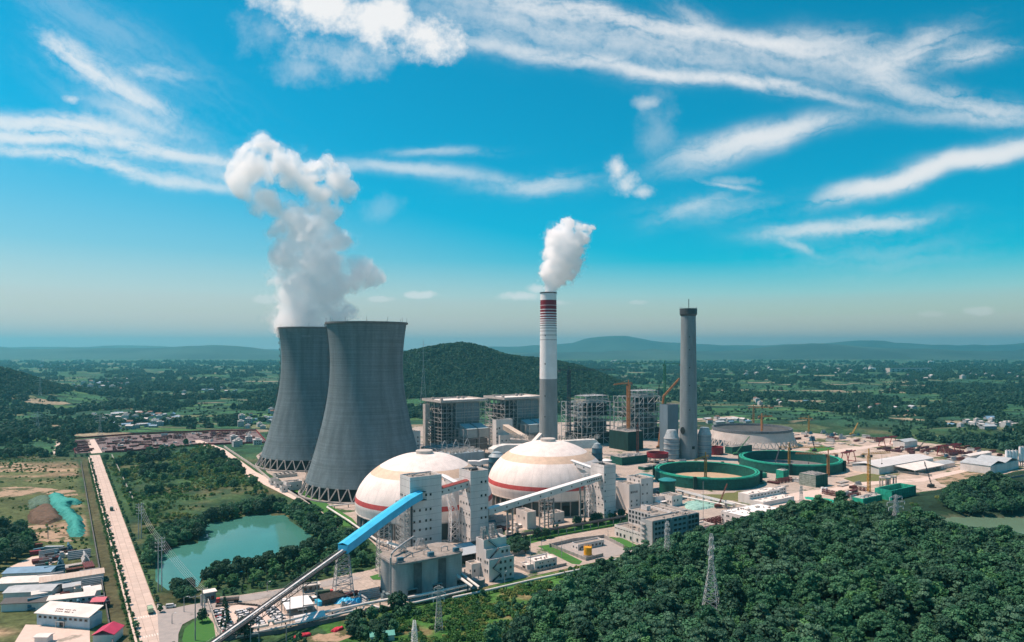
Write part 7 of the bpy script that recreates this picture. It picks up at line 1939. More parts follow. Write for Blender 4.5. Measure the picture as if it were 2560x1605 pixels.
# two rows of small characters on the roof, too worn to read in the photograph
def glyphs(mb, x, y, z, rn, s=0.75):
    for _ in range(6):
        if rn.random() < 0.5: yy = rn.uniform(0, s); mb.box(x, x + s * 0.85, y + yy, y + yy + 0.1, z + yy * 0.27, z + yy * 0.27 + 0.06)
        else: xx = rn.uniform(0, s * 0.75); mb.box(x + xx, x + xx + 0.1, y, y + s, z + 0.0, z + s * 0.27 + 0.03)
rn = random.Random(4); mb = MB()
for row, (x0, n) in enumerate(((8.5, 11), (9.5, 10))):
    for k in range(n):
        if k in (4, 8): continue
        yy = 2.6 - row * 1.6; glyphs(mb, x0 + k * 1.05, yy, 6.27 + (yy + 1.2) * 0.271, rn)
mb.build('roof_lettering', M_RUST, t)
shed('small house with crimson gable roof beside the ditch wall, upper of two', at(228, 1522), 6.2, 6, 3.4, 1.5, M_REDR, None, 6)
shed('house with large crimson gable roof at the bottom beside the ditch wall', at(232, 1612), 9, 10, 4.2, 2.2, M_REDR, None, 6, 'y')
shed('white box hut at the bottom edge of the courtyard', at(86, 1610), 6, 4, 3, 0.6, M_ROOFW, None, 0)
for px, py, w, d, lab, m in ((6, 1452, 26, 12, 'blue grey sheet roofed shed at the left picture edge, upper one', M_BSHEET), (-10, 1478, 30, 12, 'pale roofed shed at the left picture edge', M_ROOFW), (8, 1502, 24, 12, 'grey roofed shed at the left edge above the courtyard', M_GSHEET), (2, 1530, 22, 9, 'dark roofed shed at the left edge beside the courtyard', M_STEELD)):
    shed(lab, at(px, py), w, d, 4, 1.4, m, None, 8)
for px, py, L_, r0, lab, m in ((74, 1390, 6, GRID, 'dark red shipping container at the left of the yard', M_REDD), (84, 1384, 6, GRID + 6, 'grey blue shipping container stacked behind the red one', M_BLUED), (102, 1390, 12, GRID - 30, 'long navy shipping container in the container yard', M_NAVY), (110, 1377, 12, GRID - 30, 'long pale grey shipping container behind the navy one', M_GSHEET), (80, 1372, 6, GRID, 'rust brown shipping container at the back of the yard', M_RUST)):
    t = thing('shipping_container', lab, 'container', (*at(px, py), 0.15), r0)
    mb = MB().box(0, L_, 0, 2.44, 0, 2.6)
    for k in range(int(L_ / 0.6)): mb.box(0.2 + k * 0.6, 0.45 + k * 0.6, -0.06, -0.002, 0.15, 2.45)
    mb.build('body', m, t); MB().box(L_ + 0.002, L_ + 0.06, 0.1, 2.3, 0.15, 2.45).build('doors', M_STEEL, t)

# ------------------------------------------------------------------ stacked material in the yards
def stack_protos():
    out = []
    def mk(label, build):
        t = thing('material_stack', label, 'material stack', (0, 0, 0)); build(t); out.append(t); return t
    def bundle(m, n, r, L_):
        def f(t):
            mb = MB()
            for i in range(n):
                for j in range(max(1, n - i - 1)): mb.tube([(-L_ / 2, (j - n / 2 + i / 2) * 2 * r, r + i * 1.75 * r), (L_ / 2, (j - n / 2 + i / 2) * 2 * r, r + i * 1.75 * r)], r, 8)
            mb.build('pipes', m, t); MB().box(-L_ / 3, -L_ / 3 + 0.3, -n * r, n * r, -0.0, 0.05).build('sleeper', M_RUST, t)
        return f
    def beams(m, nx, ny, L_):
        def f(t):
            mb = MB()
            for i in range(ny):
                for j in range(nx):
                    y, z = (j - nx / 2) * 0.9, 0.3 + i * 0.75
                    mb.box(-L_ / 2, L_ / 2, y, y + 0.6, z, z + 0.08).box(-L_ / 2, L_ / 2, y, y + 0.6, z + 0.5, z + 0.58).box(-L_ / 2, L_ / 2, y + 0.27, y + 0.33, z + 0.08, z + 0.5)
            mb.build('beams', m, t); MB().box(-L_ / 3, -L_ / 3 + 0.4, -nx * 0.5, nx * 0.5, 0, 0.29).box(L_ / 3, L_ / 3 + 0.4, -nx * 0.5, nx * 0.5, 0, 0.29).build('sleeper', M_CONC_D, t)
        return f
    def lat(m, L_, h):
        def f(t):
            mb = MB(); 
            for k in range(4): lattice(mb, (-L_ / 2 + k * L_ / 3.2, 0), (L_ / 8, 1.4), (L_ / 8, 1.4), 0, h, 2, 0.22)
            mb.build('frames', m, t)
        return f
    def crates(m):
        def f(t):
            mb = MB().box(-3, -0.2, -1.5, 1.2, 0, 2.2).box(0.2, 3.1, -1.3, 1.5, 0, 1.6).box(-2.6, -0.8, -1, 0.8, 2.2, 3.3); mb.build('crates', m, t)
            MB().box(0.15, 3.15, -1.35, 1.55, 1.61, 1.75).build('cover', M_WHITE, t)
        return f
    mk('a', bundle(M_STEEL, 5, 0.45, 10)); mk('b', beams(mat('dull_red_steel', (0.13, 0.035, 0.04), 0.7, 0.2, 0.5), 5, 2, 11)); mk('c', lat(MATS['dull_red_steel'], 13, 3.5)); mk('d', crates(M_CONC_L)); mk('e', bundle(M_BLUED, 4, 0.6, 8)); mk('f', beams(M_RUST, 4, 3, 9)); mk('g', lat(mat('purple_brown_steel', (0.10, 0.035, 0.05), 0.7, 0.2, 0.5), 10, 2.4)); mk('h', beams(M_CONC_L, 5, 1, 12))
    return out
SP = stack_protos(); SP_USED = set()
WHAT = ['bundle of grey pipes', 'stack of dark red beams', 'dark red lattice frames', 'pale crates under a white cover', 'bundle of blue pipes', 'stack of rusty beams', 'purple brown lattice frames', 'stack of pale concrete beams']
def scatter_stacks(poly, n, weights, where, grp, seed, rot0=GRID, avoid=()):
    rn = random.Random(seed); P = gpoly(poly); xs = [p[0] for p in P]; ys = [p[1] for p in P]; k = 0; tries = 0; got = []
    while k < n and tries < n * 40:
        tries += 1
        x, y = rn.uniform(min(xs), max(xs)), rn.uniform(min(ys), max(ys))
        if not inside(P, np.array([x]), np.array([y]))[0]: continue
        if any((x - a) ** 2 + (y - b) ** 2 < 9 ** 2 for a, b in got): continue
        if any((x - a) ** 2 + (y - b) ** 2 < r * r for a, b, r in avoid): continue
        got.append((x, y)); k += 1
        q = rn.choices(range(8), weights)[0]; lab = f'{WHAT[q]} {where}'; rot = R(rot0 + rn.choice((0, 0, 0, 90)) + rn.uniform(-6, 6)); s = rn.uniform(0.8, 1.35)
        if q not in SP_USED:
            SP_USED.add(q); o = SP[q]; o.location = (x, y, 0.14); o.rotation_euler = (0, 0, rot); o['label'] = lab; o['group'] = grp
        else: dup(SP[q], (x, y, 0.14), rot, lab, grp, s)
scatter_stacks([(190, 1104), (214, 1102), (224, 1130), (192, 1131)], 14, (1, 5, 5, 0, 0, 3, 6, 0), 'in the small left part of the storage yard', 'stacks in the left storage yard', 1)
scatter_stacks([(246, 1098), (520, 1083), (630, 1081), (650, 1104), (480, 1109), (330, 1124), (262, 1128)], 85, (2, 6, 5, 3, 1, 4, 7, 2), 'in the storage yard at the end of the road', 'stacks in the storage yard', 2)
scatter_stacks([(1960, 1078), (2130, 1086), (2240, 1100), (2140, 1114), (2050, 1122), (1998, 1110)], 46, (4, 0, 1, 4, 6, 1, 0, 6), 'behind the farther green ring', 'stacks behind the farther ring', 3, GRID, ((343, 1002, 72), (320, 806, 64)))
scatter_stacks([(2180, 1122), (2420, 1118), (2540, 1144), (2380, 1152), (2330, 1140), (2240, 1132)], 60, (2, 8, 7, 3, 2, 3, 6, 3), 'at the back of the building yard', 'stacks at the back of the yard', 4)
scatter_stacks([(2070, 1222), (2110, 1204), (2160, 1216), (2140, 1250), (2080, 1240)], 22, (4, 1, 1, 5, 2, 2, 0, 4), 'around the bright orange crane mast', 'stacks around the orange crane', 5, GRID, ((338, 663, 7), (298, 686, 30)))
scatter_stacks([(60, 1462), (236, 1436), (238, 1530), (200, 1530), (90, 1530)], 34, (2, 3, 1, 6, 3, 3, 1, 3), 'cluttering the works at the lower left', 'stacks in the works', 7, GRID)
scatter_stacks([(110, 1385), (170, 1372), (230, 1420), (190, 1440), (110, 1440)], 16, (2, 3, 2, 4, 3, 3, 1, 3), 'in the rough ground above the works', 'stacks above the works', 8, GRID)
for pl, n, wh, g, sd, av in (([(1180, 1320), (1262, 1296), (1300, 1310), (1290, 1336), (1200, 1352)], 14, 'between the domes and the pipe rack', 'equipment by the pipe rack', 21, ((-1.5, 507, 5),)), ([(1110, 1150), (1330, 1120), (1340, 1136), (1180, 1166)], 12, 'at the foot of the boiler houses', 'equipment below the boilers', 22, ((31.7, 617, 58), (-68, 545, 58), (39, 750, 18))), ([(1600, 1235), (1650, 1222), (1700, 1240), (1640, 1262)], 8, 'behind the grey office', 'equipment behind the office', 23, ((201, 724, 58),)),
        ([(1700, 1290), (1800, 1300), (1790, 1320), (1715, 1316)], 6, 'between office and bright warehouse', 'equipment by the warehouse', 24, ()), ([(770, 1500), (880, 1484), (950, 1478), (940, 1500), (850, 1520)], 9, 'around the brown shelter', 'clutter around the shelter', 25, ())):
    scatter_stacks(pl, n, (3, 1, 1, 5, 3, 1, 1, 3), wh, g, sd, GRID, av)
scatter_stacks([(1630, 1170), (1700, 1140), (1760, 1130), (1760, 1140), (1660, 1176)], 12, (4, 4, 3, 3, 2, 3, 2, 3), 'below the bare chimney', 'stacks below the bare chimney', 9, GRID, ((219, 872, 26), (201, 724, 60), (198, 868, 18), (175, 842, 20)))
scatter_stacks([(1930, 1208), (2000, 1196), (2000, 1214), (1960, 1222)], 5, (2, 1, 1, 4, 2, 1, 0, 2), 'between the two green rings', 'stacks between the rings', 6, GRID, ((201, 724, 58), (320, 806, 62)))
for k, o in enumerate(SP):
    if k not in SP_USED:
        for c in list(o.children): D.objects.remove(c)
        D.objects.remove(o)

# ------------------------------------------------------------------ villages on the plain
def house_protos():
    out = []
    rf = [mat('village_white_roof', (0.56, 0.54, 0.52), 0.7, 0.1, 0.3), M_BSHEET, mat('village_brown_roof', (0.22, 0.12, 0.09), 0.8, 0.2, 0.3), M_GSHEET]
    for k, (w, d, h, kind) in enumerate(((11, 9, 7.0, 'flat'), (16, 8, 4.2, 'gable'), (10, 8.5, 6.5, 'gable'), (22, 10, 4.5, 'gable'), (10, 10, 9.5, 'flat'), (13, 9, 6.8, 'gable'))):
        t = thing('village_house', 'x', 'house', (0, 0, 0))
        MB().box(-w / 2, w / 2, -d / 2, d / 2, 0, h).build('wall', [mat('village_wall', (0.46, 0.47, 0.47), 0.85, 0.15, 0.3), mat('village_wall_grey', (0.30, 0.33, 0.35), 0.85, 0.15, 0.3)][k % 2], t)
        if kind == 'flat': MB().box(-w / 2 - 0.3, w / 2 + 0.3, -d / 2 - 0.3, d / 2 + 0.3, h + 0.003, h + 0.5).box(-w / 4, w / 4, -d / 4, d / 4, h + 0.5, h + 2.6).build('roof', rf[0], t)
        else: MB().gable(-w / 2 - 0.5, w / 2 + 0.5, -d / 2 - 0.5, d / 2 + 0.5, h + 0.01, h + 2.2).build('roof', rf[(1, 1, 2, 3, 0, 0)[k]], t)
        mb = MB()
        for x in np.arange(-w / 2 + 1.5, w / 2 - 1, 3.0):
            for z in np.arange(1.8, h - 0.8, 3.0): mb.box(float(x), float(x) + 1.3, -d / 2 - 0.04, -d / 2, float(z) - 0.6, float(z) + 0.8)
        mb.build('windows', M_GLASS, t); out.append(t)
    return out
HP = house_protos(); HP_USED = set()
HL = ['pale flat roofed house', 'low blue roofed house', 'brown roofed house', 'long grey roofed shed house', 'tall pale flat roofed house', 'white gabled house']
def village(poly, n, where, grp, seed, weights=(5, 5, 3, 2, 3, 4), rot0=0, smax=1.3):
    rn = random.Random(seed); P = [((px - 1280) / FOC * (CAM_H * FOC / (py - HOR)), CAM_H * FOC / (py - HOR)) for px, py in poly]; k = 0; tries = 0; got = []
    pxs = [p[0] for p in poly]; pys = [p[1] for p in poly]
    while k < n and tries < n * 60:
        tries += 1
        x, y = at(rn.uniform(min(pxs), max(pxs)), rn.uniform(min(pys), max(pys)))
        if not inside(P, np.array([x]), np.array([y]))[0] or any((x - a) ** 2 + (y - b) ** 2 < 19 ** 2 for a, b in got): continue
        z = gz((x, y))
        got.append((x, y)); k += 1; q = rn.choices(range(6), weights)[0]; lab = f'{HL[q]} {where}'; rot = R(rot0 + rn.uniform(-14, 14) + rn.choice((0, 0, 90)))
        s = rn.uniform(0.7, smax * 0.85)
        if q not in HP_USED: HP_USED.add(q); o = HP[q]; o.location = (x, y, z - 0.3); o.rotation_euler = (0, 0, rot); o['label'] = lab; o['group'] = grp
        else: dup(HP[q], (x, y, z - 0.3), rot, lab, grp, s)
village([(190, 1052), (300, 1036), (440, 1036), (450, 1060), (330, 1076), (240, 1070)], 56, 'in the village behind the storage yard', 'village behind the storage yard', 11, (3, 7, 3, 4, 2, 3), 10)
village([(560, 1050), (690, 1030), (680, 1072), (600, 1076)], 14, 'beside the rear cooling tower', 'houses beside the rear tower', 12, (5, 3, 1, 3, 4, 3), 20)
village([(60, 985), (230, 955), (350, 940), (380, 968), (240, 990), (120, 1000)], 44, 'in the hazy village below the left hill', 'hazy left village', 13, (5, 3, 3, 2, 5, 5), 0, 1.8)
village([(60, 912), (200, 904), (230, 916), (120, 926)], 16, 'in the far white town near the left horizon', 'far left town', 14, (6, 1, 1, 1, 8, 4), 0, 3.2)
village([(2350, 1062), (2470, 1048), (2600, 1052), (2600, 1082), (2440, 1086)], 26, 'in the village above the building yard at the right', 'right village', 15, (6, 4, 2, 2, 4, 4), 10)
village([(1740, 926), (2000, 912), (2300, 930), (2560, 940), (2560, 952), (2100, 948), (1800, 942)], 50, 'in the scattered white town on the right plain', 'right plain town', 16, (6, 1, 1, 2, 7, 5), 0, 2.4)
village([(1880, 1000), (2010, 990), (2020, 1010), (1900, 1018)], 10, 'among the fields right of the bare chimney', 'field houses', 17)
village([(1745, 1052), (1790, 1046), (1900, 1052), (1880, 1062), (1760, 1066)], 12, 'behind the unfinished cooling tower', 'site huts behind the tower', 18, (2, 3, 6, 8, 0, 2), 20)
village([(2130, 1022), (2260, 1008), (2330, 1030), (2200, 1040)], 8, 'along the field track at the right', 'track houses', 19)
village([(1420, 905), (1560, 900), (1560, 915), (1440, 920)], 12, 'far beyond the hill right of the chimney', 'houses beyond the hill', 20, (6, 1, 1, 2, 7, 5), 0, 2.6)
village([(420, 985), (600, 960), (640, 985), (500, 1005)], 14, 'among the fields left of the rear tower', 'left field houses', 21)
village([(560, 1106), (640, 1096), (655, 1112), (600, 1122)], 5, 'in the barracks row near the service lane', 'barracks by the lane', 22, (8, 0, 0, 0, 6, 0), GRID, 1.5)
t = thing('slab_block', 'wide pale slab building with dark windows on the far right plain', 'building', (*at(2225, 932), 0), 5); block(t, 0, 250, 0, 40, 0, 26, M_CONC_L)
rows(t, 'front', 0, [20 + 30 * k for k in range(8)], [8, 18], 12, 5)
for k, (px, py, r) in enumerate(((2180, 930, 16), (2330, 908, 14), (2325, 909, 14))):
    x, y = at(px, py); o = MB().cyl(r * 1.2, 0, r * 1.6, 20).build('far_tank', M_WHITE, None, loc=(x, y, 0)); tag(o, ('pale round tank left of the wide slab building', 'left far white tank near the right horizon', 'right far white tank near the right horizon')[k], 'tank')

# ------------------------------------------------------------------ trees and undergrowth
def leaf_mat(name, dark, light, dry=None):
    m = D.materials.new(name); m.use_nodes = True
    N, L = m.node_tree.nodes, m.node_tree.links; p = N['Principled BSDF']; p.inputs['Roughness'].default_value = 0.65; p.inputs['Specular IOR Level'].default_value = 0.2
    oi = N.new('ShaderNodeObjectInfo'); ge = N.new('ShaderNodeNewGeometry')
    cr = N.new('ShaderNodeMix'); cr.data_type = 'RGBA'; cr.inputs['A'].default_value = (*dark, 1); cr.inputs['B'].default_value = (*light, 1)
    ad = N.new('ShaderNodeMath'); ad.operation = 'MULTIPLY_ADD'; L.new(ge.outputs['Random Per Island'], ad.inputs[0]); ad.inputs[1].default_value = 0.45
    ml = N.new('ShaderNodeMath'); ml.operation = 'MULTIPLY'; L.new(oi.outputs['Random'], ml.inputs[0]); ml.inputs[1].default_value = 0.6
    L.new(ml.outputs[0], ad.inputs[2]); L.new(ad.outputs[0], cr.inputs['Factor'])
    L.new(cr.outputs['Result'], p.inputs['Base Color'])
    # thin leaves let a little sun through
    tr = N.new('ShaderNodeBsdfTranslucent'); L.new(cr.outputs['Result'], tr.inputs['Color'])
    mx = N.new('ShaderNodeMixShader'); mx.inputs[0].default_value = 0.22; L.new(p.outputs[0], mx.inputs[1]); L.new(tr.outputs[0], mx.inputs[2])
    L.new(mx.outputs[0], N['Material Output'].inputs['Surface'])
    return m
M_LEAF = leaf_mat('broad_leaves', (0.016, 0.085, 0.048), (0.085, 0.23, 0.11))
M_LEAFL = leaf_mat('light_leaves', (0.028, 0.12, 0.055), (0.11, 0.28, 0.10))
M_LEAFD = leaf_mat('dark_leaves', (0.012, 0.055, 0.038), (0.05, 0.135, 0.075))
M_REED = leaf_mat('dry_reeds', (0.11, 0.17, 0.05), (0.27, 0.33, 0.10))
M_SHRUB = leaf_mat('shrub_leaves', (0.028, 0.11, 0.035), (0.10, 0.25, 0.065))
M_BARK = mat('bark', (0.10, 0.08, 0.065), 0.95, 0.25, 2.0)

def crown_mesh(name, seed, h, r, clumps, per, leaf, m, kind='round', z0=0.28):
    rn = np.random.RandomState(seed); vs = []; fs = []
    centres = []
    for i in range(clumps):
        f = (i + 0.5) / clumps
        if kind == 'round':
            z = h * (z0 + (0.98 - z0) * f); prof = math.sin(math.pi * min(1, 0.18 + 0.74 * f)) ** 0.8
        elif kind == 'cone':
            z = h * (0.10 + 0.9 * f); prof = 1.05 * (1 - f) + 0.08
        elif kind == 'tiers':
            tier = i % 4; z = h * (0.42 + 0.17 * tier); prof = (1.1, 0.95, 0.7, 0.4)[tier]
        else:
            z = h * (0.25 + 0.6 * f); prof = 0.9
        a = i * 2.399 + rn.rand() * 0.9; d = r * prof * ((0.25 + 0.65 * math.sqrt(rn.rand())) if kind != 'tiers' else 0.45 + 0.5 * rn.rand())
        cr = r * (0.30 + 0.24 * rn.rand()) * (0.75 if kind == 'cone' else 1.0) * (0.6 + 0.5 * prof)
        centres.append((d * math.cos(a), d * math.sin(a), z, cr))
    for cx, cyy, cz, cr in centres:
        for k in range(per):
            n = rn.normal(size=3); n[2] = abs(n[2]) * 0.9 - 0.25; n /= np.linalg.norm(n)
            q = np.array((cx, cyy, cz)) + n * cr * np.array((1, 1, 0.72 if kind != 'tiers' else 0.36)) * (0.72 + 0.4 * rn.rand())
            t = n + rn.normal(size=3) * 0.55 + np.array((0, 0, 0.35)); t /= np.linalg.norm(t)
            u = np.cross(t, rn.normal(size=3)); u /= np.linalg.norm(u); w = np.cross(t, u); s = leaf * (0.6 + 0.8 * rn.rand())
            b = len(vs)
            for sx, sy in ((-0.5, -0.35), (0.5, -0.5), (0.6, 0.4), (-0.4, 0.55)): vs.append(tuple(q + u * s * sx + w * s * sy))
            fs.append((b, b + 1, b + 2, b + 3))
    me = D.meshes.new(name); me.from_pydata(vs, [], fs); me.materials.append(m); me.update()
    return me, centres
def trunk_mesh(h, r, centres, seed):
    rn = random.Random(seed); mb = MB(); hh = h * 0.72
    mb.tube([(0, 0, -0.6), (0.05 * r, 0, h * 0.2), (rn.uniform(-.1, .1) * r, rn.uniform(-.1, .1) * r, h * 0.45), (rn.uniform(-.15, .15) * r, rn.uniform(-.15, .15) * r, hh)], [0.045 * h ** 0.9, 0.035 * h ** 0.9, 0.024 * h ** 0.9, 0.01 * h], 7)
    for c in rn.sample(centres, min(6, len(centres))):
        mb.tube([(0, 0, h * 0.3), (c[0] * 0.5, c[1] * 0.5, (h * 0.3 + c[2]) / 2 + 0.2), (c[0] * 0.85, c[1] * 0.85, c[2])], [0.02 * h, 0.013 * h, 0.005 * h], 5, 0, False)
    me = D.meshes.new('trunk'); me.from_pydata(mb.v, [], mb.f); me.materials.append(M_BARK); return me

SPECIES = {}   # kind -> list of (crown mesh, trunk mesh)
def species(key, n, h, r, clumps, per, leaf, m, kind, z0=0.28):
    SPECIES[key] = []
    for i in range(n):
        hh = h * (0.9 + 0.2 * i / max(1, n - 1)); rr = r * (1.1 - 0.2 * i / max(1, n - 1))
        me, c = crown_mesh('crown', 100 * len(SPECIES) + i, hh, rr, clumps, per, leaf, m, kind, z0); SPECIES[key].append((me, trunk_mesh(hh, rr, c, i)))
species('broad', 3, 8.5, 3.5, 20, 62, 0.66, M_LEAF, 'round')
species('light', 2, 7.5, 3.1, 17, 56, 0.62, M_LEAFL, 'round')
species('dark', 2, 9.0, 3.6, 20, 62, 0.68, M_LEAFD, 'round')
M_LEAFT = leaf_mat('grey_green_leaves', (0.03, 0.10, 0.065), (0.12, 0.25, 0.15))
species('tiers', 2, 9.5, 4.0, 16, 60, 0.62, M_LEAFT, 'tiers')
species('tall', 2, 11.5, 3.3, 22, 60, 0.66, M_LEAF, 'round', 0.2)
species('cone', 2, 8.0, 1.7, 16, 26, 0.7, M_LEAFD, 'cone')
species('small', 2, 4.2, 1.7, 9, 26, 0.6, M_LEAF, 'round')
species('bush', 2, 2.2, 1.8, 8, 26, 0.55, M_SHRUB, 'round', 0.1)
species('reed', 2, 2.0, 1.6, 8, 26, 0.6, M_REED, 'round', 0.1)
species('far', 2, 8.0, 5.0, 10, 16, 2.2, M_LEAFD, 'round', 0.05)

FORMS = []     # hidden source objects for the instanced masses: one joined mesh per form
def form(key, i):
    me, tr = SPECIES[key][i]
    nm = f'{key}_form_{i}'
    for f in FORMS:
        if f[0] == nm: return f[1]
    bm = bmesh.new(); bm.from_mesh(me); nf = len(bm.faces)
    if key not in ('bush', 'reed', 'far'):
        bm.from_mesh(tr); bm.faces.ensure_lookup_table()
        for k in range(nf, len(bm.faces)): bm.faces[k].material_index = 1
    j = D.meshes.new(nm); bm.to_mesh(j); bm.free(); j.materials.append(me.materials[0]); j.materials.append(M_BARK)
    o = D.objects.new(nm, j); FORMS.append((nm, o)); return o

def mass(name, label, items):
    """items: (x, y, z, rot, scale, key, variant): instanced on one point cloud object"""
    keys = sorted({(it[5], it[6]) for it in items})
    me = D.meshes.new(name); me.from_pydata([it[:3] for it in items], [], [])
    for an, ty, vals in (('turn', 'FLOAT', [it[3] for it in items]), ('size', 'FLOAT', [it[4] for it in items]), ('which', 'INT', [keys.index((it[5], it[6])) for it in items])):
        a = me.attributes.new(an, ty, 'POINT'); a.data.foreach_set('value', vals)
    o = D.objects.new(name, me); COL.objects.link(o)
    g = D.node_groups.new(name, 'GeometryNodeTree')
    g.interface.new_socket('Geometry', in_out='INPUT', socket_type='NodeSocketGeometry'); g.interface.new_socket('Geometry', in_out='OUTPUT', socket_type='NodeSocketGeometry')
    N, L = g.nodes, g.links
    gi, go = N.new('NodeGroupInput'), N.new('NodeGroupOutput')
    join = N.new('GeometryNodeJoinGeometry')
    def attr(n, ty):
        a = N.new('GeometryNodeInputNamedAttribute'); a.data_type = ty; a.inputs['Name'].default_value = n; return a.outputs['Attribute']
    wh, tu, sz = attr('which', 'INT'), attr('turn', 'FLOAT'), attr('size', 'FLOAT')
    rot = N.new('ShaderNodeCombineXYZ'); L.new(tu, rot.inputs[2])
    for k, (key, v) in enumerate(keys):
        cmp = N.new('FunctionNodeCompare'); cmp.data_type = 'INT'; cmp.operation = 'EQUAL'; L.new(wh, cmp.inputs[2]); cmp.inputs[3].default_value = k
        oi = N.new('GeometryNodeObjectInfo'); oi.inputs['Object'].default_value = form(key, v); oi.inputs['As Instance'].default_value = True
        ip = N.new('GeometryNodeInstanceOnPoints'); L.new(gi.outputs[0], ip.inputs['Points']); L.new(cmp.outputs[0], ip.inputs['Selection']); L.new(oi.outputs['Geometry'], ip.inputs['Instance'])
        L.new(rot.outputs[0], ip.inputs['Rotation']); L.new(sz, ip.inputs['Scale']); L.new(ip.outputs[0], join.inputs[0])
    L.new(join.outputs[0], go.inputs[0])
    md = o.modifiers.new('growth', 'NODES'); md.node_group = g
    return tag(o, label, kind='stuff')

rng = np.random.RandomState(77)
TREES = []     # x, y, z, rot, scale, key, variant, place
def grow_area(poly, spacing, mix, place, smin=0.75, smax=1.25, mask=None, ground=True, raw=False, clear=()):
    P = poly if raw else gpoly(poly); xs = [p[0] for p in P]; ys = [p[1] for p in P]
    gx, gy = np.meshgrid(np.arange(min(xs), max(xs), spacing), np.arange(min(ys), max(ys), spacing))
    x = (gx + rng.uniform(-.48, .48, gx.shape) * spacing).ravel(); y = (gy + rng.uniform(-.48, .48, gy.shape) * spacing).ravel()
    ok = inside(P, x, y) & ~inside(POND_LEFT, x, y) & ~inside(POND_RIGHT, x, y)
    if mask is not None: ok &= mask(x, y)
    for cx, cyy, rr in clear: ok &= (x - cx) ** 2 + (y - cyy) ** 2 > rr * rr
    x, y = x[ok], y[ok]; z = ground_z(x, y)
    keys = list(mix); w = np.array([mix[k] for k in keys], float); w /= w.sum()
    pat = np.stack([np.exp(5 * (vnoise(x, y, 24, 31 + 7 * j, 2) - 0.5)) for j in range(len(keys))], 1)     # kinds grow in patches
    size = 0.78 + 0.44 * vnoise(x, y, 30, 91, 2)
    for i in range(len(x)):
        wl = w * pat[i]; k = keys[rng.choice(len(keys), p=wl / wl.sum())]
        TREES.append((x[i], y[i], float(z[i]) - 0.1, rng.uniform(0, 6.28), rng.uniform(smin, smax) * size[i], k, rng.randint(len(SPECIES[k])), place))

def frame_mask(x, y, lo=-120, hi=2680, bottom=1720):
    px = 1280 + x / np.maximum(y, 1) * FOC; py = HOR + (CAM_H - ground_z(x, y) - 9) / np.maximum(y, 1) * FOC
    return (px > lo) & (px < hi) & (py < bottom) & (y > 150)
PYL = [on_hill(1778, 1545)[:2] + (7,), on_hill(2240, 1345)[:2] + (4,), on_hill(1668, 1420)[:2] + (3,)]
def wood_mask(x, y):
    a, b = ab(x, y); n = vnoise(x, y, 26, 3, 3)
    return (-b > 6 + 5 * n) & (a > 195 + 2.45 * b + 60 * (n - 0.5)) & (a < 560) & frame_mask(x, y) & ~((y > 425) & (x > 0.56 * y)) & ~((y > 462) & (x > 0.49 * y)) & ~((y > 500) & (a > 262))
grow_area([(-60, 150), (560, 150), (560, 660), (-60, 560)], 4.8, {'broad': 4, 'light': 2.2, 'dark': 3, 'cone': 0.8, 'tiers': 2.6, 'tall': 1.2, 'small': 1.6}, 'wood', 0.5, 1.3, wood_mask, raw=True, clear=PYL)
# right knoll, pond banks, terraces
grow_area([(2352, 1268), (2400, 1226), (2452, 1214), (2510, 1236), (2560, 1282), (2545, 1294), (2450, 1290), (2380, 1290)], 6.5, {'dark': 4, 'broad': 4, 'light': 1}, 'knoll', 0.8, 1.2)
grow_area([(2270, 1268), (2370, 1250), (2380, 1284), (2310, 1298), (2250, 1310)], 4.5, {'bush': 6, 'small': 2, 'reed': 2, 'light': 0.4}, 'terrace', 0.6, 1.3, lambda x, y: vnoise(x, y, 14, 8, 2) > 0.45)
grow_area([(2345, 1322), (2480, 1358), (2600, 1392), (2600, 1420), (2460, 1400), (2330, 1340)], 6, {'bush': 4, 'broad': 2, 'light': 2}, 'terrace', 0.6, 0.95)
# scrub land between road, pond and towers
grow_area([(262, 1150), (420, 1120), (520, 1108), (640, 1196), (730, 1290), (700, 1282), (620, 1284), (500, 1330), (440, 1360), (395, 1400), (340, 1300), (290, 1200)], 4.6, {'bush': 9, 'small': 0.8, 'reed': 6, 'broad': 0.35}, 'scrub', 0.4, 1.15, lambda x, y: vnoise(x, y, 20, 12, 3) > 0.42)
grow_area([(285, 1160), (330, 1140), (420, 1128), (428, 1158), (400, 1196), (340, 1190)], 8, {'dark': 6, 'broad': 3, 'cone': 2}, 'grove', 0.7, 1.15, lambda x, y: vnoise(x, y, 22, 14, 2) > 0.52)
grow_area([(470, 1150), (540, 1132), (590, 1160), (640, 1206), (600, 1230), (520, 1200)], 8.5, {'dark': 3, 'broad': 4, 'light': 2, 'bush': 4}, 'grove', 0.7, 1.15, lambda x, y: vnoise(x, y, 24, 15, 2) > 0.55)
grow_area([(370, 1352), (420, 1330), (500, 1312), (512, 1330), (492, 1352), (440, 1366), (400, 1392), (380, 1420), (366, 1400)], 5.5, {'dark': 5, 'broad': 4, 'light': 2}, 'pond bank', 0.75, 1.15)
grow_area([(500, 1312), (560, 1282), (640, 1262), (712, 1270), (730, 1288), (700, 1284), (620, 1286), (560, 1302), (510, 1318)], 5.5, {'dark': 4, 'broad': 4, 'light': 2}, 'pond bank', 0.75, 1.2)
grow_area([(712, 1280), (740, 1262), (850, 1322), (905, 1368), (930, 1410), (880, 1424), (820, 1376), (760, 1324)], 5.5, {'light': 3, 'broad': 4, 'small': 3, 'dark': 2}, 'pond slope', 0.7, 1.1)
grow_area([(500, 1446), (560, 1430), (640, 1416), (720, 1398), (800, 1372), (830, 1372), (800, 1392), (720, 1414), (640, 1432), (560, 1446), (508, 1462)], 3.6, {'cone': 6, 'dark': 2, 'broad': 1}, 'pond hedge', 0.75, 1.1)
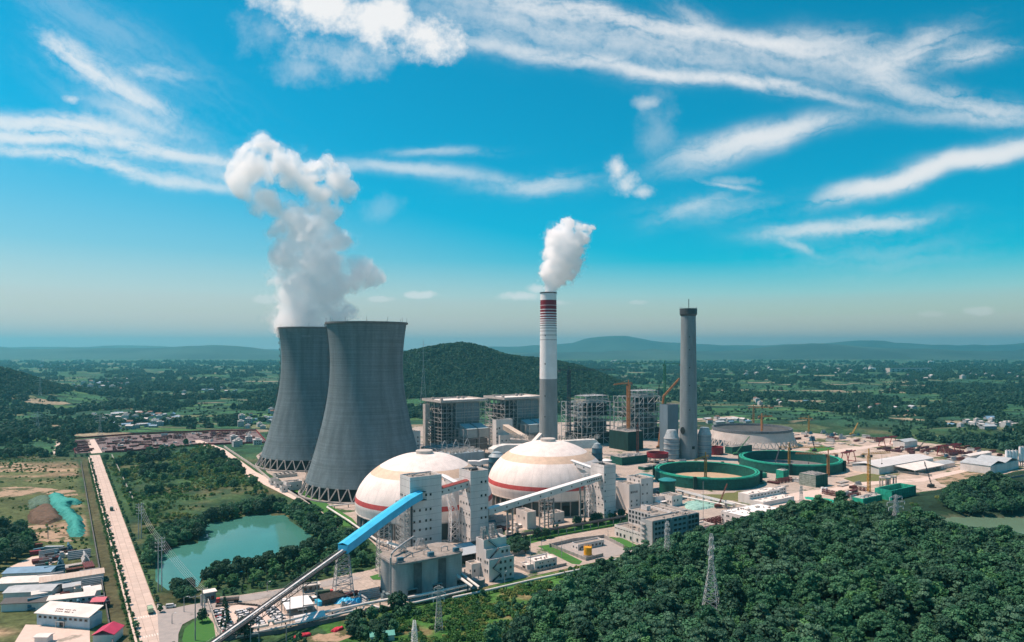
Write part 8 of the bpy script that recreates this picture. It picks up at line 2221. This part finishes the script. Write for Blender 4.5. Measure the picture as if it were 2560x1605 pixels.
grow_area([(505, 1468), (600, 1444), (720, 1418), (830, 1390), (935, 1410), (920, 1420), (835, 1440), (742, 1460), (600, 1484), (515, 1494)], 5.2, {'small': 7, 'light': 2, 'cone': 1.5, 'bush': 2}, 'nursery rows', 0.7, 1.1)
grow_area([(468, 1578), (486, 1558), (516, 1548), (530, 1566), (532, 1610), (470, 1630)], 6, {'dark': 3, 'small': 3}, 'lawn trees', 0.7, 1.0, lambda x, y: vnoise(x, y, 12, 4, 2) > 0.5)
grow_area([(432, 1490), (446, 1470), (474, 1474), (480, 1500), (450, 1512)], 4.5, {'dark': 4, 'broad': 2}, 'corner trees', 0.7, 1.0)
grow_area([(546, 1500), (560, 1498), (576, 1590), (556, 1604)], 5, {'cone': 3, 'dark': 2}, 'car park trees', 0.5, 0.8)
grow_area([(1262, 1356), (1380, 1328), (1500, 1298), (1560, 1288), (1588, 1298), (1530, 1314), (1410, 1336), (1290, 1366)], 5.5, {'dark': 3, 'small': 4, 'broad': 2}, 'hedge trees', 0.55, 0.9, lambda x, y: vnoise(x, y, 16, 4, 2) > 0.42)
grow_area([(1240, 1372), (1300, 1356), (1330, 1380), (1280, 1394)], 5.5, {'dark': 3, 'broad': 2}, 'hedge trees', 0.6, 0.9)
grow_area([(1548, 1296), (1600, 1288), (1600, 1312), (1560, 1330), (1545, 1320)], 5, {'dark': 3, 'small': 3}, 'hedge trees', 0.6, 0.9)
grow_area([(560, 1606), (700, 1590), (820, 1562), (990, 1524), (1060, 1512), (1050, 1540), (900, 1580), (720, 1625)], 5, {'bush': 4, 'small': 4, 'dark': 3}, 'bottom bushes', 0.7, 1.2, lambda x, y: vnoise(x, y, 14, 9, 2) > 0.48)
grow_area([(880, 1550), (960, 1545), (990, 1590), (930, 1612), (880, 1600)], 4.5, {'dark': 4, 'broad': 2}, 'bottom bushes', 0.7, 1.0, lambda x, y: vnoise(x, y, 18, 19, 2) > 0.5)
grow_area([(900, 1585), (1075, 1515), (1250, 1474), (1640, 1372), (1640, 1400), (1420, 1560), (1300, 1640), (900, 1640)], 2.5, {'reed': 5, 'bush': 7, 'small': 0.7}, 'rough grass', 0.5, 1.15, lambda x, y: (~wood_mask(x, y)) & (vnoise(x, y, 11, 6, 3) > 0.47) & (ab(x, y)[1] < -7))
# fields and gardens west of the road
grow_area([(-60, 1340), (60, 1330), (84, 1372), (40, 1412), (-60, 1440)], 7, {'dark': 4, 'broad': 4, 'light': 1}, 'west grove', 0.8, 1.2)
grow_area([(-60, 1140), (190, 1136), (205, 1240), (215, 1340), (240, 1440), (160, 1440), (60, 1340), (-60, 1330)], 6, {'bush': 4, 'reed': 6}, 'west scrub', 0.3, 0.8, lambda x, y: vnoise(x, y, 18, 26, 3) > 0.55)
grow_area([(-60, 1085), (100, 1080), (180, 1092), (186, 1140), (60, 1150), (-60, 1150)], 13, {'dark': 4, 'broad': 4, 'far': 2}, 'west field trees', 0.8, 1.4, lambda x, y: vnoise(x, y, 60, 16, 2) > 0.48)
def rd_xy(rd, t): c, s = math.cos(R(32.8)), math.sin(R(32.8)); x, y = road_line(t); return x + c * rd, y + s * rd
for t0 in np.arange(-8, 640, 4.2):
    x, y = rd_xy(-8.6 + rng.uniform(-.5, .5), t0)
    TREES.append((x, y, 0, rng.uniform(0, 6), rng.uniform(0.3, 0.65), 'bush', rng.randint(2), 'roadside hedge'))
STREET = []
for side, rd in ((0, -6.2), (1, 6.6)):
    for t0 in np.arange(0, 660, 14.0 if side else 13.0):
        if side and 20 < t0 < 70: continue
        x, y = rd_xy(rd + rng.uniform(-.4, .4), t0 + rng.uniform(-2, 2)); STREET.append((x, y, rng.uniform(0.55, 0.95), side))

def vis(it):
    x, y, z = it[:3]
    if y < 50: return -1
    px = 1280 + x / y * FOC; py = HOR + (CAM_H - z - 5) / y * FOC
    if not (-10 < px < 2570 and py < 1615): return -1
    h = {'broad': 8.5, 'light': 7.5, 'dark': 9, 'cone': 8, 'small': 4.2, 'tiers': 9.5, 'tall': 11.5}.get(it[5], 0)
    return h * it[4] / y
NAMES = {'broad': ('broadleaf_tree', 'mid green broadleaf tree'), 'light': ('broadleaf_tree', 'light green broadleaf tree'), 'dark': ('broadleaf_tree', 'dark green broadleaf tree'), 'cone': ('conifer_tree', 'narrow dark conifer'), 'small': ('sapling_tree', 'small round tree'), 'tiers': ('broadleaf_tree', 'grey green spreading tree'), 'tall': ('broadleaf_tree', 'tall mid green tree')}
WHERE = {'wood': 'in the front of the wood at the lower right', 'knoll': 'on the knoll beside the far pond', 'scrub': 'in the scrub left of the towers', 'grove': 'in the grove left of the towers', 'pond bank': 'on the far bank of the pond', 'pond slope': 'on the slope right of the pond', 'pond hedge': 'in the hedge on the near bank of the pond',
         'nursery rows': 'in the planted rows between pond and plant road', 'lawn trees': 'on the lawn in the road bend', 'corner trees': 'at the corner of pond and side road', 'car park trees': 'along the left wall of the parking lot', 'hedge trees': 'in the green belt in front of the domes', 'bottom bushes': 'at the bottom between pipes and track', 'rough grass': 'in the rough grass below the pipe line', 'terrace': 'on the terraces left of the far pond', 'west grove': 'in the grove at the left picture edge', 'west field trees': 'in the fields far left'}
order = sorted(range(len(TREES)), key=lambda i: -vis(TREES[i]))
single = set(i for i in order[:225] if vis(TREES[i]) > 0)
TPROTO = {}
def plant(key, v, loc, rot, sc, name, label, grp):
    if (key, v, name) not in TPROTO:
        t = D.objects.new(name, None); COL.objects.link(t)
        for nm, me in (('crown', SPECIES[key][v][0]), ('trunk', SPECIES[key][v][1])):
            o = D.objects.new(nm, me); COL.objects.link(o); o.parent = t
        TPROTO[(key, v, name)] = t
        t['category'] = 'tree'
    else:
        t = TPROTO[(key, v, name)].copy(); COL.objects.link(t)
        for ch in KIDS.setdefault(TPROTO[(key, v, name)].name, list(TPROTO[(key, v, name)].children)):
            c = ch.copy(); COL.objects.link(c); c.parent = t
    t.location = loc; t.rotation_euler = (0, 0, rot); t.scale = (sc, sc, sc * (0.92 + 0.16 * ((loc[0] * 7.3) % 1)))
    t['label'] = label; t['group'] = grp
for i in single:
    x, y, z, r, s, k, v, pl = TREES[i]
    plant(k, v, (x, y, z), r, s, NAMES[k][0], f'{NAMES[k][1]} {WHERE.get(pl, "near the plant")}', f'{NAMES[k][1]}s {WHERE.get(pl, "near the plant")}')
for x, y, s, side in STREET:
    plant('small', int(x) % 2, (x, y, 0.1), x % 6, s, 'street_tree', 'small street tree along the %s side of the straight road' % ('right' if side else 'left'), 'street trees on the %s side of the road' % ('right' if side else 'left'))
rest = {}
for i, it in enumerate(TREES):
    if i in single: continue
    g = {'wood': 'wood', 'knoll': 'knoll_wood', 'rough grass': 'rough_grass', 'bottom bushes': 'rough_grass', 'roadside hedge': 'roadside_hedge', 'nursery rows': 'planted_rows', 'pond hedge': 'pond_hedge', 'pond bank': 'pond_bank_wood', 'pond slope': 'pond_bank_wood', 'terrace': 'knoll_wood', 'west grove': 'field_trees', 'west field trees': 'field_trees', 'west scrub': 'field_scrub'}.get(it[7], 'scrub')
    rest.setdefault(g, []).append(it)
RL = {'wood': 'dense dark green wood covering the hill at the lower right', 'knoll_wood': 'dark trees and bushes massed on the knoll and terraces by the far pond', 'rough_grass': 'tan reeds and green bushes on the slope below the pipe line', 'roadside_hedge': 'low green hedge along the left side of the road', 'planted_rows': 'planted green saplings between pond and plant road', 'pond_hedge': 'dark conifer hedge on the near bank of the pond', 'pond_bank_wood': 'bushy trees massed around the pond', 'field_trees': 'trees scattered over the fields at the far left', 'field_scrub': 'dry tufts and low bushes on the bare fields west of the road', 'scrub': 'scrub and small trees of the open ground and green belts'}
for g, its in rest.items(): mass(g, RL[g], its)

# woods and hedges of the plain, thinning out with distance
def plain_woods():
    n = 52000; u = rng.rand(n); y = 900 * (7200 / 900) ** (u ** 0.8); x = rng.uniform(-0.80, 0.80, n) * y
    k = vnoise(x, y, 180, 51, 3) * 0.6 + vnoise(x, y, 55, 52, 2) * 0.4
    ok = (k > 0.545)
    plantarea = inside(gpoly([(470, 1610), (520, 1075), (820, 1050), (1800, 1040), (2000, 1060), (2600, 1140), (2600, 1600)]), x, y) | inside(gpoly([(150, 1140), (180, 1085), (660, 1065), (680, 1120), (260, 1140)]), x, y)
    z = ground_z(x, y)
    ok &= ~plantarea & (z < 20)
    ok |= (z > 24) & (rng.rand(n) < 0.0)
    x, y, z = x[ok], y[ok], z[ok]
    items = [(x[i], y[i], z[i] - 0.5, rng.uniform(0, 6.28), rng.uniform(0.6, 1.25) * (1.0 + y[i] / 6000), 'far', rng.randint(2)) for i in range(len(x))]
    mass('plain_woods', 'dark hedges, copses and woods of the hazy plain', items)
    n = 42000; u = rng.rand(n); y = 880 * (3400 / 880) ** u; x = rng.uniform(-0.80, 0.80, n) * y
    k = vnoise(x, y, 26, 71, 2); k2 = np.abs(vnoise(x, y, 70, 73, 2) - 0.5)
    ok = ((k > 0.66) | (k2 < 0.022)) & ~inside(gpoly([(470, 1610), (520, 1075), (820, 1050), (1800, 1040), (2000, 1060), (2600, 1140), (2600, 1600)]), x, y) & ~inside(gpoly([(150, 1140), (180, 1085), (660, 1065), (680, 1120), (260, 1140)]), x, y) & (ground_z(x, y) < 20)
    x, y = x[ok], y[ok]; z = ground_z(x, y)
    mass('field_hedges', 'low hedges and single bushes along the fields of the plain', [(x[i], y[i], z[i] - 0.2, rng.uniform(0, 6.28), rng.uniform(0.22, 0.5), 'far', rng.randint(2)) for i in range(len(x))])
    n = 16000; items = []
    x = np.concatenate([rng.uniform(-520, 420, n), rng.uniform(-1800, -950, n // 2)]); y = np.concatenate([rng.uniform(1500, 2150, n), rng.uniform(1350, 2000, n // 2)])
    z = ground_z(x, y); ok = z > 22
    x, y, z = x[ok], y[ok], z[ok]
    items = [(x[i], y[i], z[i] - 0.5, rng.uniform(0, 6.28), rng.uniform(0.8, 1.25), 'far', rng.randint(2)) for i in range(len(x))]
    mass('hill_forest', 'dark forest covering the hill behind the plant and the hill at the left', items)
plain_woods()
